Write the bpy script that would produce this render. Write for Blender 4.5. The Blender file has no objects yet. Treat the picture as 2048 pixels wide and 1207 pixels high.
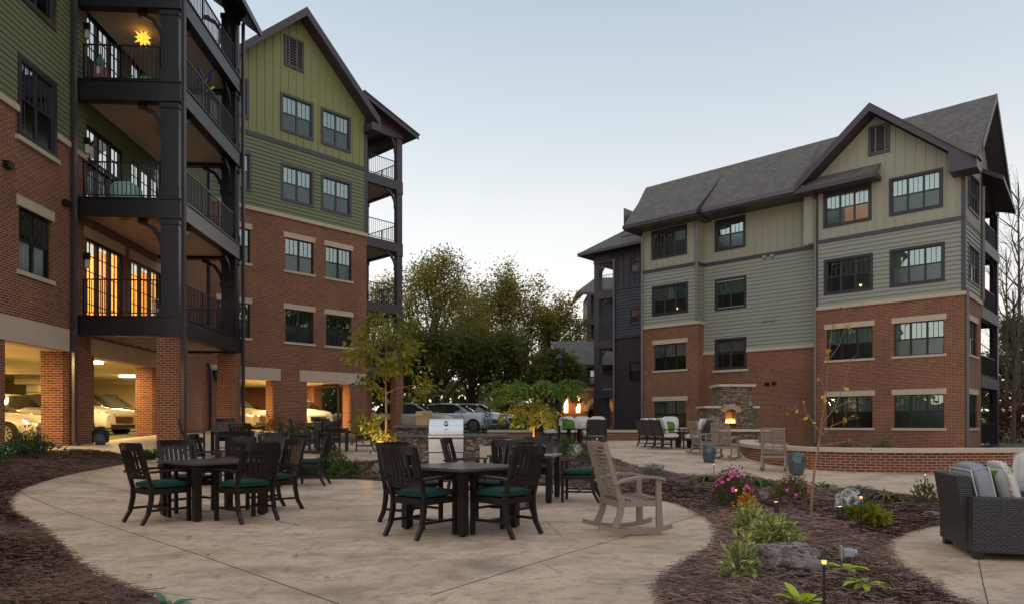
import bpy, math, random
import numpy as np
from mathutils import Vector, Matrix, noise
R = math.radians
SC = bpy.context.scene
COL = SC.collection
# ------------------------------------------------------------------ camera
F, CX, HY, CH = 1400.0, 1024.0, 847.0, 1.25
cam_d = bpy.data.cameras.new('camera'); cam = bpy.data.objects.new('camera', cam_d); COL.objects.link(cam)
cam_d.sensor_width = 36; cam_d.lens = F / 2048 * 36; cam_d.shift_y = (HY - 603.5) / 2048
cam_d.clip_end = 1500; cam_d.clip_start = .05
cam.location = (0, 0, CH); cam.rotation_euler = (R(90), 0, 0); SC.camera = cam
# ------------------------------------------------------------------ sky and light
SUN_EL, SUN_AZ = 2.5, 8.0            # low behind the trees straight ahead, just to the right
w = bpy.data.worlds.new('World'); SC.world = w; w.use_nodes = True
nt = w.node_tree; nt.nodes.clear()
out = nt.nodes.new('ShaderNodeOutputWorld'); bg = nt.nodes.new('ShaderNodeBackground')
sky = nt.nodes.new('ShaderNodeTexSky'); sky.sky_type = 'NISHITA'; sky.sun_disc = False
sky.sun_elevation = R(SUN_EL); sky.sun_rotation = R(SUN_AZ)
sky.air_density = 1.0; sky.dust_density = 1.0; sky.ozone_density = 2.0; sky.altitude = 300
tc = nt.nodes.new('ShaderNodeTexCoord'); sep = nt.nodes.new('ShaderNodeSeparateXYZ')
nt.links.new(tc.outputs['Generated'], sep.inputs[0])
ramp = nt.nodes.new('ShaderNodeValToRGB'); nt.links.new(sep.outputs['Z'], ramp.inputs[0])
cr = ramp.color_ramp
def lin(c): return tuple((v / 255 / 12.92) if v / 255 <= .04045 else ((v / 255 + .055) / 1.055) ** 2.4 for v in c)
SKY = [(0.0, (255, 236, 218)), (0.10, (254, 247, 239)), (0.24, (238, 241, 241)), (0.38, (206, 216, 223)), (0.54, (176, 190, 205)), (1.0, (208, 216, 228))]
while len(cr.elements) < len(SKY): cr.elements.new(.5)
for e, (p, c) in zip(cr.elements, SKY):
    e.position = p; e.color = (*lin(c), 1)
# dusk gradient, its unseen zenith brightened to light the ground, mixed over clear sky
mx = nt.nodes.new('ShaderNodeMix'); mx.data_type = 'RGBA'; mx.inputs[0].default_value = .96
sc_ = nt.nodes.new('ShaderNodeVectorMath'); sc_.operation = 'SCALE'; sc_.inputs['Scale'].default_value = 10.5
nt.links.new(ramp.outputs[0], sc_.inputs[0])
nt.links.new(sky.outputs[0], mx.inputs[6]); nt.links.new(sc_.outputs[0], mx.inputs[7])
# the unseen half of the sky behind is brightened to light ground and facades
back_boost = nt.nodes.new('ShaderNodeMapRange'); nt.links.new(sep.outputs['Y'], back_boost.inputs[0])
back_boost.inputs[1].default_value = -.6; back_boost.inputs[2].default_value = .9; back_boost.inputs[3].default_value = 1.3; back_boost.inputs[4].default_value = 1.0
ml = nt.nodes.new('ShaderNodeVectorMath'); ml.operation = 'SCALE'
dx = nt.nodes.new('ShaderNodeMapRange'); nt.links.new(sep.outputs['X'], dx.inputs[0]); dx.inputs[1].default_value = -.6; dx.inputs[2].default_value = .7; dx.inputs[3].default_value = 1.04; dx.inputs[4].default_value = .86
dm = nt.nodes.new('ShaderNodeMath'); dm.operation = 'MULTIPLY'; nt.links.new(back_boost.outputs[0], dm.inputs[0]); nt.links.new(dx.outputs[0], dm.inputs[1])
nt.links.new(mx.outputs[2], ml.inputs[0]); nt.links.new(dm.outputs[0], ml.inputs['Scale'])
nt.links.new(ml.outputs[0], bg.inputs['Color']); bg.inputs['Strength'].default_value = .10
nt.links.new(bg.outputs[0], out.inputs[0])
sd = bpy.data.lights.new('sun', 'SUN'); so = bpy.data.objects.new('sun', sd); COL.objects.link(so)
sd.energy = .35; sd.angle = R(20); sd.color = (1, .82, .66)
_e, _a = R(max(SUN_EL, 6)), R(SUN_AZ)
so.rotation_euler = Vector((math.sin(_a) * math.cos(_e), math.cos(_a) * math.cos(_e), math.sin(_e))).to_track_quat('Z', 'Y').to_euler()
SC.view_settings.view_transform = 'Standard'; SC.view_settings.look = 'None'
SC.view_settings.exposure = 0.22; SC.view_settings.gamma = 1
SC.cycles.max_bounces = 8; SC.cycles.transparent_max_bounces = 12
SC.cycles.use_denoising = True
SC.cycles.sample_clamp_indirect = 4
# ------------------------------------------------------------------ helpers
def sstep(a, b, x):
    t = max(0., min(1., (x - a) / (b - a))); return t * t * (3 - 2 * t)
def g(x, y):                       # height of the paved ground
    a = .55 * sstep(12, 30, y); b = .40 * sstep(-5, -12.5, x) * sstep(9, 16, y)
    return (a + b) * (1 - .8 * sstep(9, 15, x))
def PX(px, py, Y): return Vector(((px - CX) / F * Y, Y, CH - (py - HY) / F * Y))
def G(px, py):
    Y = F * CH / (py - HY)
    for _ in range(25):
        x = (px - CX) / F * Y; Y = .5 * Y + .5 * F * (CH - g(x, Y)) / (py - HY)
    x = (px - CX) / F * Y
    return Vector((x, Y, g(x, Y)))
def tag(o, label=None, cat=None, group=None, kind=None):
    if label: o['label'] = label
    if cat: o['category'] = cat
    if group: o['group'] = group
    if kind: o['kind'] = kind
    return o
def empty(name, loc=(0, 0, 0), rz=0, label=None, cat=None, group=None, sc=1):
    o = bpy.data.objects.new(name, None); COL.objects.link(o); o.location = loc; o.rotation_euler.z = rz
    o.empty_display_size = .1; o.scale = (sc, sc, sc)
    return tag(o, label, cat, group)
def clone(o, parent=None):
    c = o.copy(); COL.objects.link(c)
    if parent: c.parent = parent
    for ch in list(o.children): clone(ch, c)
    return c
def place(o, loc, rz, label=None, group=None, sc=None):
    o.location = loc; o.rotation_euler.z = rz
    if sc: o.scale = (sc, sc, sc)
    return tag(o, label, None, group)
def setuv(me):
    n = len(me.polygons)
    nl = len(me.loops); co = np.empty(len(me.vertices) * 3); me.vertices.foreach_get('co', co); co = co.reshape(-1, 3)
    nor = np.empty(n * 3); me.polygons.foreach_get('normal', nor); nor = nor.reshape(-1, 3)
    lt = np.empty(n, int); me.polygons.foreach_get('loop_total', lt)
    vi = np.empty(nl, int); me.loops.foreach_get('vertex_index', vi)
    N = np.repeat(nor, lt, axis=0); P = co[vi]
    T = np.stack([-N[:, 1], N[:, 0], np.zeros(nl)], 1); L = np.linalg.norm(T, axis=1)
    flat = L < .1; T[flat] = (1, 0, 0); L[flat] = 1; T /= L[:, None]
    B = np.cross(N, T)
    sg = np.where(B[:, 2:3] < 0, -1., 1.); B = B * sg
    uv = np.stack([(P * T).sum(1), (P * B).sum(1)], 1).ravel()
    me.uv_layers.new(name='UVMap').data.foreach_set('uv', uv)
class MB:
    def __init__(s): s.v = []; s.f = []; s.m = []; s.c = 0
    def mat(s, i): s.c = i; return s
    def poly(s, pts):
        b = len(s.v); s.v += [tuple(p) for p in pts]; s.f.append(tuple(range(b, b + len(pts)))); s.m.append(s.c)
    def hexa(s, p):                # 8 corners: bottom 0-3, top 4-7
        b = len(s.v); s.v += [tuple(q) for q in p]
        for f in ((3, 2, 1, 0), (4, 5, 6, 7), (0, 1, 5, 4), (1, 2, 6, 5), (2, 3, 7, 6), (3, 0, 4, 7)):
            s.f.append(tuple(b + i for i in f)); s.m.append(s.c)
    def box(s, c, d, rz=0, rx=0, ry=0):
        M = Matrix.Rotation(rz, 3, 'Z') @ Matrix.Rotation(ry, 3, 'Y') @ Matrix.Rotation(rx, 3, 'X'); c = Vector(c)
        s.hexa([c + M @ Vector((x * d[0] / 2, y * d[1] / 2, z * d[2] / 2)) for z in (-1, 1) for x, y in ((-1, -1), (1, -1), (1, 1), (-1, 1))])
    def pbox(s, pl, u0, u1, z0, z1, d0, d1):
        s.hexa([pl.P(u, z, d) for z in (z0, z1) for u, d in ((u0, d0), (u1, d0), (u1, d1), (u0, d1))])
    def beam(s, a, b, w, h, up=(0, 0, 1)):
        s.sweep([a, b], w, h, up)
    def sweep(s, pts, w, h, up=(0, 0, 1), caps=True):      # rectangular section along a polyline; w,h may be lists
        pts = [Vector(p) for p in pts]; n = len(pts); base = len(s.v); up = Vector(up)
        for i, p in enumerate(pts):
            t = (pts[min(i + 1, n - 1)] - pts[max(i - 1, 0)]).normalized()
            sd = t.cross(up)
            if sd.length < 1e-4: sd = t.cross(Vector((0, 1, 0)))
            sd.normalize(); uu = sd.cross(t).normalized()
            ww = w[i] if isinstance(w, (list, tuple)) else w; hh = h[i] if isinstance(h, (list, tuple)) else h
            for a, b in ((-1, -1), (1, -1), (1, 1), (-1, 1)):
                s.v.append(tuple(p + sd * a * ww / 2 + uu * b * hh / 2))
        for i in range(n - 1):
            for k in range(4):
                a = base + i * 4; s.f.append((a + k, a + (k + 1) % 4, a + 4 + (k + 1) % 4, a + 4 + k)); s.m.append(s.c)
        if caps:
            s.f.append((base + 3, base + 2, base + 1, base)); s.m.append(s.c)
            e = base + (n - 1) * 4; s.f.append((e, e + 1, e + 2, e + 3)); s.m.append(s.c)
    def tube(s, pts, r, n=8, caps=True):
        pts = [Vector(p) for p in pts]; base = len(s.v); k = len(pts); ref = None
        for i, p in enumerate(pts):
            t = (pts[min(i + 1, k - 1)] - pts[max(i - 1, 0)])
            t = t.normalized() if t.length > 1e-9 else Vector((0, 0, 1))
            if ref is None: ref = Vector((1, 0, 0)) if abs(t.x) < .9 else Vector((0, 1, 0))
            a = t.cross(ref).normalized(); b = t.cross(a).normalized(); ref = -t.cross(a).cross(t) if False else ref
            rr = r[i] if isinstance(r, (list, tuple)) else r
            for j in range(n):
                th = 2 * math.pi * j / n; s.v.append(tuple(p + (a * math.cos(th) + b * math.sin(th)) * rr))
        for i in range(k - 1):
            for j in range(n):
                a0 = base + i * n + j; a1 = base + i * n + (j + 1) % n
                s.f.append((a0, a1, a1 + n, a0 + n)); s.m.append(s.c)
        if caps:
            s.f.append(tuple(base + j for j in range(n))[::-1]); s.m.append(s.c)
            s.f.append(tuple(base + (k - 1) * n + j for j in range(n))); s.m.append(s.c)
    def lathe(s, prof, c=(0, 0, 0), n=20):                  # prof: (r, z)
        c = Vector(c); s.tube([c + Vector((0, 0, z)) for r, z in prof], [max(r, .0005) for r, z in prof], n)
    def build(s, name, mats, parent=None, uv=False, smooth=False, bevel=0, sub=0):
        me = bpy.data.meshes.new(name); me.from_pydata(s.v, [], s.f)
        if not isinstance(mats, (list, tuple)): mats = [mats]
        for m in mats: me.materials.append(m)
        if len(mats) > 1: me.polygons.foreach_set('material_index', s.m)
        me.update()
        if uv: setuv(me)
        if smooth: me.polygons.foreach_set('use_smooth', [True] * len(me.polygons))
        o = bpy.data.objects.new(name, me); COL.objects.link(o)
        if parent: o.parent = parent
        if bevel:
            b = o.modifiers.new('bevel', 'BEVEL'); b.width = bevel; b.segments = 2; b.limit_method = 'ANGLE'
        if sub:
            b = o.modifiers.new('sub', 'SUBSURF'); b.levels = sub; b.render_levels = sub
        return o
def npmesh(name, V, Fq, mats, parent=None, mi=None, smooth=False):
    """numpy mesh of quads"""
    me = bpy.data.meshes.new(name); V = np.asarray(V, dtype=np.float32); Fq = np.asarray(Fq, dtype=np.int32)
    nv, nf, k = len(V), len(Fq), Fq.shape[1]
    me.vertices.add(nv); me.vertices.foreach_set('co', V.ravel())
    me.loops.add(nf * k); me.loops.foreach_set('vertex_index', Fq.ravel())
    me.polygons.add(nf); me.polygons.foreach_set('loop_start', np.arange(0, nf * k, k, dtype=np.int32))
    if not isinstance(mats, (list, tuple)): mats = [mats]
    for m in mats: me.materials.append(m)
    if mi is not None: me.polygons.foreach_set('material_index', np.asarray(mi, dtype=np.int32))
    me.update(calc_edges=True); me.validate()
    if smooth: me.polygons.foreach_set('use_smooth', [True] * nf)
    o = bpy.data.objects.new(name, me); COL.objects.link(o)
    if parent: o.parent = parent
    return o
# ------------------------------------------------------------------ materials
MAT = {}
class NT:
    def __init__(s, name):
        s.m = bpy.data.materials.new(name); s.m.use_nodes = True; s.t = s.m.node_tree; s.b = s.t.nodes['Principled BSDF']; s.o = s.t.nodes['Material Output']
        MAT[name] = s.m
    def n(s, ty, **k):
        x = s.t.nodes.new(ty)
        for a, v in k.items():
            if a[0] == 'i' and a[1:].isdigit(): x.inputs[int(a[1:])].default_value = v
            elif a.startswith('I_'): x.inputs[a[2:].replace('_', ' ')].default_value = v
            else: setattr(x, a, v)
        return x
    def l(s, a, b): s.t.links.new(a, b)
    def noise(s, scale, vec=None, detail=4, rough=.6, w=None):
        x = s.n('ShaderNodeTexNoise', I_Scale=scale, I_Detail=detail, I_Roughness=rough)
        if vec: s.l(vec, x.inputs['Vector'])
        return x.outputs['Fac']
    def pos(s): return s.n('ShaderNodeNewGeometry').outputs['Position']
    def obj(s): return s.n('ShaderNodeTexCoord').outputs['Object']
    def uv(s): return s.n('ShaderNodeTexCoord').outputs['UV']
    def ramp(s, fac, *st):
        x = s.n('ShaderNodeValToRGB'); s.l(fac, x.inputs[0]); e = x.color_ramp.elements
        while len(e) < len(st): e.new(.5)
        for k, (p, c) in zip(e, st): k.position = p; k.color = (*c, 1)
        return x.outputs[0]
    def mix(s, fac, a, b, mode='MIX'):
        x = s.n('ShaderNodeMix', data_type='RGBA', blend_type=mode)
        for i, v in ((0, fac), (6, a), (7, b)):
            if hasattr(v, 'is_output'): s.l(v, x.inputs[i])
            elif i == 0: x.inputs[0].default_value = v
            else: x.inputs[i].default_value = (*v, 1)
        return x.outputs[2]
    def map(s, vec, sc=(1, 1, 1), loc=(0, 0, 0), rot=(0, 0, 0)):
        x = s.n('ShaderNodeMapping'); s.l(vec, x.inputs[0]); x.inputs['Scale'].default_value = sc; x.inputs['Location'].default_value = loc; x.inputs['Rotation'].default_value = rot
        return x.outputs[0]
    def bump(s, h, dist=.01, st=1., nrm=None):
        x = s.n('ShaderNodeBump', I_Strength=st, I_Distance=dist); s.l(h, x.inputs['Height'])
        if nrm: s.l(nrm, x.inputs['Normal'])
        s.l(x.outputs[0], s.b.inputs['Normal']); return x.outputs[0]
    def math(s, op, a, b=None):
        x = s.n('ShaderNodeMath', operation=op)
        for i, v in ((0, a), (1, b)):
            if v is None: continue
            if hasattr(v, 'is_output'): s.l(v, x.inputs[i])
            else: x.inputs[i].default_value = v
        return x.outputs[0]
    def col(s, c):
        if hasattr(c, 'is_output'): s.l(c, s.b.inputs['Base Color'])
        else: s.b.inputs['Base Color'].default_value = (*c, 1)
        return s
    def set(s, **k):
        for a, v in k.items(): s.b.inputs[a.replace('_', ' ')].default_value = v
        return s
def plain(name, c, rough=.6, metal=0, var=.15, scale=6, bump=.002, spec=.4):
    m = NT(name); p = m.obj(); f = m.noise(scale, p, 5)
    m.col(m.mix(f, tuple(v * (1 - var) for v in c), tuple(min(1, v * (1 + var)) for v in c)))
    m.set(Roughness=rough, Metallic=metal); m.b.inputs['Specular IOR Level'].default_value = spec
    if bump: m.bump(m.noise(scale * 12, p, 3), bump, .6)
    return m.m
def brickmat(name, c1, c2, mortar, dark=.5, rich=1.):
    m = NT(name); uv = m.uv()
    b = m.n('ShaderNodeTexBrick', offset=.5, I_Scale=1., I_Mortar_Size=.0085, I_Mortar_Smooth=.15, I_Bias=0., I_Brick_Width=.203, I_Row_Height=.0677)
    m.l(uv, b.inputs['Vector']); b.inputs['Color1'].default_value = (*c1, 1); b.inputs['Color2'].default_value = (*c2, 1); b.inputs['Mortar'].default_value = (*mortar, 1)
    big = m.noise(.55, m.pos(), 5)
    # single burnt bricks: a per-brick random from a cell-sized voronoi
    v = m.n('ShaderNodeTexWhiteNoise', noise_dimensions='2D')
    sx = m.n('ShaderNodeSeparateXYZ'); m.l(uv, sx.inputs[0])
    row = m.math('FLOOR', m.math('DIVIDE', sx.outputs[1], .0677))
    off = m.math('MULTIPLY', m.math('MODULO', m.math('ABSOLUTE', row), 2.), .5)
    cx = m.math('FLOOR', m.math('ADD', m.math('DIVIDE', sx.outputs[0], .203), off))
    cb = m.n('ShaderNodeCombineXYZ'); m.l(cx, cb.inputs[0]); m.l(row, cb.inputs[1]); m.l(cb.outputs[0], v.inputs['Vector'])
    burnt = m.ramp(v.outputs['Value'], (.0, (dark, dark * .95, dark)), (.16, (1, 1, 1)), (.8, (1, 1, 1)), (1., (1.25, 1.2, 1.1)))
    brick = m.mix(1., b.outputs['Color'], burnt, 'MULTIPLY')
    notm = m.mix(b.outputs['Fac'], brick, mortar)
    tone = m.ramp(big, (.3, (.82, .80, .80)), (.7, (1.12, 1.1, 1.08)))
    m.col(m.mix(1., notm, tone, 'MULTIPLY')); m.set(Roughness=.85)
    inv = m.math('SUBTRACT', 1., b.outputs['Fac'])
    m.bump(m.math('ADD', inv, m.math('MULTIPLY', m.noise(60, m.pos(), 3), .3)), .006, .8)
    return m.m
def emis(name, c, st, base=None):
    m = NT(name); m.col(base or c); m.set(Roughness=.6); m.b.inputs['Emission Color'].default_value = (*c, 1); m.b.inputs['Emission Strength'].default_value = st; return m.m
def leafmat(name, cols, rough=.55, trans=.3, sc=1.5, glow=0):
    """leaf colours picked leaf by leaf and by slow clumps through the crown"""
    m = NT(name)
    f = m.n('ShaderNodeNewGeometry').outputs['Random Per Island']; p = m.obj()
    st = [(i / max(1, len(cols) - 1), c) for i, c in enumerate(cols)]
    big = m.noise(sc, p, 3); mixf = m.math('ADD', m.math('MULTIPLY', f, .55), m.math('MULTIPLY', m.math('SUBTRACT', big, .28), 1.0))
    c = m.ramp(mixf, *st); m.col(c); m.set(Roughness=rough); m.b.inputs['Specular IOR Level'].default_value = .3
    tr = m.n('ShaderNodeBsdfTranslucent'); m.l(m.mix(.5, c, (1, .95, .3), 'MULTIPLY'), tr.inputs[0]) if False else m.l(c, tr.inputs[0])
    ms = m.n('ShaderNodeMixShader', i0=trans); m.l(m.b.outputs[0], ms.inputs[1]); m.l(tr.outputs[0], ms.inputs[2]); m.l(ms.outputs[0], m.o.inputs[0])
    return m.m
BR_R = brickmat('brick', (.24, .050, .019), (.11, .026, .013), (.40, .285, .175), .4)
BR_L = brickmat('brick_left', (.235, .052, .021), (.125, .030, .015), (.37, .255, .155), .38)
BR_W = brickmat('brick_seat_wall', (.24, .050, .024), (.13, .032, .02), (.42, .31, .19), .55)
BR_D = brickmat('brick_painted_dark', (.050, .032, .032), (.042, .028, .03), (.04, .026, .026), .9)
TRIM = plain('purple_brown_trim', (.030, .023, .030), .45, var=.12, bump=0)
TRIM2 = plain('dark_beam', (.010, .008, .010), .35, var=.18, scale=2, bump=0)
TRIM3 = plain('plum_trim', (.060, .046, .056), .45, var=.12, bump=0)
GREEN_BB = plain('olive_board', (.215, .215, .088), .6, var=.08, scale=.8, bump=0)
GREEN_SD = plain('green_siding', (.15, .17, .088), .6, var=.08, scale=.8, bump=0)
GREY_BB = plain('sage_grey_board', (.315, .30, .225), .6, var=.07, scale=.8, bump=0)
GREY_SD = plain('sage_grey_siding', (.265, .262, .208), .6, var=.07, scale=.8, bump=0)
PLUM = plain('plum_siding', (.052, .044, .054), .55, var=.1, scale=.8, bump=0)
STONE = plain('cast_stone', (.50, .39, .28), .8, var=.14, scale=3, bump=.002)
SOFFIT = plain('cream_ceiling', (.38, .32, .27), .7, var=.05, bump=0)
CREAM = plain('cream_paint', (.72, .62, .40), .7, var=.05, bump=0)
BLACKM = plain('black_metal', (.016, .015, .017), .35, .3, var=.1, bump=0)
GUTTER = plain('bronze_gutter', (.10, .085, .09), .3, .5, var=.1, bump=0)
def roofmat():
    m = NT('shingles'); uv = m.uv()
    b = m.n('ShaderNodeTexBrick', offset=.37, I_Scale=1., I_Mortar_Size=.010, I_Mortar_Smooth=.4, I_Brick_Width=.30, I_Row_Height=.14)
    m.l(uv, b.inputs['Vector']); b.inputs['Color1'].default_value = (.118, .102, .086, 1); b.inputs['Color2'].default_value = (.055, .046, .042, 1); b.inputs['Mortar'].default_value = (.045, .04, .04, 1)
    n2 = m.noise(9, uv, 4); v = m.n('ShaderNodeTexVoronoi', I_Scale=4.2); m.l(uv, v.inputs['Vector'])
    c = m.mix(.55, b.outputs['Color'], m.ramp(v.outputs['Color'], (.2, (.055, .048, .042)), (.8, (.145, .122, .102))))
    c = m.mix(n2, c, m.mix(.5, c, (.19, .165, .15))); m.col(c); m.set(Roughness=.95)
    m.bump(m.math('ADD', m.noise(30, uv, 4), m.math('MULTIPLY', b.outputs['Fac'], -1.)), .01, .7); return m.m
ROOF = roofmat()
def patiomat(name, base, tint, dark, tilt=0., crack=1.):
    m = NT(name); p = m.pos()
    q = m.map(p, (1, 1, 1), rot=(0, 0, tilt))
    st = m.map(q, (1.0, 1.25, 1)); wq = m.noise(1.1, st, 7, .62); w2 = m.noise(.35, p, 5, .55); fine = m.noise(26, p, 8, .8)
    c = m.ramp(wq, (.33, dark), (.46, tuple(v * .78 for v in base)), (.56, base), (.68, tuple(v * 1.15 for v in base)), (.8, tint))
    c = m.mix(m.ramp(w2, (.35, (0, 0, 0)), (.65, (1, 1, 1))), c, m.mix(.55, c, tint))
    c = m.mix(m.ramp(fine, (.42, (0, 0, 0)), (.62, (.8, .8, .8))), c, m.mix(.55, c, dark))
    st2 = m.noise(5.5, m.map(q, (1., 1.15, 1)), 8, .75)
    c = m.mix(m.ramp(st2, (.48, (0, 0, 0)), (.66, (.75, .75, .75))), c, dark)
    # stamped seams: bands where a warped noise crosses its middle value
    warp = m.n('ShaderNodeTexNoise', I_Scale=.9, I_Detail=4.); m.l(p, warp.inputs['Vector'])
    wp = m.n('ShaderNodeMix', data_type='VECTOR', i0=.22); m.l(q, wp.inputs[4]); m.l(warp.outputs['Color'], wp.inputs[5])
    vo = m.n('ShaderNodeTexVoronoi', feature='DISTANCE_TO_EDGE', I_Scale=.75); m.l(m.map(wp.outputs[1], (1, 1.5, .01)), vo.inputs['Vector'])
    seam = m.ramp(vo.outputs['Distance'], (.0, (1, 1, 1)), (.012, (0, 0, 0)))
    br = m.ramp(m.noise(.8, p, 2), (.42, (0, 0, 0)), (.55, (1, 1, 1)))
    sf = m.mix(1., seam, br, 'MULTIPLY'); sfc = m.n('ShaderNodeRGBToBW'); m.l(sf, sfc.inputs[0])
    sfm = m.math('MULTIPLY', sfc.outputs[0], crack)
    c = m.mix(m.math('MULTIPLY', sfm, .35), c, tuple(v * .5 for v in dark)); m.col(c)
    rr = m.n('ShaderNodeMapRange', I_To_Min=.42, I_To_Max=.8); m.l(wq, rr.inputs[0]); m.l(rr.outputs[0], m.b.inputs['Roughness'])
    h = m.math('ADD', m.math('MULTIPLY', m.noise(5, st, 8, .75), 1.), m.math('MULTIPLY', sfm, -.45))
    m.bump(h, .04, .9); return m.m
PATIO = patiomat('stamped_concrete', (.66, .475, .33), (.76, .48, .28), (.27, .18, .125))
WALK = patiomat('broomed_concrete', (.52, .455, .37), (.58, .51, .42), (.38, .33, .275), crack=0)
def strawmat(name, a, b, c):
    m = NT(name); p = m.pos(); f = m.n('ShaderNodeNewGeometry').outputs['Random Per Island']
    k = m.math('ADD', m.math('MULTIPLY', f, .6), m.math('MULTIPLY', m.noise(1.2, p, 3), .5))
    m.col(m.ramp(k, (.1, a), (.5, b), (.95, c))); m.set(Roughness=.8); return m.m
STRAW = strawmat('pine_straw_strands', (.035, .018, .014), (.14, .075, .054), (.38, .22, .15))
STRAW2 = strawmat('pine_straw_strands_red', (.04, .018, .010), (.115, .052, .028), (.23, .105, .055))
def soilmat():
    m = NT('mulch_bed'); p = m.pos(); n1 = m.noise(22, m.map(p, (1, .5, 1), rot=(0, 0, .5)), 7, .75)
    m.col(m.ramp(n1, (.3, (.022, .012, .010)), (.5, (.065, .035, .026)), (.7, (.12, .066, .048)))); m.set(Roughness=.95); m.bump(n1, .04, 1.); return m.m
SOIL = soilmat()
def stonemat():
    m = NT('ledge_stone'); uv = m.uv()
    wr = m.n('ShaderNodeTexNoise', I_Scale=3., I_Detail=3.); m.l(uv, wr.inputs['Vector'])
    wm = m.n('ShaderNodeMix', data_type='VECTOR', i0=.06); m.l(uv, wm.inputs[4]); m.l(wr.outputs['Color'], wm.inputs[5])
    q = m.map(wm.outputs[1], (6.5, 17, 1)); vo = m.n('ShaderNodeTexVoronoi', I_Scale=1., I_Randomness=.85); m.l(q, vo.inputs['Vector'])
    ve = m.n('ShaderNodeTexVoronoi', feature='DISTANCE_TO_EDGE', I_Scale=1., I_Randomness=.85); m.l(q, ve.inputs['Vector'])
    sx = m.n('ShaderNodeSeparateColor'); m.l(vo.outputs['Color'], sx.inputs[0])
    c = m.ramp(sx.outputs[0], (0, (.085, .065, .05)), (.3, (.22, .17, .12)), (.55, (.34, .22, .12)), (.75, (.15, .095, .06)), (1, (.42, .34, .26)))
    c = m.mix(m.noise(14, uv, 5), c, m.mix(.5, c, (.08, .06, .05)))
    e = m.ramp(ve.outputs['Distance'], (0, (0, 0, 0)), (.09, (1, 1, 1))); bw = m.n('ShaderNodeRGBToBW'); m.l(e, bw.inputs[0])
    m.col(m.mix(bw.outputs[0], (.05, .042, .036), c)); m.set(Roughness=.85)
    m.bump(m.math('ADD', bw.outputs[0], m.math('MULTIPLY', m.noise(12, uv, 6), .5)), .04, .9); return m.m
LEDGE = stonemat()
def glassmat(name, tint, rough=.02, spec=1.0, body=.0):
    m = NT(name); t = m.t
    tr = m.n('ShaderNodeBsdfTransparent'); tr.inputs[0].default_value = (*tint, 1)
    gl = m.n('ShaderNodeBsdfGlossy', I_Roughness=rough); gl.inputs[0].default_value = (.82, .97, .94, 1)
    fr = m.n('ShaderNodeFresnel', I_IOR=1.75)
    b = m.n('ShaderNodeBump', I_Strength=.22, I_Distance=.03); m.l(m.noise(1.3, m.pos(), 2), b.inputs['Height'])
    m.l(b.outputs[0], gl.inputs['Normal'])
    mx = m.n('ShaderNodeMixShader'); m.l(m.math('ADD', m.math('MULTIPLY', fr.outputs[0], spec), body), mx.inputs[0]); m.l(tr.outputs[0], mx.inputs[1]); m.l(gl.outputs[0], mx.inputs[2])
    m.l(mx.outputs[0], m.o.inputs[0]); return m.m
GLASS = glassmat('window_glass', (.62, .72, .68), .01, 1.5, .15)
SCREEN = glassmat('screened_glass', (.30, .33, .33), .16, .55, .05)
CLEAR = glassmat('door_glass', (.8, .8, .75), .01, 1.0)
def blindmat(name, c):
    m = NT(name); p = m.pos(); sx = m.n('ShaderNodeSeparateXYZ'); m.l(p, sx.inputs[0])
    wv = m.math('SINE', m.math('MULTIPLY', sx.outputs[2], 2 * math.pi / .05)); m.col(c); m.set(Roughness=.6); m.bump(wv, .02, .8); return m.m
BLIND = blindmat('window_blind', (.26, .34, .28)); BLIND2 = blindmat('pale_blind', (.72, .80, .77)); BLIND3 = blindmat('green_blind', (.09, .20, .12))
DARKROOM = plain('dark_room', (.012, .012, .014), .9, bump=0)
WARM = emis('warm_room', (1, .52, .12), 1.3); WARM2 = emis('orange_room', (1, .36, .08), .45); BULB = emis('bulb_glow', (1, .55, .18), 6)
# ------------------------------------------------------------------ facade planes
class Pl:
    def __init__(s, o, ang=None, d=None):
        s.o = Vector((o[0], o[1], 0)); s.d = Vector((math.sin(ang), math.cos(ang), 0)) if d is None else Vector((d[0], d[1], 0)).normalized()
        n = Vector((s.d.y, -s.d.x, 0)); s.n = n if n.dot(-s.o) > 0 else -n
    def u(s, px): r = (px - CX) / F; return (s.o.x - r * s.o.y) / (r * s.d.y - s.d.x)
    def P(s, u, z, d=0): p = s.o + s.d * u + s.n * d; return Vector((p.x, p.y, z))
    def z(s, px, py): Y = (s.o + s.d * s.u(px)).y; return CH - (py - HY) / F * Y
    def shift(s, u=0, d=0):
        q = Pl((0, 1), d=s.d); q.o = s.o + s.d * u + s.n * d; q.n = s.n; return q
def inholes(u, z, holes):
    return any(h[0] - 1e-6 < u < h[1] + 1e-6 and h[2] - 1e-6 < z < h[3] + 1e-6 for h in holes)
def wall(mb, pl, u0, u1, z0, z1, holes=(), depth=.13, top=None, d=0, cuts=()):
    us = sorted({u0, u1, *[min(max(v, u0), u1) for h in holes for v in h[:2]], *cuts})
    zs = sorted({z0, z1, *[min(max(v, z0), z1) for h in holes for v in h[2:4]]})
    for a, b in zip(us, us[1:]):
        if b - a < 1e-5: continue
        for i, (c, e) in enumerate(zip(zs, zs[1:])):
            if e - c < 1e-5 or inholes((a + b) / 2, (c + e) / 2, holes): continue
            ea, eb = (top(a), top(b)) if (top and i == len(zs) - 2) else (e, e)
            mb.poly([pl.P(a, c, d), pl.P(b, c, d), pl.P(b, eb, d), pl.P(a, ea, d)])
    for h in holes:
        a, b, c, e = h[:4]
        for q in (((a, c), (a, e)), ((b, c), (b, e)), ((a, c), (b, c)), ((a, e), (b, e))):
            (p0, p1), (p2, p3) = q
            mb.poly([pl.P(p0, p1, d), pl.P(p2, p3, d), pl.P(p2, p3, d - depth), pl.P(p0, p1, d - depth)])
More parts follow.
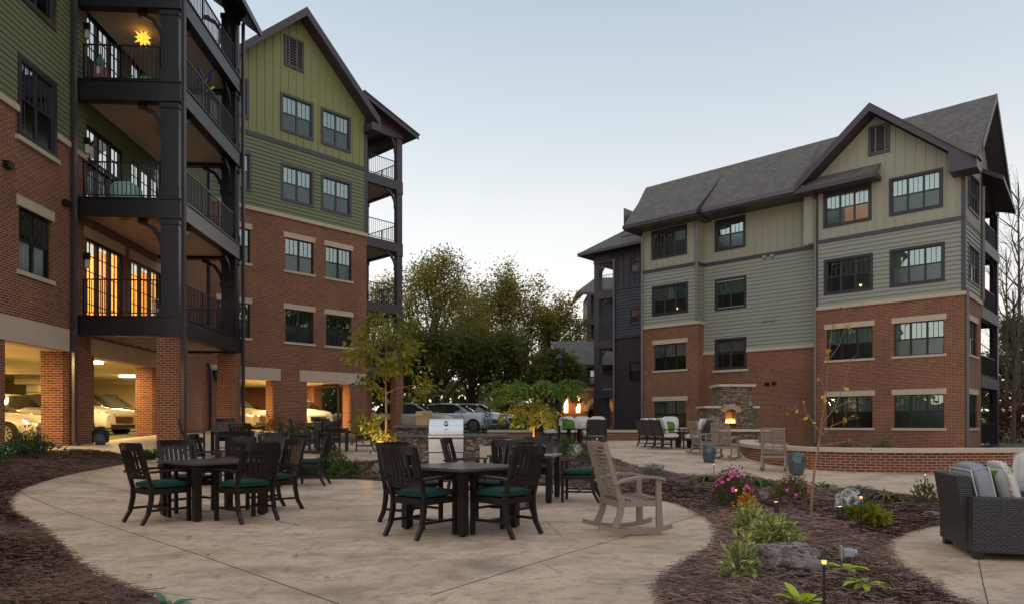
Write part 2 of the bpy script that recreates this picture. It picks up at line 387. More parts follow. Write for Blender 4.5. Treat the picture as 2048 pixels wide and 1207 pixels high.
def siding(mb, pl, u0, u1, z0, z1, holes=(), pitch=.19, lip=.03):
    k = 0; z = z0
    while z < z1 - .01:
        zt = min(z + pitch, z1); zc = (z + zt) / 2
        iv = [(u0, u1)]
        for h in holes:
            if h[2] < zc < h[3]: iv = [q for a, b in iv for q in ((a, min(b, h[0])), (max(a, h[1]), b)) if q[1] - q[0] > .01]
        for a, b in iv:
            mb.poly([pl.P(a, z, lip), pl.P(b, z, lip), pl.P(b, zt, .006), pl.P(a, zt, .006)])
            mb.poly([pl.P(a, z, 0), pl.P(b, z, 0), pl.P(b, z, lip), pl.P(a, z, lip)])
        z = zt
def battens(mb, pl, u0, u1, z0, z1, holes=(), step=.38, top=None, start=.2, wd=.05, dp=.028):
    u = u0 + start
    while u < u1 - .03:
        zt = top(u) if top else z1; iv = [(z0, zt)]
        for h in holes:
            if h[0] < u < h[1]: iv = [q for a, b in iv for q in ((a, min(b, h[2])), (max(a, h[3]), b)) if q[1] - q[0] > .02]
        for a, b in iv: mb.pbox(pl, u - wd / 2, u + wd / 2, a, b, .001, dp)
        u += step
def window(par, pl, u0, u1, z0, z1, n=2, style='case', blind=None, bfrac=.55, lit=None, lites=3, mat=None, ref=False, lw=.12, sillm=None):
    """u0..z1: opening. style case = proud casing, brick = recessed with lintel and sill"""
    mat = mat or TRIM; f = MB(); rd = -.02 if style == 'case' else -.09
    if style == 'case':
        w_ = lw
        f.pbox(pl, u0 - w_, u0, z0 - w_, z1 + w_, -.01, .05); f.pbox(pl, u1, u1 + w_, z0 - w_, z1 + w_, -.01, .05)
        f.pbox(pl, u0, u1, z1, z1 + w_, -.01, .048); f.pbox(pl, u0, u1, z0 - w_, z0, -.01, .056)
    t = .045; W = (u1 - u0) / n; zm = z0 + (z1 - z0) * .50
    f.mat(1 if style == 'brick' else 0)
    f.pbox(pl, u0, u1, z1 - t, z1, rd - .05, rd); f.pbox(pl, u0, u1, z0, z0 + t, rd - .05, rd)
    for i in range(n + 1):
        c = u0 + i * W; h = t if 0 < i < n else t / 2; c = min(max(c, u0 + t / 2), u1 - t / 2)
        f.pbox(pl, c - h, c + h, z0 + t, z1 - t, rd - .05, rd + .004)
    for i in range(n):
        a, b = u0 + i * W + t, u0 + (i + 1) * W - t
        f.pbox(pl, a, b, zm - .03, zm + .03, rd - .045, rd - .005)
        for k in range(1, lites): c = a + (b - a) * k / lites; f.pbox(pl, c - .011, c + .011, zm + .03, z1 - t, rd - .035, rd - .012)
    fo = f.build('window', [mat, BLACKM], par)
    g_ = MB(); g_.poly([pl.P(u0, zm, rd - .03), pl.P(u1, zm, rd - .03), pl.P(u1, z1, rd - .03), pl.P(u0, z1, rd - .03)])
    g_.mat(1); g_.poly([pl.P(u0, z0, rd - .03), pl.P(u1, z0, rd - .03), pl.P(u1, zm, rd - .03), pl.P(u0, zm, rd - .03)])
    g_.build('pane', [GLASS, SCREEN], fo)
    r = MB(); r.mat(1); r.pbox(pl, u0 + .002, u1 - .002 - (W if lit else 0), z0 + .002, z1 - .002, -.75, -.74); r.mat(0); r.pbox(pl, u0 + .002, u1 - .002, z0 + .002, z1 - .002, -.77, -.76)
    rm = [DARKROOM, lit or DARKROOM]
    for a, b, c, e in ((u0, u0, z0, z1), (u1, u1, z0, z1)): r.poly([pl.P(a, c, -.135), pl.P(a, e, -.135), pl.P(a, e, -.74), pl.P(a, c, -.74)])
    for c in (z0, z1): r.poly([pl.P(u0, c, -.135), pl.P(u1, c, -.135), pl.P(u1, c, -.74), pl.P(u0, c, -.74)])
    r.build('window_recess', rm, fo)
    if blind:
        for i in range(n):
            b = MB(); fr = bfrac if not isinstance(bfrac, (list, tuple)) else bfrac[i % len(bfrac)]
            if fr <= 0: continue
            b.pbox(pl, u0 + i * W + .06, u0 + (i + 1) * W - .06, z1 - (z1 - z0) * fr, z1 - .05, -.17, -.155); b.build('blind', blind, fo)
    if style == 'brick':
        l = MB(); l.pbox(pl, u0 - .10, u1 + .10, z1 + .003, z1 + .26, -.1, .022); l.build('lintel', STONE, fo)
        s_ = MB(); s_.pbox(pl, u0 - .10, u1 + .10, z0 - .11, z0 - .002, -.1, .05); s_.build('sill', STONE, fo)
    return fo
def band(par, pl, u0, u1, z0, z1, mat=None, d=.06, name='stone_band'):
    b = MB(); b.pbox(pl, u0, u1, z0, z1, .0, d); return b.build(name, mat or STONE, par)
def downspout(par, pts, w_=.09):
    b = MB(); b.sweep(pts, w_, w_ * .8, up=(.3, 1, 0)); return b.build('downspout', GUTTER, par)
def vent(par, pl, u0, u1, z0, z1):
    b = MB(); t = .12
    b.pbox(pl, u0, u0 + t, z0, z1, 0, .06); b.pbox(pl, u1 - t, u1, z0, z1, 0, .06); b.pbox(pl, u0 + t, u1 - t, z1 - t, z1, 0, .06); b.pbox(pl, u0 + t, u1 - t, z0, z0 + t, 0, .06)
    o = b.build('gable_vent', TRIM3, par); s = MB(); n = 9; h = (z1 - z0 - 2 * t) / n
    for i in range(n):
        z = z0 + t + i * h; s.hexa([pl.P(u0 + t, z, .045), pl.P(u1 - t, z, .045), pl.P(u1 - t, z, .03), pl.P(u0 + t, z, .03), pl.P(u0 + t, z + h * .8, .008), pl.P(u1 - t, z + h * .8, .008), pl.P(u1 - t, z + h * .8, -.007), pl.P(u0 + t, z + h * .8, -.007)])
    s.build('louvre', TRIM3, o); k = MB(); k.pbox(pl, u0 + t, u1 - t, z0 + t, z1 - t, .0005, .004); k.build('backing', DARKROOM, o)
def rail(par, a, b, z, h=1.05, mid=True, step=.115, r=.009):
    """one run of balcony railing between two points"""
    a = Vector((a[0], a[1], z)); b = Vector((b[0], b[1], z)); m = MB(); L = (b - a).length; dr = (b - a) / L
    m.beam(a + Vector((0, 0, h)), b + Vector((0, 0, h)), .045, .035); m.beam(a + Vector((0, 0, .1)), b + Vector((0, 0, .1)), .03, .03)
    k = int(L / step)
    for i in range(1, k):
        p = a + dr * L * i / k; m.beam(p + Vector((0, 0, .1)), p + Vector((0, 0, h)), r * 2, r * 2, up=(0, 1, 0))
    np_ = max(1, round(L / 1.6))
    for i in range(np_ + 1):
        p = a + dr * min(max(L * i / np_, .03), L - .03); m.beam(p, p + Vector((0, 0, h + .02)), .045, .045, up=(0, 1, 0))
    return m.build('railing', BLACKM, par)
def bracket(mb, pl, u, z, sgn, d0, d1):
    """curved knee brace under a beam at column side u, running sgn along u"""
    pts = [(.0, -.85), (.10, -.52), (.30, -.22), (.62, -.06)]
    mb.sweep([pl.P(u + sgn * a, z + b, (d0 + d1) / 2) for a, b in pts], .11, .12, up=tuple(pl.n))
    mb.pbox(pl, *sorted((u + sgn * .5, u + sgn * .72)), z - .10, z, d0, d1); mb.pbox(pl, *sorted((u, u + sgn * .1)), z - 1.0, z - .78, d0, d1)
# ================================================================== GREEN BUILDING (left)
FL = [.6, 4.32, 7.70, 11.07, 14.45, 17.8]
AA = R(-3.6)
PA = Pl((-12.56, 20.0), AA)                               # long side wall that runs away from us
PC = Pl((-10.14 - .10, 33.8), R(43.1))                    # gable front
GB = empty('green_apartment_building', (-13, 30, 0), 0, 'red brick and olive green siding apartment building with a tall front gable, open garage below', 'building')
def fixparent(root):
    for o in root.children: o.matrix_parent_inverse = root.matrix_basis.inverted()
# --- wall A
uA = PA.u; A0 = uA(-260); AJ = uA(137)                     # near end (out of frame) .. porch wall start
uEnd = 10.64                                              # junction with the gable front
ZB = .55
holesA = []
def brickwin(pl, pxa, pxb, fl): return (pl.u(pxa), pl.u(pxb), fl + .85, fl + 2.40)
wA1 = (uA(38), uA(104), FL[1] + .80, FL[1] + 2.42)
wA2 = (uA(38), uA(104), FL[2] + .80, FL[2] + 2.30)
wA2 = (uA(40), uA(106), FL[2] + 0.90, FL[2] + 2.75)
wA3 = (uA(38), uA(104), FL[3] + 1.0, FL[3] + 2.95)
opA = [(uA(10), uA(137), ZB, 3.30), (uA(188), uA(313), ZB, 3.30), (uA(10) - 6.2, uA(10) - .7, ZB, 3.30)]
doorz = (FL[1] + .05, FL[1] + 2.45)
dA = [(uA(172), uA(246), *doorz), (uA(262), uA(322), *doorz)]
dB = [(uA(172), uA(246), FL[2] + .05, FL[2] + 2.45), (uA(262), uA(322), FL[2] + .05, FL[2] + 2.45)]
dC = [(uA(172), uA(246), FL[3] + .05, FL[3] + 2.45), (uA(262), uA(322), FL[3] + .05, FL[3] + 2.45)]
ZCAPA = 9.05                                              # brick top on this wing
b = MB()
wall(b, PA, A0, AJ, ZB, ZCAPA, opA[2:] + [opA[0], wA1, (wA2[0], wA2[1], wA2[2], ZCAPA + 5)], .16)
wall(b, PA, AJ, uEnd, ZB, 9.0, [opA[1]] + dA + [(q[0], q[1], q[2], min(q[3], 9.0)) for q in dB], .16)
# garage jambs are deep piers
for h in opA:
    b.poly([PA.P(h[1], ZB, 0), PA.P(h[1], 3.3, 0), PA.P(h[1], 3.3, -.75), PA.P(h[1], ZB, -.75)]); b.poly([PA.P(h[1], ZB, -.75), PA.P(h[1] + .5, ZB, -.75), PA.P(h[1] + .5, 3.3, -.75), PA.P(h[1], 3.3, -.75)])
b.build('brick_wall', BR_L, GB, uv=True)
l = MB()
for h in (opA[0], opA[2]): l.pbox(PA, h[0] - .5, min(h[1] + .02, AJ), 3.302, 3.92, -.5, .03)
l.build('garage_lintel', STONE, GB); l = MB(); l.pbox(PA, opA[1][0] - .18, opA[1][1] + .02, 3.302, 3.82, -.5, .03); l.build('garage_lintel', STONE, GB)
s = MB(); wall(s, PA, A0, AJ, ZCAPA, FL[5] + .3, [(wA2[0], wA2[1], wA2[2], wA2[3]), wA3], .13); siding(s, PA, A0, AJ, ZCAPA + .14, FL[5] + .3, [wA2, wA3], .155, .03)
s.build('siding_wall', GREEN_SD, GB)
s = MB(); wall(s, PA, AJ, uEnd, 9.0, FL[5] + .3, [(q[0], q[1], 9.0, FL[2] + 2.45) for q in dB] + dC, .13); siding(s, PA, AJ + .12, uEnd, 9.14, FL[5] + .3, [(q[0], q[1], 9.0, FL[2] + 2.45) for q in dB] + dC, .155, .03)
s.build('siding_wall', GREEN_SD, GB)
band(GB, PA, A0, wA2[0] - .12, ZCAPA, ZCAPA + .16, d=.08); band(GB, PA, wA2[1] + .12, AJ + .0, ZCAPA, ZCAPA + .16, d=.08); band(GB, PA, AJ + .2, dB[0][0] - .1, 9.0, 9.14, d=.08)
window(GB, PA, *wA1, n=2, style='brick', blind=BLIND3, bfrac=.55)
o = window(GB, PA, *wA2, n=2, style='case', blind=BLIND, bfrac=.0); s_ = MB(); s_.pbox(PA, wA2[0] - .2, wA2[1] + .2, wA2[2] - .24, wA2[2] - .122, .0, .09); s_.build('sill', STONE, o)
window(GB, PA, *wA3, n=2, style='case', blind=BLIND, bfrac=0)
for q, lit in ((dA[0], WARM), (dA[1], WARM), (dB[0], None), (dB[1], None), (dC[0], None), (dC[1], None)):
    u0, u1, z0, z1 = q; f = MB(); n = 3; W = (u1 - u0) / n; f.pbox(PA, u0, u1, z1 - .09, z1, -.14, -.04); f.pbox(PA, u0, u1, z0, z0 + .14, -.14, -.04)
    for i in range(n + 1): c = min(max(u0 + i * W, u0 + .06), u1 - .06); f.pbox(PA, c - .06, c + .06, z0 + .14, z1 - .09, -.14, -.035)
    for i in range(n):
        a = u0 + i * W + .06; e = a + W - .12; f.pbox(PA, (a + e) / 2 - .012, (a + e) / 2 + .012, z0 + .14, z1 - .09, -.11, -.08)
        for k in (1, 2, 3, 4): z = z0 + (z1 - z0) * k / 5; f.pbox(PA, a, e, z - .012, z + .012, -.11, -.082)
    d_ = f.build('balcony_door', BLACKM, GB)
    p_ = MB(); p_.poly([PA.P(u0, z0, -.1), PA.P(u1, z0, -.1), PA.P(u1, z1, -.1), PA.P(u0, z1, -.1)]); p_.build('pane', CLEAR, d_)
    r_ = MB(); r_.pbox(PA, u0, u1, z0, z1, -1.4, -1.39)
    if lit: r_.pbox(PA, u0 - .5, u0, z0, z1, -1.4, -.3); r_.pbox(PA, u1, u1 + .5, z0, z1, -1.4, -.3)
    r_.build('room_wall', lit or DARKROOM, d_)
    if lit:
        c_ = MB()
        for k in range(8):
            uu = u0 + (u1 - u0) * (.55 + .42 * k / 8); c_.pbox(PA, uu, uu + .07, z0, z1 - .1, -.34 - .03 * (k % 2), -.30 - .03 * (k % 2))
        c_.build('curtain', emis('lit_curtain', (1, .5, .14), .55) if 'lit_curtain' not in MAT else MAT['lit_curtain'], d_)
        t_ = MB(); t_.pbox(PA, u0 + .15, u0 + .9, z0, z0 + .95, -1.2, -.9); t_.pbox(PA, u0 + 1.2, u0 + 1.5, z0, z0 + 1.5, -1.2, -1.0); t_.build('furniture_silhouette', plain('dark_wood_room', (.08, .03, .015), .6) if 'dark_wood_room' not in MAT else MAT['dark_wood_room'], d_)
        l_ = MB(); l_.pbox(PA, u0 - .1, u1 + .1, z1 + .003, z1 + .30, -.1, .025); l_.build('lintel', STONE, d_)
# --- gable front C
uC = PC.u; C0 = uC(419); C1 = uC(733); UP = uC(598)
def wc(a, b, f): return (uC(a), uC(b), f + .85, f + 2.40)
cols = [(437, 500), (571, 627), (652, 703)]
holesC = [wc(a, b, FL[k]) for k in (1, 2) for a, b in cols]
holesCs = [(uC(a) , uC(b), FL[3] + .85, FL[3] + 2.40) for a, b in ((440, 497), (566, 622), (646, 698))]
holesCt = [(uC(a) , uC(b), FL[4] + .75, FL[4] + 2.35) for a, b in ((440, 492), (565, 622), (646, 697))]
opC = [(uC(438), uC(547), ZB, 3.30), (uC(614), uC(702), ZB, 3.30)]
b = MB(); wall(b, PC, C0, C1, ZB, 11.0, holesC + opC, .14)
for h in opC:
    b.poly([PC.P(h[1], ZB, 0), PC.P(h[1], 3.3, 0), PC.P(h[1], 3.3, -.75), PC.P(h[1], ZB, -.75)]); b.poly([PC.P(h[1], ZB, -.75), PC.P(h[1] + .5, ZB, -.75), PC.P(h[1] + .5, 3.3, -.75), PC.P(h[1], 3.3, -.75)])
b.build('brick_wall', BR_L, GB, uv=True)
for h in opC:
    l = MB(); l.pbox(PC, h[0] - .4, h[1] + (.35 if h is opC[0] else .9), 3.302, 3.86, -.5, .03); l.build('garage_lintel', STONE, GB)
HW = 4.45; PIT = .93; ZPK = 20.75
def topC(u): return ZPK - PIT * abs(u - UP)
s = MB(); wall(s, PC, C0, C1, 11.0, FL[4], holesCs); siding(s, PC, C0, C1, 11.16, FL[4] - .05, holesCs, .18, .04); s.build('siding_wall', GREEN_SD, GB)
s = MB(); wall(s, PC, C0, C1, FL[4], 20, holesCt, top=topC, cuts=(UP,)); battens(s, PC, C0, C1 - .1, FL[4] + .16, 0, holesCt, .40, topC); s.build('board_and_batten_wall', GREEN_BB, GB)
band(GB, PC, C0, C1 + .05, 11.0, 11.17, d=.09); band(GB, PC, C0, C1, FL[4] - .06, FL[4] + .16, TRIM3, .05, 'belt_board'); s = MB(); s.pbox(PC, C1 - .14, C1 + .03, 11.17, topC(C1), 0, .045); s.build('corner_board', TRIM3, GB)
s = MB(); s.pbox(PC, C0, C1, FL[5] + .3, FL[5] + .325, 0, .010); s.build('panel_joint', GREEN_BB, GB)
for h in holesC: window(GB, PC, *h, n=2, style='brick', blind=None)
for h in holesCs: window(GB, PC, *h, n=2, style='case', blind=BLIND2, bfrac=.5, mat=TRIM3)
for h in holesCt: window(GB, PC, *h, n=2, style='case', blind=BLIND2, bfrac=.5, mat=TRIM3)
vent(GB, PC, uC(568), uC(607), PC.z(588, 139), PC.z(588, 77))
# roof of the gable
def slab(mb, pts, t=.2, up=(0, 0, 1)):
    pts = [Vector(p) for p in pts]; q = [p - Vector(up) * t for p in pts]; n = len(pts)
    mb.poly(pts); mb.poly(q[::-1])
    for i in range(n): mb.poly([pts[i], q[i], q[(i + 1) % n], pts[(i + 1) % n]])
r = MB(); OV = .75; BK = -13.
er = uC(733) + .35; el = C0 - 3
for (e) in (er, el):
    slab(r, [PC.P(UP, ZPK + .30, OV), PC.P(e, topC(e) + .30, OV), PC.P(e, topC(e) + .30, BK), PC.P(UP, ZPK + .30, BK)], .05)
r.build('roof', ROOF, GB, uv=True)
f = MB()
for e in (er, el):                                          # rake board and soffit
    slab(f, [PC.P(UP, ZPK + .248, OV), PC.P(e, topC(e) + .248, OV), PC.P(e, topC(e) + .248, OV - .05), PC.P(UP, ZPK + .248, OV - .05)], .36)
    slab(f, [PC.P(UP, ZPK + .1, OV - .051), PC.P(e, topC(e) + .1, OV - .051), PC.P(e, topC(e) + .1, BK), PC.P(UP, ZPK + .1, BK)], .1)
f.pbox(PC, er - .55, er + .06, topC(er) - .42, topC(er) - .05, -.2, OV + .02)
f.build('rake_board', TRIM3, GB)
# side porch at the right end of the gable
PU0, PU1 = C1 + .0, uC(806)
PD = 3.4
for k, zf in enumerate(FL[1:5]):
    m = MB(); m.pbox(PC, PU0, PU1, zf - .5, zf, -.25, -.0); m.pbox(PC, PU1 - .25, PU1, zf - .5, zf, -PD, -.25); m.pbox(PC, PU0, PU1 - .25, zf - .5, zf, -PD, -PD + .25)
    m.build('porch_beam', TRIM3, GB)
    m = MB(); m.pbox(PC, PU0, PU1 - .25, zf - .42, zf - .02, -PD + .25, -.25); m.build('porch_deck', SOFFIT, GB)
    rail(GB, PC.P(PU0 + .05, 0, -.12), PC.P(PU1 - .4, 0, -.12), zf); rail(GB, PC.P(PU1 - .15, 0, -.35), PC.P(PU1 - .15, 0, -PD + .3), zf)
    zt = FL[k + 2] - .5 if k < 3 else 17.0
    for dd in (-.3, -PD):
        m = MB(); m.pbox(PC, PU1 - .38, PU1 - .03, zf, zt, dd, dd + .28); m.pbox(PC, PU1 - .42, PU1 + .0, zt - .2, zt, dd - .04, dd + .31)
        if dd > -1: bracket(m, PC, PU1 - .38, zt, -1, -.22, -.1)
        m.build('porch_column', TRIM3, GB)
for dd in (-.5, -PD): m = MB(); m.pbox(PC, PU1 - .48, PU1 + .02, ZB, FL[1] - .5, dd, dd + .5); m.build('brick_pier', BR_L, GB, uv=True)
# far side of the gable wing seen through the porch is open; low shed roof over the porch
r = MB(); slab(r, [PC.P(C1 - .5, 18.35, .55), PC.P(PU1 + .75, 17.15, .55), PC.P(PU1 + .75, 17.15, -PD - .8), PC.P(C1 - .5, 18.35, -PD - .8)], .06); r.build('roof', ROOF, GB, uv=True)
f = MB(); slab(f, [PC.P(C1 - .5, 18.288, .5), PC.P(PU1 + .7, 17.088, .5), PC.P(PU1 + .7, 17.088, -PD - .7), PC.P(C1 - .5, 18.288, -PD - .7)], .12)
slab(f, [PC.P(C1 - .5, 18.166, .52), PC.P(PU1 + .7, 16.966, .52), PC.P(PU1 + .7, 16.966, .48), PC.P(C1 - .5, 18.166, .48)], .12)
f.pbox(PC, C1, PU1, 16.75, 17.15, -.25, -.02); f.poly([PC.P(C1, 17.15, -.1), PC.P(PU1, 17.15, -.1), PC.P(C1, 18.1, -.1)]); f.pbox(PC, PU1 - .25, PU1, 16.75, 17.15, -PD, -.25)
f.build('porch_fascia', TRIM3, GB)
# side wall of the gable wing (faces right)
PS = Pl((PC.P(C1, 0).x, PC.P(C1, 0).y), d=(-.7302, .6833)); PS.n = Vector((.6833, .7302, 0))
b = MB(); wall(b, PS, 0, 12, ZB, 11.0, [(1.6, 4.3, ZB, 3.3)], .5); wall(b, PS, 0, 12, 11.0, 17.4, [], .1); b.build('brick_wall', BR_L, GB, uv=True)
# garage inside
m = MB(); m.poly([(-12.6, 4, .6), (-12.8, 22, .6), (-32, 22, .6), (-32, 4, .6)]); m.poly([(-12.8, 22, .6), (-13.1, 30.6, .87), (-13.1, 32, .9), (-32, 32, .92), (-32, 22, .6)]); m.poly([(-12.4, 31.6, .9), (-7.45, 36.9, .93), (-16.5, 45.5, .95), (-32, 45.5, .95), (-32, 32, .92)]); fl_ = m.build('garage_floor', plain('garage_concrete', (.42, .38, .30), .5), GB)
m = MB(); m.poly([(-12.75, 4, 3.45), (-13.3, 30.6, 3.45), (-7.75, 36.6, 3.45), (-16.5, 45.5, 3.45), (-32, 45.5, 3.45), (-32, 4, 3.45)])
for y in (14, 21, 28, 35): m.box((-22, y, 3.35), (16, .5, .2))
m.build('garage_ceiling', CREAM, GB)
m = MB(); m.box((-29, 20, 2.0), (.2, 32, 3.0)); m.box((-22.9, 36.3, 2.0), (12, .2, 3.0)); m.box((-20, 3.9, 2), (20, .2, 3))
for x, y in ((-20.6, 30.3), (-16.7, 34.2), (-18.6, 21.5), (-17.5, 14.3)): m.box((x, y, 2.0), (.5, .5, 2.95)); m.box((x, y, 3.15), (1.1, 1.1, .4))
m.build('garage_wall', CREAM, GB)
m = MB(); m.box((-9.5, 38.3, 2.0), (.1, .1, 2.9)); m.build('garage_post', BLACKM, GB)
m = MB(); m.box((-15.2, 42.5, 2.0), (6.5, .3, 3.0)); m.build('garage_brick_wall', BR_L, GB, uv=True)
m = MB(); m.box((-14.4, 42.2, 1.9), (.7, .12, 2.4)); m.build('service_door', CREAM, GB)
LAMPM = emis('garage_lamp_lens', (1, .78, .38), 8)
def area(loc, e, sx, sy, col=(1, .66, .26)):
    a = bpy.data.lights.new('garage_light', 'AREA'); a.shape = 'RECTANGLE'; a.size = sx; a.size_y = sy; a.energy = e; a.color = col
    o = bpy.data.objects.new('garage_light', a); COL.objects.link(o); o.location = loc; return o
for x, y in ((-15.3, 18.3), (-15.0, 24.5), (-17.0, 31.5), (-20.5, 26), (-20, 17), (-14.4, 31.6), (-11.3, 35.6), (-12.5, 38.2)):
    m = MB(); m.box((x, y, 3.40), (1.2, .3, .09)); m.build('garage_lamp', LAMPM, GB); area((x, y, 3.33), 275, 1.2, .3)
# --- front porch of four storeys
PB = Pl((-12.45, 20.0), d=(math.cos(R(3.6)), math.sin(R(3.6)), 0))      # front face, x to the right
PB.n = Vector((math.sin(R(3.6)), -math.cos(R(3.6)), 0))
PW = PB.u(361); PDp = 5.5; FP = FL[:4] + [13.75, 16.55]
PE = Pl((PB.P(PW, 0).x, PB.P(PW, 0).y), AA)                              # right side face, running away
PE.n = Vector((math.cos(R(3.6)), math.sin(R(3.6)), 0))
for k in range(4):
    zf = FP[k + 1]
    m = MB(); m.pbox(PB, 0.02, PW, zf - .50, zf, -.3, 0); m.pbox(PB, -.0, PW + .04, zf, zf + .035, -.33, .035); m.pbox(PB, .0, PW + .02, zf - .54, zf - .5, -.31, .012); m.build('porch_beam', TRIM2, GB)
    m = MB(); m.pbox(PE, .3, PDp, zf - .50, zf, -.3, 0); m.pbox(PE, .02, PDp + .04, zf, zf + .036, -.33, .036); m.build('porch_beam', TRIM2, GB)
    m = MB(); m.pbox(PB, 0.02, PW - .3, zf - .5, zf, -PDp, -PDp + .3); m.build('porch_beam', TRIM2, GB)
    m = MB(); m.pbox(PB, .03, PW - .3, zf - .30 - (.1 if k else 0), zf - .01, -PDp + .3, -.3)
    if k == 0:
        for i in range(7): m.pbox(PB, .03, PW - .3, zf - .48, zf - .301, -.9 - i * .62, -.85 - i * .62)
    m.build('porch_deck', SOFFIT, GB)
    zt = (FP[k + 2] - .54) if k < 3 else 16.0
    for (u_, d_) in ((PW - .58, -.52), (PW - .58, -PDp + .02)):
        m = MB(); m.pbox(PB, u_, u_ + .5, zf + .036, zt, d_, d_ + .45); m.pbox(PB, u_ - .03, u_ + .53, zf + .036, zf + .4, d_ - .03, d_ + .48); m.pbox(PB, u_ - .03, u_ + .53, zt - .16, zt, d_ - .03, d_ + .48)
        if d_ > -1: bracket(m, PB, u_, zt, -1, d_ + .15, d_ + .3); bracket(m, PE, .55, zt, 1, -.32, -.18)
        else: bracket(m, PB, u_, zt, -1, d_ + .15, d_ + .3); bracket(m, PE, PDp - .5, zt, -1, -.32, -.18)
        m.build('porch_column', TRIM2, GB)
    rail(GB, PB.P(.12, 0, -.12), PB.P(PW - .6, 0, -.12), zf + .03); rail(GB, PE.P(.62, 0, -.14), PE.P(PDp - .5, 0, -.14), zf + .03)
    rail(GB, PB.P(.12, 0, -PDp + .15), PB.P(PW - .6, 0, -PDp + .15), zf + .03)
for d_ in (-.6, -PDp):
    m = MB(); m.pbox(PB, PW - .68, PW - .04, .35, FL[1] - .541, d_, d_ + .58); m.build('brick_pier', BR_L, GB, uv=True)
m = MB(); m.pbox(PB, 0, PW, 16.0, 16.35, -.3, -.0); m.pbox(PE, .01, PDp, 16.0, 16.35, -.3, 0); m.build('porch_beam', TRIM2, GB)
r = MB(); slab(r, [PE.P(-1.2, 15.95, .48), PE.P(PDp + .4, 15.95, .48), PE.P(PDp + .4, 18.9, -3.5), PE.P(-1.2, 18.9, -3.5)], .12); r.build('roof', ROOF, GB, uv=True)
f = MB(); slab(f, [PE.P(-1.2, 15.83, .48), PE.P(PDp + .4, 15.83, .48), PE.P(PDp + .4, 18.78, -3.5), PE.P(-1.2, 18.78, -3.5)], .1)
f.pbox(PE, -1.2, PDp + .42, 15.68, 15.9, .481, .59); f.build('porch_fascia', TRIM2, GB)
r = MB(); slab(r, [PA.P(A0, 17.9, .7), PA.P(-.3, 17.9, .7), PA.P(-.3, 21.9, -4), PA.P(A0, 21.9, -4)], .2); r.build('roof', ROOF, GB, uv=True)
f = MB(); f.pbox(PA, A0, -.3, 17.6, 17.7, 0, .7); f.build('soffit', TRIM2, GB)
# downspouts
downspout(GB, [PE.P(-.02, 15.9, .1), PE.P(-.02, .6, .1)], .11)
downspout(GB, [PE.P(PDp - .02, 15.9, .05), PE.P(PDp - .02, 4.0, .05), PE.P(PDp - .02, .8, .05)], .1)
downspout(GB, [PA.P(AJ + .07, 17.4, .12), PA.P(AJ + .07, .75, .12), PA.P(AJ + .07, .6, .25)], .13)
downspout(GB, [PA.P(uEnd - .3, 3.9, .05), PA.P(uEnd - .3, 3.6, .15), PA.P(uEnd - .3, .7, .15)], .12)
downspout(GB, [PA.P(uEnd - .3, 17, .1), PA.P(uEnd - .3, 4.4, .1)], .12)
m = MB(); m.pbox(PC, C0 + .1, C0 + .5, 3.35, 3.62, 0, .3); m.pbox(PC, C0 + .2, C0 + .38, 3.2, 3.36, .1, .28); m.build('flood_lamp', BLACKM, GB)
for zf, px in ((FL[1], 165), (FL[2], 165), (FL[3], 165)):
    u = uA(px + 3); m = MB(); m.pbox(PA, u - .06, u + .06, zf + 1.75, zf + 1.95, .0, .16); s_ = m.build('wall_sconce', BLACKM, GB); m = MB(); m.pbox(PA, u - .05, u + .05, zf + 1.50, zf + 1.749, .05, .15); m.build('lamp_glass', BLIND2, s_)
for px, py in ((12, 332), (128, 408)):
    m = MB(); z = PA.z(px, py); u = uA(px); m.pbox(PA, u - .12, u + .12, z - .06, z + .1, 0, .14); m.build('vent_hood', BLACKM, GB)
# ceiling fans under the porch decks
for zf in (FL[2], FL[3]):
    c = PB.P(PW * .52, zf - .6, -2.4); m = MB(); m.lathe([(.03, .18), (.03, .02), (.1, 0), (.1, -.1), (.03, -.14)], c, 12)
    for k in range(5):
        a = k * 2 * math.pi / 5 + .3; m.beam(c + Vector((math.cos(a) * .1, math.sin(a) * .1, -.05)), c + Vector((math.cos(a) * .65, math.sin(a) * .65, -.05)), .13, .015)
    m.build('ceiling_fan', SOFFIT, GB)
fixparent(GB)
# ================================================================== GREY BUILDING (right)
FR = [.22, 3.60, 6.98, 10.36]; ZE = 13.05
PR = Pl((20.2, 31.24), d=(-.7302, .6833)); PM = PR.shift(d=-.75); PK = PR.shift(d=-2.66)
RS = Pl((20.2, 31.24), d=(.6833, .7302)); RS.n = Vector((.7302, -.6833, 0))
RB = empty('sage_apartment_building', (17, 36, 0), 0, 'red brick and sage grey siding apartment building with long shingle roof and front gable', 'building')
u0, u1 = 0, PR.u(1632)
def rw(pl, a, b, f, t=2.40): return (pl.u(a), pl.u(b), f + .85, f + t)
hb = [rw(PR, 1888, 1788, FR[k]) for k in (0, 1)] + [rw(PR, 1745, 1653, FR[k]) for k in (0, 1)]
hs = [rw(PR, 1884, 1785, FR[2]), rw(PR, 1741, 1653, FR[2])]
ht = [rw(PR, 1880, 1784, FR[3]), rw(PR, 1738, 1652, FR[3])]
b = MB(); wall(b, PR, 0, u1, -1, 7.0, hb, .14); b.poly([PR.P(u1, -1, 0), PR.P(u1, -1, -.8), PR.P(u1, 7, -.8), PR.P(u1, 7, 0)]); b.build('brick_wall', BR_R, RB, uv=True)
UPK = PR.u(1748) - .06; ZRP = 16.05; PITR = .86
def topR(u): return max(ZE, ZRP - PITR * abs(u - UPK))
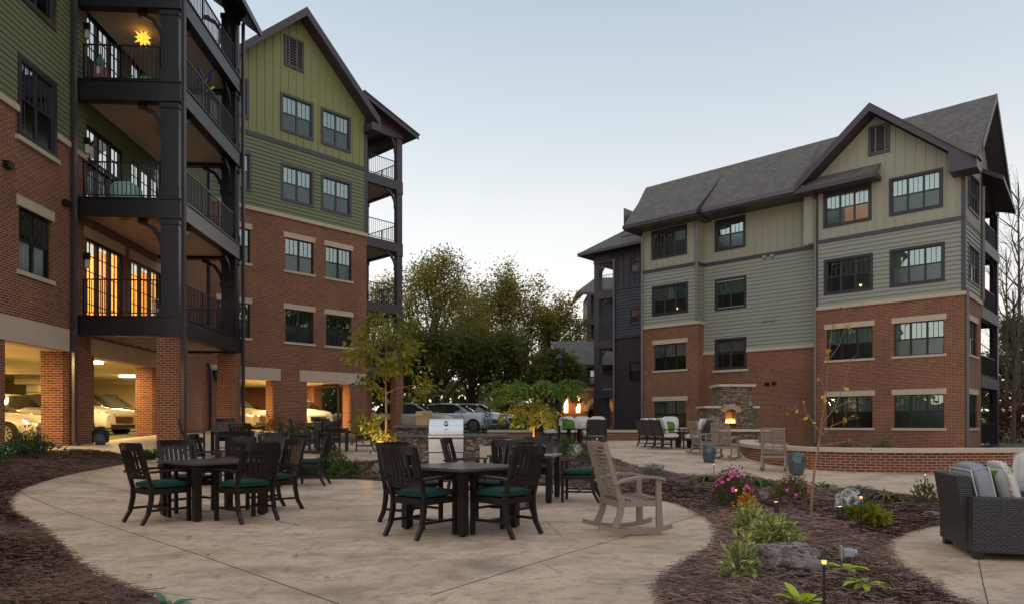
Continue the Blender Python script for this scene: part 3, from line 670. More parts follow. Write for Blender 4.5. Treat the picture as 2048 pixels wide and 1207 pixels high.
s = MB(); wall(s, PR, 0, u1, 7.0, FR[3] + .1, hs); siding(s, PR, .12, u1, 7.16, FR[3] + .05, hs, .205, .045); s.poly([PR.P(u1, 7, 0), PR.P(u1, 7, -.8), PR.P(u1, ZE + .2, -.8), PR.P(u1, ZE + .2, 0)]); s.build('siding_wall', GREY_SD, RB)
s = MB(); wall(s, PR, 0, u1, FR[3] + .1, 14, ht, top=topR, cuts=(UPK, UPK - 3.4, UPK + 3.4)); battens(s, PR, .1, u1 - .1, FR[3] + .18, 0, ht, .42, topR); s.build('board_and_batten_wall', GREY_BB, RB)
band(RB, PR, -.06, u1 + .05, 7.0, 7.17, d=.08); band(RB, PR, 0, u1, FR[3] - .02, FR[3] + .18, TRIM3, .05, 'belt_board')
s = MB(); s.pbox(PR, -.05, .12, 7.17, ZE + .1, -.0, .05); s.pbox(PR, u1 - .12, u1 + .02, 7.17, ZE + .1, 0, .045); s.build('corner_board', TRIM3, RB)
for h in hb: window(RB, PR, *h, n=3, style='brick', blind=BLIND, bfrac=(.5, .5, .5))
for h in hs: window(RB, PR, *h, n=3, style='case', blind=BLIND3 if h is hs[0] else BLIND, bfrac=.5 if h is hs[0] else 0, mat=TRIM)
window(RB, PR, *ht[0], n=3, style='case', blind=BLIND2, bfrac=.5, mat=TRIM); window(RB, PR, *ht[1], n=3, style='case', blind=BLIND2, bfrac=.5, lit=WARM2, mat=TRIM)
vent(RB, PR, PR.u(1780), PR.u(1737), PR.z(1758, 309), PR.z(1758, 250))
# middle, set back
m0, m1 = u1, PR.u(1395)
hm = [rw(PM, 1489, 1434, FR[k]) for k in (1, 2)]; hmt = rw(PM, 1487, 1434, FR[3]); hm0 = rw(PM, 1489, 1436, FR[0], 2.3)
zmb = 5.25
hmm = (hm[0][0], hm[0][1], hm[0][2], hm[0][3])
b = MB(); wall(b, PM, m0, m1, -1, zmb, [(hmm[0], hmm[1], hmm[2], zmb), hm0], .14); b.build('brick_wall', BR_R, RB, uv=True)
s = MB(); wall(s, PM, m0, m1, zmb, FR[3] + .1, [(hmm[0], hmm[1], zmb, hmm[3]), hm[1]]); siding(s, PM, m0, m1, zmb + .17, FR[3], [hmm, hm[1]], .205, .045); s.build('siding_wall', GREY_SD, RB)
s = MB(); wall(s, PM, m0, m1, FR[3] + .1, ZE + .3, [hmt]); battens(s, PM, m0, m1, FR[3] + .18, ZE + .3, [hmt], .42); s.build('board_and_batten_wall', GREY_BB, RB)
band(RB, PM, m0, hmm[0] - .12, zmb, zmb + .17, d=.08); band(RB, PM, hmm[1] + .12, m1, zmb, zmb + .17, d=.08); band(RB, PM, m0, m1, FR[3] - .02, FR[3] + .18, TRIM3, .05, 'belt_board')
o = window(RB, PM, *hmm, n=2, style='case', blind=BLIND, bfrac=.4, mat=TRIM); s = MB(); s.pbox(PM, hmm[0] - .25, hmm[1] + .25, hmm[2] - .25, hmm[2] - .123, 0, .09); s.build('sill', STONE, o)
window(RB, PM, *hm[1], n=2, style='case', blind=BLIND3, bfrac=.5); window(RB, PM, *hmt, n=2, style='case', blind=BLIND3, bfrac=.5); window(RB, PM, *hm0, n=2, style='brick', blind=BLIND, bfrac=.5)
# left block
l0, l1 = PR.u(1395), PR.u(1285)
hl = [rw(PR, 1372, 1308, FR[k]) for k in (0, 1)]; hl2 = [rw(PR, 1373, 1308, FR[2])]; hl3 = [rw(PR, 1371, 1307, FR[3], 2.35)]
b = MB(); wall(b, PR, l0, l1, -1, 7.0, hl, .14); b.poly([PR.P(l0, -1, 0), PR.P(l0, -1, -.75), PR.P(l0, 7, -.75), PR.P(l0, 7, 0)]); b.build('brick_wall', BR_R, RB, uv=True)
s = MB(); wall(s, PR, l0, l1, 7.0, FR[3] + .1, hl2); siding(s, PR, l0, l1, 7.16, FR[3], hl2, .205, .045)
PLs = Pl((PR.P(l0, 0).x, PR.P(l0, 0).y), d=(.6833, .7302)); PLs.n = Vector((.7302, -.6833, 0)); wall(s, PLs, 0, .75, 7, FR[3] + .1); siding(s, PLs, 0, .75, 7.16, FR[3], (), .205, .045); s.build('siding_wall', GREY_SD, RB)
s = MB(); wall(s, PR, l0, l1, FR[3] + .1, ZE + .3, hl3); battens(s, PR, l0, l1, FR[3] + .18, ZE + .3, hl3, .42); wall(s, PLs, 0, .75, FR[3] + .1, ZE + .3); s.build('board_and_batten_wall', GREY_BB, RB)
band(RB, PR, l0 - .05, l1 + .02, 7.0, 7.17, d=.08); s = MB(); s.pbox(PLs, .0, .75, 7.0, 7.17, 0, .08); s.build('stone_band', STONE, RB)
band(RB, PR, l0, l1, FR[3] - .02, FR[3] + .18, TRIM3, .05, 'belt_board'); s = MB(); s.pbox(PLs, 0.05, .75, FR[3] - .02, FR[3] + .18, 0, .05); s.build('belt_board', TRIM3, RB)
for h in hl: window(RB, PR, *h, n=3, style='brick', blind=BLIND, bfrac=.5)
window(RB, PR, *hl2[0], n=3, style='case', blind=BLIND3, bfrac=.5); window(RB, PR, *hl3[0], n=3, style='case', blind=None)
for pl, u_, z, nm in ((PR, PR.u(1700), 9.35, 0), (PR, PR.u(1334), 9.0, 0)):
    m = MB(); c = pl.P(u_ - .3, FR[2] + 1.15, -.62); m.lathe([(.05, .05), (.07, 0), (.05, -.05)], c, 10); m.build('glowing_lamp', BULB, RB)
# dark plum section and its corner porch
k0, k1 = PK.u(1285) - .8, PK.u(1228)
hk = [(PK.u(1278), PK.u(1262), 11.3, 12.2), (PK.u(1279), PK.u(1262), 7.9, 8.85)]; hkb = [(PK.u(1280), PK.u(1261), 4.2, 5.3)]
b = MB(); wall(b, PK, k0, k1, -1, 7.0, hkb, .12); b.build('painted_brick_wall', BR_D, RB, uv=True)
s = MB(); wall(s, PK, k0, k1, 7.0, 10.3, [hk[1]]); siding(s, PK, k0, k1, 7.15, 10.3, [hk[1]], .205, .045); s.build('siding_wall', PLUM, RB)
s = MB(); wall(s, PK, k0, k1, 10.3, 13.2, [hk[0]]); battens(s, PK, k0, k1, 10.3, 13.2, [hk[0]], .42); s.build('board_and_batten_wall', PLUM, RB)
band(RB, PK, k0, k1, 7.0, 7.12, GUTTER, .08); band(RB, PK, k0, k1, 10.22, 10.4, PLUM, .06, 'belt_board')
for h in hk: window(RB, PK, *h, n=1, style='case', mat=PLUM, lites=3)
window(RB, PK, *hkb[0], n=1, style='case', mat=BLACKM, lites=3, lw=.04)
q0, q1 = k1, PK.u(1187); QD = 5.0
QS = Pl((PK.P(q1, 0).x, PK.P(q1, 0).y), d=(.6833, .7302)); QS.n = Vector((-.7302, .6833, 0))
for zf in (3.6, 6.98, 10.36, 13.3):
    if zf > 13: m = MB(); m.pbox(PK, q0, q1, 12.25, 13.1, -.3, 0); m.pbox(PK, q1 - .3, q1, 12.25, 13.1, -QD, -.3)
    else: m = MB(); m.pbox(PK, q0, q1, zf - .55, zf, -.3, 0); m.pbox(PK, q1 - .3, q1, zf - .55, zf, -QD, -.3)
    m.build('porch_beam', TRIM3, RB)
    m = MB(); m.pbox(PK, q0, q1 - .3, (13.0 if zf > 13 else zf - .1), (13.2 if zf > 13 else zf - .02), -QD, -.3); m.build('porch_deck', SOFFIT, RB)
    if zf < 13:
        rail(RB, PK.P(q0 + .1, 0, -.15), PK.P(q1 - .5, 0, -.15), zf); zt = {3.6: 6.43, 6.98: 9.81, 10.36: 12.25}[zf]
        for dd in (-.42, -QD): m = MB(); m.pbox(PK, q1 - .45, q1 - .02, zf, zt, dd, dd + .38); bracket(m, PK, q1 - .45, zt, -1, -.3, -.15) if dd > -1 else None; m.build('porch_column', TRIM3, RB)
m = MB(); m.pbox(PK, q1 - .8, q1, -.5, 3.04, -.8, 0); m.build('porch_column', BR_D, RB, uv=True)
m = MB(); wall(m, PK.shift(d=-1.6), q0, q1 - 1.0, 3.6, 6.9); wall(m, PK.shift(d=-1.6), q0, q1 - 1.0, 6.98, 10.3); m.build('porch_back_wall', plain('dusky_plum', (.03, .026, .032), .7, bump=0), RB)
# right end: brick return, porch beyond
b = MB(); E1 = RS.u(1962)
hr = [(.95, 2.95, FR[k] + .85, FR[k] + 2.4) for k in (0, 1)]; hr2 = [(.75, 3.0, FR[2] + .85, FR[2] + 2.4)]; hr3 = [(.75, 3.0, FR[3] + .75, FR[3] + 2.3)]
wall(b, RS, 0, E1, -1, 7.0, hr, .14); b.build('brick_wall', BR_R, RB, uv=True)
s = MB(); wall(s, RS, 0, E1, 7, FR[3] + .1, hr2); siding(s, RS, .1, E1, 7.16, FR[3], hr2, .205, .045); s.build('siding_wall', GREY_SD, RB)
URK = 3.05; ZRK = 16.45
def topS(u): return min(ZRK - 1.12 * (URK - u) if u < URK else ZRK - .88 * (u - URK), ZRK)
s = MB(); wall(s, RS, 0, 7.9, FR[3] + 3.0, 14, [], top=topS, cuts=(URK, 5.0)); wall(s, RS, 0, E1, FR[3] + .1, FR[3] + 3.0, hr3); battens(s, RS, .1, 6.2, FR[3] + .18, 0, hr3 + [(E1, 9, 0, 13.4)], .40, lambda u: max(topS(u), 11)); s.build('board_and_batten_wall', GREY_BB, RB)
for h in hr: window(RB, RS, *h, n=3, style='brick', blind=None)
window(RB, RS, *hr2[0], n=3, style='case', blind=BLIND2, bfrac=.5); window(RB, RS, *hr3[0], n=3, style='case', blind=BLIND2, bfrac=.5)
band(RB, RS, 0.0, E1 + .1, 7.0, 7.17, d=.08); band(RB, RS, 0, E1, FR[3] - .02, FR[3] + .18, TRIM3, .05, 'belt_board'); s = MB(); s.pbox(RS, 0.0, .14, 7.17, 13.2, .0, .05); s.pbox(RS, E1 - .2, E1 + .05, 7.17, 13.3, 0, .08); s.build('corner_board', TRIM3, RB)
m = MB(); m.pbox(RS, 2.2, 2.75, 13.75, 15.2, 0, .06); m.build('gable_vent', TRIM2, RB)
for k, zf in enumerate(FR + [12.9]):
    ua, ub = E1 + .05, 8.7
    m = MB(); m.pbox(RS, ua, ub, zf - .55, zf, -.3, 0.02); m.pbox(RS, ub - .3, ub, zf - .55, zf, -4, -.3); m.build('porch_beam', TRIM3 if k else BLACKM, RB)
    m = MB(); m.pbox(RS, ua, ub - .3, zf - .15, zf - .02, -4, -.3); m.build('porch_deck', TRIM2, RB)
    if k < 4:
        rail(RB, RS.P(ua + .1, 0, -.1), RS.P(ub - .3, 0, -.1), zf); zt = (FR + [12.9])[k + 1] - .55
        for uu, dd in ((ub - .4, -.36), (ub - .4, -4), ): m = MB(); m.pbox(RS, uu, uu + .38, zf, zt, dd, dd + .36); (bracket(m, RS, uu, zt, -1, -.3, -.15) if dd > -1 else None); m.build('porch_column', TRIM2, RB)
m = MB(); m.pbox(RS, E1, 8.7, -1, FR[0] - .56, -.25, 0); m.build('brick_wall', BR_R, RB, uv=True)
m = MB(); m.pbox(RS, 8.2, 8.3, -1, 12.3, -4.5, -1.4); m.pbox(RS, E1 + .05, 8.7, -1, 13.2, -4.6, -4.5); m.build('porch_back_wall', MAT['dusky_plum'], RB)
# --- roofs
def RW(u, v, z): return PR.P(u, z, -v)
VR, ZR = 2.75, 16.65; OH = .75
SL = (ZR - 13.28) / (VR + OH)
r = MB(); f = MB()
uL = PR.u(1285) + .6
# long front slope from the right end to the left block, ridge at VR
GO = .95; uR_, uL_ = -.62, u1 + .75; hR = ZRP + .36
zr_ = lambda u: hR - PITR * abs(u - UPK)
def vmeet(z): return (z - 13.28) / SL - OH
slab(r, [RW(-.75, vmeet(zr_(-.75)), zr_(-.75)), RW(UPK, vmeet(hR), hR), RW(UPK, VR, ZR), RW(-.75, VR, ZR)], .07)
slab(r, [RW(UPK, vmeet(hR), hR), RW(uL_, vmeet(zr_(uL_)), zr_(uL_)), RW(uL_, VR, ZR), RW(UPK, VR, ZR)], .07)
slab(r, [RW(uL_ - .3, -OH, 13.28), RW(uL + .0, -OH - 0, 13.28), RW(uL + .9, VR, ZR), RW(uL_ - .3, VR, ZR)], .07)
slab(r, [RW(-.75, VR, ZR), RW(uL + .9, VR, ZR), RW(uL + .9, 7.4, 12.6), RW(-.75, 7.4, 12.6)], .07)
# raised lower slope on the left block, dying into the main slope at a valley
vT = 1.7; zT = 13.28 + SL * (vT + OH)
slab(r, [RW(l0 - .55, -OH - .35, 13.22), RW(uL + .02, -OH - .35, 13.22), RW(uL + .5, vT, zT + .05), RW(l0 - .55, vT, zT + .05)], .16)
r.build('roof', ROOF, RB, uv=True)
f.pbox(PR, u1 + .3, l0 - .5, 13.02, 13.24, OH, OH + .10); f.pbox(PR, l0 - .55, uL + .05, 12.95, 13.18, OH + .35, OH + .45)
f.pbox(PR, u1 + .3, uL, 12.96, 13.02, -.9, OH); f.pbox(PR, l0 - .5, uL, 12.88, 12.95, -.9, OH + .35)
f.build('gutter', GUTTER, RB)
f = MB(); slab(f, [RW(l0 - .56, -OH - .45, 13.20), RW(l0 - .56, vT, zT), RW(l0 - .60, vT, zT), RW(l0 - .60, -OH - .45, 13.20)], .26); f.build('valley_board', TRIM3, RB); f = MB()
slab(f, [RW(-.76, -OH + .1, 13.36), RW(-.76, VR, ZR + .02), RW(-.81, VR, ZR + .02), RW(-.81, -OH + .1, 13.36)], .34); slab(f, [RW(-.76, VR, ZR + .02), RW(-.76, 7.4, 12.62), RW(-.81, 7.4, 12.62), RW(-.81, VR, ZR + .02)], .34)
slab(f, [RW(-.76, 0, 13.86), RW(-.76, VR, ZR - .12), RW(0, VR, ZR - .12), RW(0, 0, 13.86)], .1); slab(f, [RW(-.76, VR, ZR - .12), RW(-.76, 7.4, 12.48), RW(0, 7.4, 12.48), RW(0, VR, ZR - .12)], .1)
m = MB(); slab(m, [RW(-.95, 3.5, 13.0), RW(-.95, 7.2, 12.2), RW(-.0, 7.2, 12.5), RW(-.0, 3.5, 13.6)], .22); m.build('pent_roof', TRIM3, RB)
f.build('rake_board', TRIM3, RB)
# front gable roof
r = MB(); f = MB()
for e in (uR_, uL_):
    slab(r, [RW(UPK, -GO, hR), RW(e, -GO, zr_(e)), RW(e, vmeet(zr_(e)) + .3, zr_(e)), RW(UPK, vmeet(hR) + .3, hR)], .07)
    slab(f, [RW(UPK, -GO, hR - .05), RW(e, -GO, zr_(e) - .05), RW(e, -GO + .06, zr_(e) - .05), RW(UPK, -GO + .06, hR - .05)], .34)
    slab(f, [RW(UPK, -GO + .06, hR - .2), RW(e, -GO + .06, zr_(e) - .2), RW(e, .3, zr_(e) - .2), RW(UPK, .3, hR - .2)], .09)
e = uR_; f.hexa([RW(a, b_, z) for z in (zr_(e) - .42, zr_(e) - .05) for a, b_ in ((e, -GO - .01), (e + 1.05, -GO - .01), (e + 1.05, .1), (e, .1))])
f.poly([RW(e, -GO - .011, zr_(e) - .06), RW(e + 1.05, -GO - .011, zr_(e) - .06), RW(e + 1.05, -GO - .011, zr_(e + 1.05) - .3)])
r.build('roof', ROOF, RB, uv=True)
# little pent roof over the left window
pu0, pu1 = PR.u(1762), u1 + .75
r = MB(); slab(r, [RW(pu0, -GO + .1, 13.13), RW(pu1 - .1, -GO + .1, 13.13), RW(pu1 - 1.0, 0, 13.75), RW(pu0, 0, 13.75)], .06); r.build('pent_roof', ROOF, RB, uv=True)
f.pbox(PR, pu0 - .03, pu1, 12.88, 13.07, .0, GO - .04)
f.pbox(PR, -.6, .02, 12.9, 13.05, -.4, .9)
f.build('gable_trim', TRIM3, RB)
# lower roof over the plum section
r = MB(); ku0, ku1 = PK.u(1300), PK.u(1168)
kz = 13.0; slab(r, [PK.P(ku0, kz, .8), PK.P(q1 + .7, kz, .8), PK.P(q1 - 2.3, kz + 2.2, -2.3), PK.P(ku0, kz + 2.2, -2.3)], .08); slab(r, [PK.P(q1 + .7, kz, .8), PK.P(q1 + .7, kz, -QD - 1), PK.P(q1 - 2.3, kz + 2.2, -QD - 1), PK.P(q1 - 2.3, kz + 2.2, -2.3)], .08)
kg = PK.u(1237); slab(r, [PK.P(ku0 - 3, kz + 3.0, -2.6), PK.P(kg, kz + 3.0, -2.6), PK.P(kg + .0, kz + .9, -.3), PK.P(ku0 - 3, kz + .9, -.3)], .1)
r.build('roof', ROOF, RB, uv=True)
f = MB(); f.pbox(PK, ku0, q1 + .72, kz - .2, kz - .02, .8, .9); f.pbox(PK, ku0, q1 + .7, kz - .16, kz - .09, -1, .8); f.pbox(PK, q1 - .2, q1 + .7, kz - .16, kz - .09, -QD - 1, -1.0); f.pbox(PK, q1 + .7, q1 + .8, kz - .2, kz - .02, -QD - 1, .8)
f.pbox(PK, kg + .01, kg + .06, kz + .5, kz + 2.9, -2.6, -.7); f.build('gutter', GUTTER, RB)
# downspouts
for pl, u_, zt, zb in ((PR, l1 - .02, 12.9, .3), (PK, k1 - .05, 12.6, .3), (PR, u1 + .02, 12.9, .3), (RS, .06, 7.2, .1), (PR, l0 + .02, 12.8, 7.2), (RS, E1, 12.6, 7.2)):
    if pl is PR and u_ == l0 + .02: downspout(RB, [PR.P(u_, zt, .08), PR.P(u_, zb, .08)], .14); continue
    downspout(RB, [pl.P(u_, zt + .12, .75 if pl is not RS else .1), pl.P(u_, zt - .25, .1), pl.P(u_, zb, .1)], .11)
for px, py in ((1530, 514), (1545, 512), (1530, 639), (1546, 637), (1535, 766), (1549, 765)):
    m = MB(); u_ = PM.u(px); z = PM.z(px, py); m.pbox(PM, u_ - .1, u_ + .1, z - .1, z + .06, 0, .13); m.build('vent_hood', GREY_SD if py < 700 else BLACKM, RB)
fixparent(RB)
# further wing of plum siding glimpsed behind, and the low gatehouse with lit sconces
FB = empty('plum_apartment_wing', PX(1172, 850, 62), 0, 'dark plum siding wing glimpsed behind the corner porches of the grey building', 'building'); FB.location.z = .6
m = MB(); m.box((3.6, 3, 6.2), (6.6, 5, 12.4)); m.build('siding_wall', PLUM, FB)
m = MB(); slab(m, [(-.9, -.6, 12.2), (7, -.6, 12.2), (7, 3, 14.2), (1.2, 3, 14.2)], .25); slab(m, [(-.9, -.6, 12.2), (1.2, 3, 14.2), (1.2, 6, 14.2), (-.9, 6, 12.2)], .25); m.build('roof', ROOF, FB, uv=True)
for z in (3, 6.3, 9.6): m = MB(); m.box((.4, -.1, z), (1.4, 1.2, .5)); m.build('porch_beam', TRIM3, FB)
m = MB(); m.box((.2, -.45, 6), (.35, .35, 12)); m.build('porch_column', TRIM3, FB)
LH = empty('low_gatehouse', PX(1117, 847, 52), 0, 'low grey sided gatehouse with a brick base, stone arches and lit wall lanterns', 'building'); LH.location.z = .7
PLH = Pl((LH.location.x, LH.location.y), d=(1, 0)); b = MB(); zb = .7
wall(b, PLH, 0, 6.6, zb, 3.75, [(2.2, 3.9, zb, 2.35), (4.6, 6.2, zb, 2.35)], .4)
b.build('brick_wall', BR_R, LH, uv=True); s = MB(); wall(s, PLH, .8, 6.6, 3.75, 5.6, [(2.0, 2.9, 4.2, 5.3), (4.6, 5.5, 4.2, 5.3)]); siding(s, PLH, .8, 6.6, 3.9, 5.6, [(2.0, 2.9, 4.2, 5.3), (4.6, 5.5, 4.2, 5.3)]); s.build('siding_wall', plain('dusky_grey_siding', (.16, .145, .125), .7, bump=0), LH)
band(LH, PLH, .6, 6.6, 3.75, 3.9, d=.1); band(LH, PLH, .4, 2.1, 1.45, 1.7, d=.12, name='stone_ledge')
for a in (2.0, 4.6): window(LH, PLH, a, a + .9, 4.2, 5.3, n=1, style='case', blind=BLIND2, bfrac=.4)
for ca in (3.05, 5.4):
    m = MB(); n = 11
    for i in range(n):
        t0, t1 = math.pi * i / n, math.pi * (i + 1) / n
        q = [(ca + r_ * math.cos(t), 2.2 + r_ * math.sin(t) * .9) for r_, t in ((.85, t0), (1.2, t0), (1.2, t1), (.85, t1))]
        m.hexa([PLH.P(a, z, .0) for a, z in q] + [PLH.P(a, z, .07) for a, z in q])
    m.build('stone_arch', STONE, LH)
    m = MB(); m.pbox(PLH, ca - .85, ca + .85, zb, 3.0, -3, -2.9); m.build('dark_entry', DARKROOM, LH)
for x in (.55, 1.45, 4.55):
    m = MB(); m.pbox(PLH, x - .14, x + .14, 2.1, 3.4, .0, .16); s_ = m.build('wall_lantern', emis('lantern_glow', (1, .66, .32), 3.5) if 'lantern_glow' not in MAT else MAT['lantern_glow'], LH)
    a = bpy.data.lights.new('lantern_light', 'POINT'); a.energy = 16; a.color = (1, .5, .15); a.shadow_soft_size = .2; o = bpy.data.objects.new('lantern_light', a); COL.objects.link(o); o.location = PLH.P(x, 2.6, .45)
r = MB(); slab(r, [PLH.P(-.3, 5.6, .8), PLH.P(7, 5.6, .8), PLH.P(7, 7.8, -3.5), PLH.P(-.3, 7.8, -3.5)], .15); r.build('roof', ROOF, LH, uv=True)
m = MB(); m.pbox(PLH, -.3, 7, 5.35, 5.58, .75, .95); m.pbox(PLH, 0, .25, 3.9, 5.4, .3, .6); m.build('fascia', TRIM2, LH)
fixparent(LH)
# ================================================================== fireplace
FP0 = Pl(PX(1413, 850, 27.6)[:2], d=(1, .03)); wf = FP0.u(1513)
gz = .45; FPL = empty('outdoor_fireplace', FP0.P(wf / 2, gz), 0, 'stepped ledge stone fireplace with a small fire burning under a brick arch', 'fireplace')
a0, a1 = FP0.u(1441), FP0.u(1505); zs, zt, zh = FP0.z(1440, 815), FP0.z(1470, 772), FP0.z(1470, 857)
ho = (FP0.u(1451), FP0.u(1473), FP0.z(1460, 851), FP0.z(1460, 823)); rc = (ho[1] - ho[0]) / 2; cx_ = (ho[0] + ho[1]) / 2
m = MB(); D_ = -1.1
wall(m, FP0, 0, a0, -.2, zs); wall(m, FP0, a1, wf, -.2, zs); wall(m, FP0, a0, a1, -.2, zt, [ho], .5, d=.0)
for u_, z in ((0, zs), (a0, zt), (a1, zt), (wf, zs)): m.poly([FP0.P(u_, -.2, 0), FP0.P(u_, -.2, D_), FP0.P(u_, z, D_), FP0.P(u_, z, 0)])
m.pbox(FP0, cx_ - .75, wf + .05, -.2, zh - .09, .001, .85)
m.build('stone_masonry', LEDGE, FPL, uv=True)
m = MB(); m.pbox(FP0, a0 - .1, a1 + .1, zt, zt + .09, D_, .1); m.build('cap_stone', STONE, FPL)
m = MB(); m.pbox(FP0, -.1, a0 - .001, zs, zs + .08, D_, .1); m.build('cap_stone', STONE, FPL); m = MB(); m.pbox(FP0, a1 + .001, wf + .1, zs, zs + .08, D_, .1); m.build('cap_stone', STONE, FPL)
m = MB(); m.pbox(FP0, cx_ - .85, wf + .15, zh - .09, zh, -.4, .95); m.build('hearth_slab', STONE, FPL)
m = MB(); n = 9
for i in range(n):
    t0, t1 = R(20) + R(140) * i / n, R(20) + R(140) * (i + .88) / n
    q = [(cx_ + r_ * math.cos(t) * 1.12, ho[3] - rc * .45 + r_ * math.sin(t)) for r_, t in ((rc, t0), (rc + .2, t0), (rc + .2, t1), (rc, t1))]
    m.hexa([FP0.P(a, z, .0) for a, z in q] + [FP0.P(a, z, .05) for a, z in q])
m.build('brick_arch', plain('tan_brick', (.42, .27, .15), .85, var=.3, scale=8), FPL)
m = MB(); m.pbox(FP0, ho[0], ho[1], ho[2], ho[3], -.55, -.5); m.build('firebox', plain('fire_brick', (.5, .25, .12), .9, var=.2), FPL)
rng = random.Random(4); m = MB()
for i in range(7):
    a = cx_ + (i - 2) * .055; m.lathe([(.035, 0), (.045, .04), (.022, .10), (.003, .14 + .06 * rng.random())], FP0.P(a, ho[2] + .12, -.2 - .1 * rng.random()), 7)
m.build('flames', emis('flame_glow', (1, .50, .10), 6), FPL)
m = MB()
for i in range(5): a = cx_ - .25 + .13 * i; m.tube([FP0.P(a, ho[2] + .06, -.05), FP0.P(a + .08, ho[2] + .12, -.4)], .05, 7)
m.build('fire_logs', DARKROOM, FPL)
a = bpy.data.lights.new('fire_light', 'POINT'); a.energy = 1.6; a.color = (1, .45, .12); a.shadow_soft_size = .1; o = bpy.data.objects.new('fire_light', a); COL.objects.link(o); o.location = FP0.P(cx_, ho[2] + .35, -.12)
fixparent(FPL)
# ================================================================== low walls
def lowwall(name, pts, z0f, h, th, cap, label, cat='wall', capw=.09, n=24, mat=None):
    """brick wall with a stone cap along a smooth path; z0f gives ground height"""
    P = [Vector((x, y, 0)) for x, y in pts]
    if len(P) > 2:
        Q = []
        for i in range(len(P) - 1):
            p0, p1, p2, p3 = P[max(i - 1, 0)], P[i], P[i + 1], P[min(i + 2, len(P) - 1)]
            for k in range(8):
                t = k / 8; Q.append(.5 * ((2 * p1) + (p2 - p0) * t + (2 * p0 - 5 * p1 + 4 * p2 - p3) * t * t + (3 * p1 - p0 - 3 * p2 + p3) * t ** 3))
        P = Q + [P[-1]]
    root = empty(name, P[len(P) // 2], 0, label, cat); top = z0f + h
    b = MB(); c = MB(); nn = []
    for i, p in enumerate(P):
        t = (P[min(i + 1, len(P) - 1)] - P[max(i - 1, 0)]).normalized(); nn.append(Vector((-t.y, t.x, 0)))
    for i in range(len(P) - 1):
        for sgn in (1, -1):
            a, d = P[i] + nn[i] * sgn * th / 2, P[i + 1] + nn[i + 1] * sgn * th / 2
            b.poly([(a.x, a.y, -.3), (d.x, d.y, -.3), (d.x, d.y, top), (a.x, a.y, top)])
    for i in (0, -1):
        a, d = P[i] + nn[i] * th / 2, P[i] - nn[i] * th / 2; b.poly([(a.x, a.y, -.3), (d.x, d.y, -.3), (d.x, d.y, top), (a.x, a.y, top)])
    L = 0; ow = b.build('brickwork', mat or BR_W, root, uv=True)
    # continuous brick coursing along the curve
    uvl = ow.data.uv_layers[0].data; S = [0]
    for i in range(len(P) - 1): S.append(S[-1] + (P[i + 1] - P[i]).length)
    for i in range(len(P) - 1):
        for s_ in range(2):
            q = (i * 2 + s_) * 4
            for k, (uu, zz) in enumerate(((S[i], -.3), (S[i + 1], -.3), (S[i + 1], top), (S[i], top))): uvl[q + k].uv = (uu, zz - top + .0677 * 40)
    c.sweep([(p.x, p.y, top + cap / 2) for p in P], th + capw, cap); c.build('cap_stone', STONE, root)
    fixparent(root); return root
lowwall('brick_seat_wall', [(9.1, 26.6), (8.2, 24.6), (7.55, 22.4), (7.1, 20.3), (7.25, 18.3), (8.1, 17.25), (9.5, 16.85), (11.2, 16.9), (13.2, 17.3), (16.5, 18.6)], .02, .55, .42, .10, 'curved red brick seat wall with pale stone cap sweeping round the raised lawn', capw=.12)
lowwall('brick_garden_wall', [(-1.05, 30.2), (8.0, 29.7)], .5, .40, .3, .10, 'long straight low brick wall with stone cap behind the lounge seating')
# ================================================================== ground
from mathutils.geometry import delaunay_2d_cdt
def smooth_ring(pts, n=6):
    P = [Vector((p[0], p[1])) for p in pts]; N = len(P); Q = []
    for i in range(N):
        p0, p1, p2, p3 = P[i - 1], P[i], P[(i + 1) % N], P[(i + 2) % N]
        for k in range(n):
            t = k / n; Q.append(.5 * ((2 * p1) + (p2 - p0) * t + (2 * p0 - 5 * p1 + 4 * p2 - p3) * t * t + (3 * p1 - p0 - 3 * p2 + p3) * t ** 3))
    return Q
def dist_ring(pts, ring):
    """distance to the ring, positive inside"""
    P = np.asarray(pts, float); A = np.asarray([tuple(q) for q in ring], float); B = np.roll(A, -1, 0); best = np.full(len(P), 1e9); ins = np.zeros(len(P), bool)
    for a, b in zip(A, B):
        ab = b - a; L = (ab * ab).sum() + 1e-12; t = np.clip(((P - a) @ ab) / L, 0, 1); best = np.minimum(best, np.linalg.norm(P - a - t[:, None] * ab, axis=1))
        c = ((a[1] > P[:, 1]) != (b[1] > P[:, 1])); x = (b[0] - a[0]) * (P[:, 1] - a[1]) / (b[1] - a[1] + 1e-12) + a[0]; ins ^= c & (P[:, 0] < x)
    return np.where(ins, best, -best)
def sheet(name, ring, zf, mat, step=.4, smooth=True):
    ring = [Vector((p[0], p[1])) for p in ring]
    xs = [p.x for p in ring]; ys = [p.y for p in ring]
    gx, gy = np.meshgrid(np.arange(min(xs), max(xs), step), np.arange(min(ys), max(ys), step)); pts = np.stack([gx.ravel(), gy.ravel()], 1)
    pts = pts[dist_ring(pts, ring) > step * .35]
    V = ring + [Vector(p) for p in pts]; n = len(ring)
    v, e, f, *_ = delaunay_2d_cdt(V, [], [list(range(n))], 1, 1e-5)
    m = MB(); m.v = [(p.x, p.y, zf(p.x, p.y)) for p in v]; m.f = [tuple(q) for q in f]; m.m = [0] * len(m.f)
    return m.build(name, mat, smooth=smooth)
def gridsheet(name, x0, x1, y0, y1, step, zf, mat):
    xs = np.arange(x0, x1 + step / 2, step); ys = np.arange(y0, y1 + step / 2, step); nx, ny = len(xs), len(ys)
    V = [(x, y, zf(x, y)) for y in ys for x in xs]; i = np.arange(nx - 1); j = np.arange(ny - 1); I, J = np.meshgrid(i, j); a = (J * nx + I).ravel()
    return npmesh(name, V, np.stack([a, a + 1, a + nx + 1, a + nx], 1), mat, smooth=True)
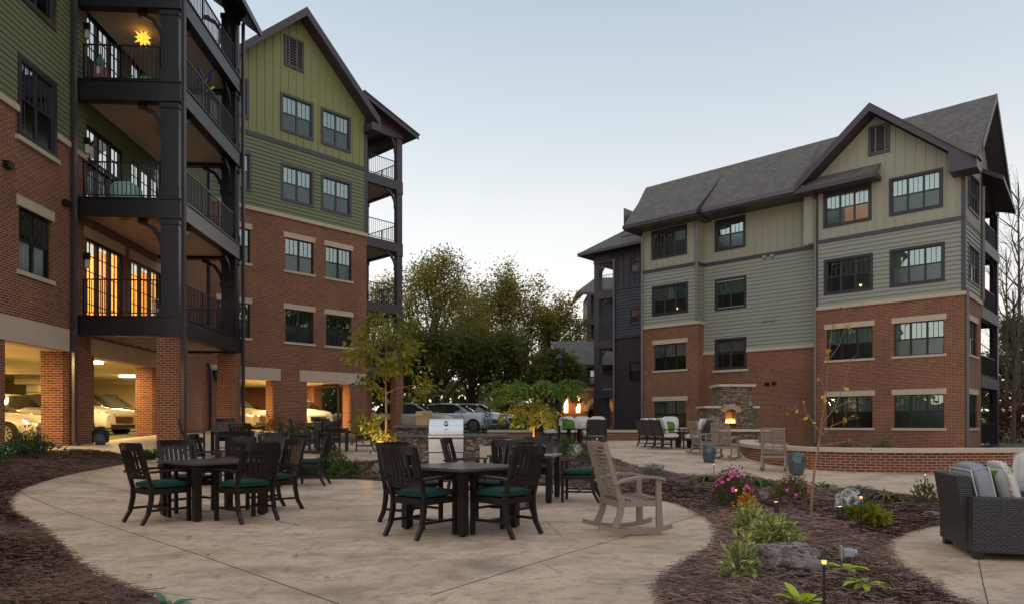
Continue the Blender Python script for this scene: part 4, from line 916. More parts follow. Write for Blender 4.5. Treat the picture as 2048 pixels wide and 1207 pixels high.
GRASSB = NT('lawn_ground'); GRASSB.col(GRASSB.ramp(GRASSB.noise(3, GRASSB.pos(), 6, .7), (.3, (.03, .035, .012)), (.7, (.07, .075, .025)))); GRASSB.set(Roughness=.95)
LAWN = NT('bright_lawn'); LAWN.col(LAWN.ramp(LAWN.noise(20, LAWN.pos(), 5, .7), (.3, (.05, .13, .012)), (.7, (.12, .26, .03)))); LAWN.set(Roughness=.9)
ASPH = NT('asphalt'); ASPH.col(ASPH.ramp(ASPH.noise(12, ASPH.pos(), 6, .7), (.3, (.04, .04, .04)), (.7, (.085, .08, .078)))); ASPH.set(Roughness=.85)
def lotz(x, y): return .64 + max(0, min(y, 80) - 36) * .025
def gfar(x, y): return g(x, y) - .06 + max(0, y - 36) * .022 if y < 80 else (g(x, y) + .9 + (y - 80) * .012)
tag(gridsheet('ground', -180, 180, -24, 420, 4, gfar, GRASSB.m), kind='structure')
tag(gridsheet('patio', -12.9, 26, -4, 31.5, .35, g, PATIO), kind='structure')
walk = [(-12.9, 12.5), tuple(G(0, 906)[:2]), tuple(G(120, 905)[:2]), tuple(G(235, 910)[:2]), tuple(G(300, 918)[:2]), tuple(G(360, 920)[:2]), (-7.2, 21), (-7.3, 24.5), (-6.5, 28.5), (-5.4, 31.4), (-7.4, 36.8), (-13.2, 30.8)]
tag(sheet('sidewalk', walk, lambda x, y: g(x, y) + .012, WALK, .5), kind='structure')
tag(sheet('parking_lot', [(-8.5, 33.8), (9, 33.8), (14, 70), (-40, 75), (-34, 46), (-16, 45.6)], lotz, ASPH.m, 3), kind='structure')
tag(sheet('lawn', smooth_ring([tuple(G(735, 874)[:2]), tuple(G(800, 876)[:2]), (-4.8, 33.4), (-6.9, 34.2)], 3), lambda x, y: g(x, y) + .08, LAWN.m, .5), kind='structure')
# planting beds ------------------------------------------------------
def gp(*a): return [tuple(G(x, y)[:2]) for x, y in a]
bedL = smooth_ring(gp((285, 917), (255, 925), (200, 936), (130, 950), (70, 967), (35, 982), (16, 1000), (18, 1024), (60, 1052), (110, 1095), (150, 1137), (190, 1163), (235, 1180), (300, 1207)) + [(-2.15, 4.1), (-1.9, 3.0), (-2.4, 1.5), (-6, 1.0), (-10, 3), (-12.4, 8), (-12.3, 13)] + gp((0, 909), (80, 909), (160, 908), (240, 911)), 5)
bedM = smooth_ring(gp((556, 937), (575, 954), (640, 956), (708, 957), (800, 962), (1000, 963), (1070, 966), (1165, 976), (1230, 990), (1290, 996), (1345, 1004), (1400, 1027), (1432, 1052), (1440, 1078), (1425, 1101), (1400, 1118), (1362, 1139), (1332, 1163), (1322, 1185), (1333, 1207)) + [(1.2, 4.4), (1.6, 3.7), (2.4, 3.4), (3.0, 3.8), (3.1, 4.5)] + gp((1905, 1205), (1880, 1185), (1840, 1163), (1790, 1135), (1768, 1105), (1775, 1082), (1812, 1064), (1862, 1052), (1920, 1040), (1925, 1020), (1876, 1004), (1794, 994), (1686, 987), (1640, 983), (1539, 963), (1470, 960), (1394, 956), (1335, 947), (1290, 938), (1250, 925), (1205, 908), (1186, 897), (1150, 884), (1100, 877), (1000, 875), (940, 882), (900, 908), (790, 922), (700, 928), (620, 928), (575, 925)), 5)
bedG = smooth_ring(gp((528, 872), (545, 886), (600, 888), (650, 886), (735, 880), (736, 869), (640, 864), (560, 864)), 4)
BED = []
class BedZ:
    """bed height on a fine lookup grid"""
    def __init__(s, ring, hgt, ed):
        A = np.asarray([tuple(q) for q in ring], float); s.x0, s.y0 = A.min(0) - .4; x1, y1 = A.max(0) + .4; s.h = .08
        xs = np.arange(s.x0, x1, s.h); ys = np.arange(s.y0, y1, s.h); GX, GY = np.meshgrid(xs, ys); s.D = dist_ring(np.stack([GX.ravel(), GY.ravel()], 1), ring).reshape(GX.shape)
        t = np.clip(s.D / ed, 0, 1); t = t * t * (3 - 2 * t); t2 = np.clip(s.D / .3, 0, 1)
        n1 = np.array([noise.noise(Vector((x * 1.3, y * 1.3, 3))) for x, y in zip(GX.ravel(), GY.ravel())]).reshape(GX.shape)
        n2 = np.array([noise.noise(Vector((x * 6, y * 6, 0))) for x, y in zip(GX.ravel(), GY.ravel())]).reshape(GX.shape)
        s.Z = .012 + hgt * t * (1 + .5 * n1) + .03 * t2 * n2
    def _look(s, A, x, y):
        i = (x - s.x0) / s.h; j = (y - s.y0) / s.h; i0 = int(i); j0 = int(j)
        if i0 < 0 or j0 < 0 or i0 >= A.shape[1] - 1 or j0 >= A.shape[0] - 1: return None
        a, b = i - i0, j - j0; return (A[j0, i0] * (1 - a) + A[j0, i0 + 1] * a) * (1 - b) + (A[j0 + 1, i0] * (1 - a) + A[j0 + 1, i0 + 1] * a) * b
    def __call__(s, x, y): v = s._look(s.Z, x, y); return g(x, y) + (.012 if v is None else float(v))
    def inside(s, x, y): v = s._look(s.D, x, y); return v is not None and v > 0
def bedz(ring, hgt, ed): return BedZ(ring, hgt, ed)
for nm, ring, hh, ed, st in (('left', bedL, .16, 1.0, .16), ('mid', bedM, .10, .7, .16), ('far', bedG, .06, .5, .4)):
    zf = bedz(ring, hh, ed); o = sheet('planting_bed', ring, zf, SOIL, st); tag(o, kind='structure'); BED.append((ring, zf))
def bz(x, y):
    for ring, zf in BED[:2]:
        if zf.inside(x, y): return zf(x, y)
    return g(x, y)
def GB_(px, py):                                        # pixel -> point on bed or patio
    Y = F * CH / (py - HY); x = 0
    for _ in range(30): x = (px - CX) / F * Y; Y = .5 * Y + .5 * F * (CH - bz(x, Y)) / (py - HY)
    return Vector((x, Y, bz(x, Y)))
# pine straw ---------------------------------------------------------
def straw(ring, zf, n, seed, mat, name='pine_straw', label=None):
    rs = np.random.RandomState(seed); A = np.asarray([tuple(q) for q in ring]); x0, y0 = A.min(0) - .1; x1, y1 = A.max(0) + .1
    P = np.zeros((0, 2))
    while len(P) < n:
        yy = y0 + (y1 - y0) * rs.rand(n * 3) ** 1.0; xx = x0 + (x1 - x0) * rs.rand(n * 3); keep = rs.rand(n * 3) < np.clip((6.5 / np.maximum(yy, 3.)) ** 2, 0, 1)
        keep &= (np.abs(xx) < .78 * yy + .5) & (yy > 3.6)
        q = np.stack([xx, yy], 1)[keep]; d = dist_ring(q, ring); q = q[d > -.10 * rs.rand(len(q)) ** 3]; P = np.concatenate([P, q])
    P = P[:n]; Z = np.array([zf(*p) for p in P]); big = rs.rand(n)
    ang = rs.rand(n) * 2 * np.pi; ang = np.where(rs.rand(n) < .5, ang * .3 + 1.5 * np.sin(P[:, 0] * 1.7) + P[:, 1] * .8, ang)
    L = .055 + .085 * rs.rand(n); w = .0009 + .0013 * rs.rand(n) ** 2 + .00012 * P[:, 1]; curl = (rs.rand(n) - .5) * 1.6; lift = rs.rand(n) ** 2.5 * .055 + .004; tilt = (rs.rand(n) - .5) * .5
    V = np.zeros((n, 8, 3)); K = 4
    for k in range(K):
        t = k / (K - 1) - .5; a = ang + curl * t; dx = np.cos(a) * t * L; dy = np.sin(a) * t * L; zz = Z + lift + tilt * t * L * .7 + (.25 - t * t) * .03 * big
        for s_, j in ((-1, 0), (1, 1)):
            V[:, k * 2 + j, 0] = P[:, 0] + dx - np.sin(a) * s_ * w; V[:, k * 2 + j, 1] = P[:, 1] + dy + np.cos(a) * s_ * w; V[:, k * 2 + j, 2] = zz + s_ * w * .8
    b = (np.arange(n) * 8)[:, None]; Fq = np.concatenate([b + np.array([[2 * k, 2 * k + 1, 2 * k + 3, 2 * k + 2]]) for k in range(3)], 0)
    o = npmesh(name, V.reshape(-1, 3), Fq, mat); return tag(o, label, 'ground cover', None, 'stuff')
straw(bedM, BED[1][1], 105000, 1, STRAW, label='brown pine straw mulch over the middle planting bed')
straw(bedL, BED[0][1], 66000, 2, STRAW2, label='reddish pine straw mulch over the left planting bed')
# saw cut joints in the stamped concrete, as thin dark strips
JM = plain('dark_joint_strip', (.07, .05, .04), .9, bump=0)
for pts in ([(43, 984), (400, 1109), (720, 1222)], [(161, 960), (330, 992), (600, 1050)], [(1438, 1018), (1130, 1107), (860, 1190)], [(1957, 1119), (1966, 1165), (1978, 1215)], [(1290, 905), (1400, 915), (1560, 965)], [(640, 890), (745, 915)]):
    P = [G(*q) for q in pts]; m = MB(); Q = []
    for a, b in zip(P, P[1:]): Q += [a.lerp(b, t / 12) for t in range(12)]
    Q.append(P[-1]); m.sweep([(q.x, q.y, g(q.x, q.y) + .0015) for q in Q], .007, .003); tag(m.build('patio_joint', JM), kind='structure')
# fallen leaves on the paving
rs = np.random.RandomState(9); n = 42; m = MB()
for i in range(n):
    x, y = rs.uniform(-4.5, 7), rs.uniform(4.8, 13); a = rs.rand() * 6.3; r_ = .018 + .018 * rs.rand(); z = bz(x, y) + .012
    m.poly([(x + math.cos(a + t) * r_ * q, y + math.sin(a + t) * r_ * q, z + .012 * abs(math.sin(t + a))) for t, q in ((0, 1.5), (1.1, .8), (2.4, .9), (3.6, 1.1), (5, .7))])
tag(m.build('fallen_leaves', leafmat('dry_leaf', [(.16, .05, .02), (.28, .12, .04), (.10, .05, .03)], trans=0)), 'small dry brown leaves scattered over the patio', 'leaves', None, 'stuff')
# ================================================================== furniture
WOODD = plain('dark_brown_slat', (.013, .0072, .006), .36, var=.25, scale=3, bump=.001)
TOPM = plain('slate_brown_top', (.085, .066, .056), .24, var=.25, scale=2.5, bump=.001)
TAUPE = plain('taupe_slat', (.27, .20, .155), .5, var=.10, scale=3, bump=.001)
GREENC = plain('dark_green_cushion', (.004, .038, .025), .85, var=.12, scale=4, bump=.002)
CREAMC = plain('cream_cushion', (.60, .54, .48), .9, var=.06, scale=4, bump=.002)
LIMEC = plain('leaf_green_pillow', (.09, .20, .02), .9, var=.12, scale=6, bump=.002)
GREYC = plain('grey_cushion', (.25, .25, .265), .9, var=.06, scale=5, bump=.002)
STEEL = plain('brushed_steel', (.62, .60, .58), .24, 1., var=.06, scale=2, bump=0)
CERAM = plain('teal_glaze', (.050, .075, .080), .18, var=.35, scale=5, bump=0, spec=.6)
def cushion(c, d, r=.03, rz=0, puff=.02):
    """a soft box with puffed faces"""
    m = MB(); n = 6; V = []; M = Matrix.Rotation(rz, 3, 'Z'); c = Vector(c)
    def pt(a, b, k): return Vector((a, b, k))
    ax = [(0, 1, 2), (1, 2, 0), (2, 0, 1)]
    for (i, j, k) in ax:
        for s_ in (-1, 1):
            base = len(m.v)
            for p in range(n + 1):
                for q in range(n + 1):
                    u, v = 2 * p / n - 1, 2 * q / n - 1; w = [0, 0, 0]
                    w[i] = u * d[i] / 2; w[j] = v * d[j] / 2; w[k] = s_ * (d[k] / 2 + puff * (1 - u ** 4) * (1 - v ** 4) - 0)
                    for t, e in ((i, u), (j, v)):
                        if abs(e) > .99: w[t] *= 1 - r / d[t]; w[k] *= 1 - r / d[k] * .9
                    m.v.append(tuple(c + M @ Vector(w)))
            for p in range(n):
                for q in range(n):
                    a = base + p * (n + 1) + q; f = (a, a + n + 1, a + n + 2, a + 1); m.f.append(f if s_ > 0 else f[::-1]); m.m.append(0)
    return m
def make_chair():
    t = empty('dining_chair', (0, 0, 0), 0, 'dark brown slatted dining armchair with green cushion', 'chair', 'dark slatted dining chairs round the patio tables')
    m = MB(); m.box((0, .22, .40), (.52, .035, .07)); m.box((0, -.23, .40), (.46, .035, .07))
    for s in (-1, 1): m.box((s * .255, 0, .40), (.035, .46, .07))
    m.box((0, 0, .425), (.50, .44, .02)); m.build('seat_frame', WOODD, t)
    cushion((0, .01, .475), (.50, .47, .075), .03, 0, .015).build('cushion', GREENC, t, smooth=True)
    for s in (-1, 1):
        m = MB(); m.sweep([(s * .265, .235, .64), (s * .265, .235, .40), (s * .262, .235, 0)], .045, .045, up=(0, 1, 0)); m.build('leg', WOODD, t)
        m = MB(); m.sweep([(s * .25, -.23, .44), (s * .25, -.235, .30), (s * .252, -.27, .14), (s * .255, -.35, 0)], .042, [.05, .052, .047, .04], up=(0, 1, 0)); m.build('leg', WOODD, t)
        m = MB(); m.sweep([(s * .30, .27, .655), (s * .305, .05, .665), (s * .295, -.22, .65), (s * .27, -.31, .645)], .055, .028); m.build('armrest', WOODD, t)
    b = MB(); lean = lambda z: -.235 - (z - .44) * .26
    for s in (-1, 1): b.sweep([(s * .255, lean(z), z) for z in (.42, .7, 1.0)], .04, .045, up=(0, 1, 0))
    def arc(z, w_, h_, bow=.05, t_=.022, mb=b):
        mb.sweep([(x, lean(z) - bow * (1 - (x / .25) ** 2), z) for x in (-.25, -.17, -.085, 0, .085, .17, .25)], t_, h_)
    arc(.965, 0, .10); arc(.585, 0, .05); b.box((0, lean(.63) - .045, .645), (.56, .02, .03))
    for i in range(7):
        x = -.205 + i * .0683; bw = .05 * (1 - (x / .25) ** 2); b.sweep([(x, lean(z) - bw, z) for z in (.59, .93)], .048, .014, up=(0, 1, 0))
    b.build('backrest', WOODD, t)
    m = MB()
    for s in (-1, 1): m.beam((s * .258, -.265, .17), (s * .26, .23, .17), .022, .03)
    m.beam((-.26, 0, .17), (.26, 0, .17), .022, .03); m.build('stretcher', WOODD, t)
    return t
chair0 = make_chair(); first = [True]
def put(proto, loc, rz, label, group=None, sc=None):
    if proto.get('used'): o = clone(proto)
    else: o = proto
    proto['used'] = 1; place(o, loc, rz, label, group, sc); return o
def strip_used():
    for o in bpy.data.objects:
        if 'used' in o: del o['used']
def make_table(S=1.07):
    t = empty('dining_table', (0, 0, 0), 0, 'square dark dining table', 'table', 'square dark patio dining tables')
    m = MB(); m.box((0, 0, .735), (S, S, .035)); n = 9
    m.build('tabletop', TOPM, t, bevel=.004)
    m = MB()
    for s in (-1, 1): m.box((0, s * (S / 2 - .10), .665), (S - .2, .03, .10)); m.box((s * (S / 2 - .10), 0, .665), (.03, S - .26, .10))
    m.build('apron', WOODD, t)
    for x in (-1, 1):
        for y in (-1, 1): m = MB(); m.box((x * (S / 2 - .08), y * (S / 2 - .08), .365), (.09, .09, .70)); m.box((x * (S / 2 - .08), y * (S / 2 - .08), .008), (.05, .05, .016)); m.build('leg', WOODD, t)
    return t
tab0 = make_table()
SETS = [((-.61, 8.40), 51, 'nearest centre table', 'square dark brown dining table nearest the camera in the middle of the patio', [(231, .62, 'dark dining chair with its back to us at near left corner of the nearest table'), (321, .66, 'dark dining chair with its back to us at near right corner of the nearest table'), (141, .84, 'dark dining chair mostly hidden at the far left of the nearest table'), (51, .80, 'dark dining chair half hidden at far right of the nearest table')]),
    ((-4.09, 9.60), 50, '', 'square dark brown dining table standing at the left front of the patio', [(232, .72, 'dark slatted dining armchair seen side-on, leftmost on the patio'), (322, .78, 'dark dining chair with its back to us in front of the left front table'), (139, .80, 'dark dining chair facing us beyond the left front table'), (48, .86, 'dining chair with golden lit slats right of the left front table')]),
    ((.23, 11.58), 78, '', 'square dark dining table in front of the stone grill island', [(348, .88, 'dark dining chair facing left at the right end beside the mulch bed'), (168, 1.0, 'dark dining chair facing right with its back to the stone grill island'), (258, .92, 'dark dining chair with back to us at the table before the grill island'), (78, .86, 'dark dining chair facing us beyond the table before the grill island')]),
    ((-5.05, 14.1), 5, '', 'dark square dining table behind the left front table', [(2, .98, 'dining chair facing left, seen side-on beside the low green shrubs'), (275, 1.0, 'dark dining chair with back to us between the two left tables'), (185, .95, 'dark dining chair at left of the second left table'), (95, .9, 'dark dining chair at the far side of the second left table')]),
    ((-7.75, 19.4), 30, '', 'dark square dining table beside the brick porch pier', [(205, .95, 'dark dining chair close to the downspout at the porch pier'), (120, .95, 'dark dining chair beyond the table by the porch pier'), (300, .95, 'dark dining chair on near side of the table by the porch pier'), (25, .95, 'dark dining chair at right of the table by the porch pier')]),
    ((-5.85, 22.8), 12, '', 'dark square dining table before the garage openings of the gabled wing', [(192, .95, 'dark dining chair left of the table before the garage openings'), (120, .95, 'dark dining chair beyond the table before the garage openings'), (282, 1.0, 'dark dining chair with back to us before the garage openings'), (12, 1.0, 'dark dining chair right of the table before the garage openings')])]
for (cx, cy), rot, _, lab, chs in SETS:
    put(tab0, (cx, cy, g(cx, cy) + .004), R(rot), lab)
    for a, d, cl in chs:
        x, y = cx + d * math.cos(R(a)), cy + d * math.sin(R(a)); put(chair0, (x, y, g(x, y) + .004), R(a + 180 - 90), cl)
# rocking chairs
def make_rocker():
    t = empty('rocking_chair', (0, 0, 0), 0, 'taupe slatted rocking chair', 'rocking chair', 'taupe slatted rocking chairs')
    lean = lambda z: -.23 - (z - .40) * .28
    for s in (-1, 1):
        m = MB(); pts = []
        for i in range(11):
            u = i / 10; y = -.50 + .93 * u; pts.append((s * .285, y, .035 + .30 * (y + .02) ** 2 * (1.15 if y < 0 else 1)))
        m.sweep(pts, .045, .055); m.build('rocker', TAUPE, t)
        m = MB(); m.sweep([(s * .285, .255, .66), (s * .285, .26, .40), (s * .285, .27, .06)], .04, [.065, .065, .085], up=(0, 1, 0)); m.build('leg', TAUPE, t)
        m = MB(); m.sweep([(s * .285, -.22, .44), (s * .285, -.24, .25), (s * .285, -.32, .06)], .04, [.08, .075, .085], up=(0, 1, 0)); m.build('leg', TAUPE, t)
        m = MB(); m.sweep([(s * .305, .33, .665), (s * .305, .20, .69), (s * .305, .0, .695), (s * .30, -.18, .665), (s * .295, -.33, .61)], .075, .03); m.build('armrest', TAUPE, t)
    b = MB()
    for s in (-1, 1): b.sweep([(s * .27, lean(z), z) for z in (.38, .75, 1.10)], .045, .055, up=(0, 1, 0))
    n = 14
    for i in range(n):
        z = .47 + i * .0455; b.sweep([(x, lean(z) - .012 * (1 - (x / .25) ** 2), z) for x in (-.25, 0, .25)], .012, .026)
    b.box((0, lean(1.092), 1.09), (.54, .03, .04)); b.beam((0, lean(.45) - .03, .45), (0, lean(1.05) - .03, 1.05), .02, .012); b.build('backrest', TAUPE, t)
    m = MB()
    for i in range(8): y = -.19 + i * .061; m.box((0, y, .425 + .012 * math.cos(i)), (.53, .045, .018))
    for s in (-1, 1): m.box((s * .265, .02, .375), (.03, .54, .075))
    m.box((0, .27, .375), (.50, .03, .075)); m.box((0, -.235, .365), (.50, .03, .075)); m.build('seat', TAUPE, t)
    return t
rk = make_rocker()
def putg(proto, px, Y, ang, lab, sc=None, dx=0, dz=.004, group=None):
    x = (px - CX) / F * Y; return put(proto, (x, Y, bz(x, Y) + dz), R(ang - 90), lab, group, sc)
put(rk, (1.36, 8.13, .004), R(14 - 90), 'large taupe rocking chair alone on the near patio, seen from behind', sc=.94)
putg(rk, 1548, 17.2, 65, 'taupe rocking chair in front of the curved brick seat wall beside a ceramic stool')
putg(rk, 1452, 20.2, 48, 'taupe rocking chair standing left of the seat wall end, back to us')
putg(rk, 1407, 21.6, 15, 'taupe rocking chair seen side-on beside the left ceramic stool')
putg(rk, 1414, 24.0, 235, 'taupe rocking chair farthest back, close to the fireplace')
st = empty('garden_stool', (0, 0, 0), 0, 'glazed barrel shaped ceramic garden stool', 'stool', 'teal ceramic garden stools')
m = MB(); m.lathe([(.0, .0), (.125, 0), (.135, .02), (.165, .12), (.178, .24), (.165, .37), (.135, .46), (.125, .475), (.0, .482)], n=28); m.build('barrel', CERAM, st, smooth=True)
m = MB(); m.lathe([(.150, .405), (.156, .415), (.150, .425)], n=28); m.build('stud_ring', CERAM, st)
putg(st, 1418, 19.3, 0, 'dark teal ceramic stool between the two left rocking chairs', 1.02); putg(st, 1593, 16.15, 0, 'dark teal ceramic stool against the seat wall, right of a rocking chair', 1.08)
# lounge seating
WOVEN = NT('dark_woven'); _p = WOVEN.obj(); _b = WOVEN.n('ShaderNodeTexBrick', offset=.5, I_Scale=1., I_Mortar_Size=.006, I_Brick_Width=.052, I_Row_Height=.020, I_Mortar_Smooth=.4); WOVEN.l(WOVEN.uv(), _b.inputs['Vector'])
_b.inputs['Color1'].default_value = (.085, .074, .070, 1); _b.inputs['Color2'].default_value = (.050, .043, .042, 1); _b.inputs['Mortar'].default_value = (.004, .004, .004, 1)
WOVEN.col(_b.outputs['Color']); WOVEN.set(Roughness=.5); WOVEN.bump(WOVEN.math('SUBTRACT', 1., _b.outputs['Fac']), .004, 1.); WOVEN = WOVEN.m
def make_lounge(n=1, W=.66, name='lounge_chair', cat='chair', grp='cream cushioned lounge chairs'):
    t = empty(name, (0, 0, 0), 0, 'dark framed lounge seat with cream cushions', cat, grp if n == 1 else None)
    Wt = W * n; lean = lambda z: -.30 - (z - .4) * .30
    for i in range(n):
        c = -Wt / 2 + W * (i + .5)
        cushion((c, .02, .42), (W - .03, .62, .15), .05, 0, .02).build('seat_cushion', CREAMC, t, smooth=True)
        q = cushion((0, 0, 0), (W - .04, .15, .52), .05, 0, .03)
        q.v = [tuple(Vector((c, -.19, .74)) + Matrix.Rotation(R(13), 3, 'X') @ Vector(v)) for v in q.v]; q.build('back_cushion', CREAMC, t, smooth=True)
        b = MB(); b.hexa([(c + sx * (W / 2 - .03), lean(z) - off, z) for z in (.40, .96) for sx, off in ((-1, 0), (1, 0), (1, .03), (-1, .03))]); b.build('backrest', WOVEN, t, uv=True)
    m = MB(); m.box((0, .02, .31), (Wt, .66, .05)); m.build('seat_frame', BLACKM, t)
    k = [-Wt / 2, Wt / 2] + [-Wt / 2 + W * i for i in range(1, n)]
    for i, x in enumerate(k):
        m = MB(); m.sweep([(x, .33, .62 if i < 2 else .3), (x, .33, 0)], .035, .05, up=(0, 1, 0)); m.build('leg', BLACKM, t); m = MB(); m.sweep([(x, lean(.97), .97), (x, -.29, .4), (x, -.30, .2), (x, -.40, 0)], .035, .045, up=(0, 1, 0)); m.build('leg', BLACKM, t)
        if i < 2: m = MB(); m.sweep([(x, .36, .63), (x, .1, .65), (x, -.36, .62)], .055, .025); m.build('armrest', BLACKM, t)
    m = MB()
    for x in k: m.beam((x, -.3, .12), (x, .33, .12), .02, .025)
    m.build('stretcher', BLACKM, t); return t
sf = make_lounge(3, .62, 'sofa', 'sofa'); lc = make_lounge(1)
sf2 = clone(sf); sf3 = None
place(sf, (5.15, 24.6, g(5.15, 24.6) + .004), R(15 - 90), 'cream cushioned three seat sofa seen end-on left of the fireplace')
place(sf2, (2.85, 28.3, g(2.8, 28.3) + .004), R(-92 - 90), 'long cream cushioned sofa facing us against the low garden wall')
putg(lc, 1340, 27.4, -100, 'cream lounge chair facing us under the ground floor brick window'); putg(lc, 1392, 23.9, 150, 'cream lounge chair half hidden behind the rocking chairs')
putg(lc, 1092, 25.0, 25, 'dark backed lounge chair at the left of the round seating group'); putg(lc, 1187, 25.0, 100, 'dark backed lounge chair with its back to us before the cream sofa')
def pillow(loc, w_, rx, rz, mat, lab, name='pillow', th=.13):
    m = cushion((0, 0, 0), (w_, th * .5, w_), .03, 0, th * .32); o = m.build(name, mat, None, smooth=True); o.location = loc; o.rotation_euler = (rx, 0, rz); return tag(o, lab, 'pillow')
pillow(PX(1336, 857, 23.85), .44, R(12), R(20), LIMEC, 'leaf green pillow on the end of the three seat sofa')
pillow(PX(1137, 850, 28.0), .42, R(12), R(8), LIMEC, 'leaf green pillow at the left end of the long cream sofa')
pillow(PX(1166, 852, 27.95), .38, R(14), R(-4), CREAMC, 'small cream pillow lying on the long cream sofa')
def make_coffee(r):
    t = empty('coffee_table', (0, 0, 0), 0, 'round dark coffee table', 'table', 'dark round coffee tables')
    m = MB(); m.lathe([(0, .50), (r, .50), (r, .545), (0, .545)], n=28); m.build('tabletop', WOODD, t)
    for k in range(4): a = R(45 + 90 * k); m = MB(); m.box((math.cos(a) * r * .62, math.sin(a) * r * .62, .25), (.08, .08, .5), a); m.build('leg', WOODD, t)
    return t
ct = make_coffee(.45); putg(ct, 1368, 24.6, 0, 'round dark coffee table between the sofa and the rocking chairs'); putg(ct, 1148, 26.6, 0, 'low dark round table in front of the long cream sofa')
# wicker armchairs
def make_wicker():
    t = empty('wicker_armchair', (0, 0, 0), 0, 'dark grey wicker armchair', 'armchair')
    W, D = 1.0, .92
    m = MB()
    for s in (-1, 1): m.box((s * (W / 2 - .075), 0, .315), (.15, D, .51)); 
    m.build('side_panel', WOVEN, t, uv=True, bevel=.012)
    m = MB(); m.hexa([(sx * .345, y, z) for z, ys in ((.06, (-D / 2 + .004, -D / 2 + .15)), (.76, (-D / 2 - .10, -D / 2 + .02))) for sx, y in ((-1, ys[0]), (1, ys[0]), (1, ys[1]), (-1, ys[1]))]); m.build('back_panel', WOVEN, t, uv=True, bevel=.012)
    m = MB(); m.box((0, .06, .17), (W - .3, D - .14, .22)); m.build('seat_base', WOVEN, t, uv=True)
    for x in (-1, 1):
        for y in (-1, 1): m = MB(); m.box((x * (W / 2 - .06), y * (D / 2 - .06), .03), (.08, .08, .06)); m.build('foot', BLACKM, t)
    cushion((0, .10, .36), (W - .32, .70, .16), .04, 0, .02).build('seat_cushion', GREYC, t, smooth=True)
    q = cushion((0, 0, 0), (W - .34, .17, .46), .05, 0, .03); q.v = [tuple(Vector((0, -.30, .61)) + Matrix.Rotation(R(12), 3, 'X') @ Vector(v)) for v in q.v]; c_ = q.build('back_cushion', GREYC, t, smooth=True)
    m = MB(); w2, h2 = (W - .34) / 2 - .015, .215
    for yy in (-.075, .075): m.tube([Vector((0, -.30, .61)) + Matrix.Rotation(R(12), 3, 'X') @ Vector((x, yy, z)) for x, z in ((-w2, -h2), (w2, -h2), (w2, h2), (-w2, h2), (-w2, -h2))], .007, 6)
    m.build('piping', CREAMC, c_)
    return t
wk = make_wicker()
ax = Vector((.96, -.28, 0)).normalized(); mid = Vector((4.24, 6.46, 0)).lerp(Vector((4.52, 7.415, 0)), .5) + ax * .47
put(wk, (mid.x, mid.y, .004), math.atan2(ax.y, ax.x) - R(90), 'dark grey wicker armchair nearest the camera, seen from behind its left corner')
w2_ = put(wk, (7.25, 9.7, .004), R(215 - 90), 'dark grey wicker armchair farther off at the right edge'); tag(w2_, None, None)
def fringe_pillow(loc, rx, rz, lab):
    t = empty('fringed_pillow', loc, rz, lab, 'pillow'); t.rotation_euler.x = rx; w_ = .46
    cushion((0, 0, 0), (w_, .07, w_), .03, 0, .05).build('cover', CREAMC, t, smooth=True)
    m = MB(); 
    for x in (-.10, .06): m.box((x, .0, 0), (.07, .172, w_ * .86))
    m.build('green_stripe', LIMEC, t); rg = random.Random(3); m = MB(); q = w_ / 2
    for i in range(150):
        s_ = rg.choice(((-1, 0), (1, 0), (0, 1), (0, -1))); u = rg.uniform(-q, q); a = Vector((s_[0] * q * .96 if s_[0] else u, rg.uniform(-.02, .02), s_[1] * q * .96 if s_[1] else u)); e = Vector((s_[0] * .05, rg.uniform(-.02, .02), s_[1] * .05)) + Vector((rg.uniform(-.015, .015), 0, rg.uniform(-.015, .015))); m.tube([a, a + e * .6, a + e + Vector((0, 0, -.01))], .006, 4)
    m.build('fringe', CREAMC, t); return t
fringe_pillow(Vector((mid.x, mid.y, .62)) - ax * .06 + Vector((.02, -.0, .0)), R(14), math.atan2(ax.y, ax.x) - R(90), 'cream fringed pillow with green stripes in the near wicker armchair')
fringe_pillow((7.2, 9.62, .62), R(14), R(215 - 90), 'cream fringed pillow with green stripes in the farther wicker armchair')
# ================================================================== grill island
gi = PX(905, 900, 15.2); GZ = g(gi.x, gi.y); IS = empty('stone_grill_island', (gi.x, gi.y, GZ), R(2), 'ledge stone outdoor kitchen island with dark counter and raised bar', 'kitchen island')
xw = lambda px: (px - CX) / F * 15.2 - gi.x
gl, gr, ir = xw(857), xw(927), xw(1008)
m = MB(); m.box(((gl + xw(795)) / 2, .45, .46), (gl - xw(795), .9, .92)); m.box(((gr + ir) / 2, .4, .46), (ir - gr, .8, .92)); m.box(((gl + gr) / 2, .45, .30), (gr - gl - .004, .8, .60)); m.box(((gl + gr) / 2, .76, .46), (gr - gl - .004, .2, .92))
m.box(((gl - .02 + xw(788)) / 2, 1.07, .56), (gl - xw(788) + .1, .3, 1.12)); m.build('stone_base', LEDGE, IS, uv=True)
CTR = plain('dark_counter', (.07, .068, .07), .25, var=.2, bump=0)
m = MB(); m.box(((gr + ir) / 2 + .03, .4, .95), (ir - gr + .06, .9, .06)); m.build('counter_top', CTR, IS); m = MB(); m.box(((gl + xw(795)) / 2 - .03, .42, .95), (gl - xw(795) + .06, .95, .06)); m.build('counter_top', CTR, IS)
m = MB(); m.box(((gl - .02 + xw(788)) / 2, 1.07, 1.15), (gl - xw(788) + .25, .42, .06)); m.build('raised_bar_top', CTR, IS)
m = MB(); m.box((xw(975), -.012, .47), (.34, .03, .52)); m.build('cabinet_panel', STONE, IS)
GR = empty('gas_grill', (gi.x, gi.y, GZ), R(2), 'built-in stainless steel gas grill with domed lid set in the stone island', 'grill')
gc, gw = (gl + gr) / 2, (gr - gl)
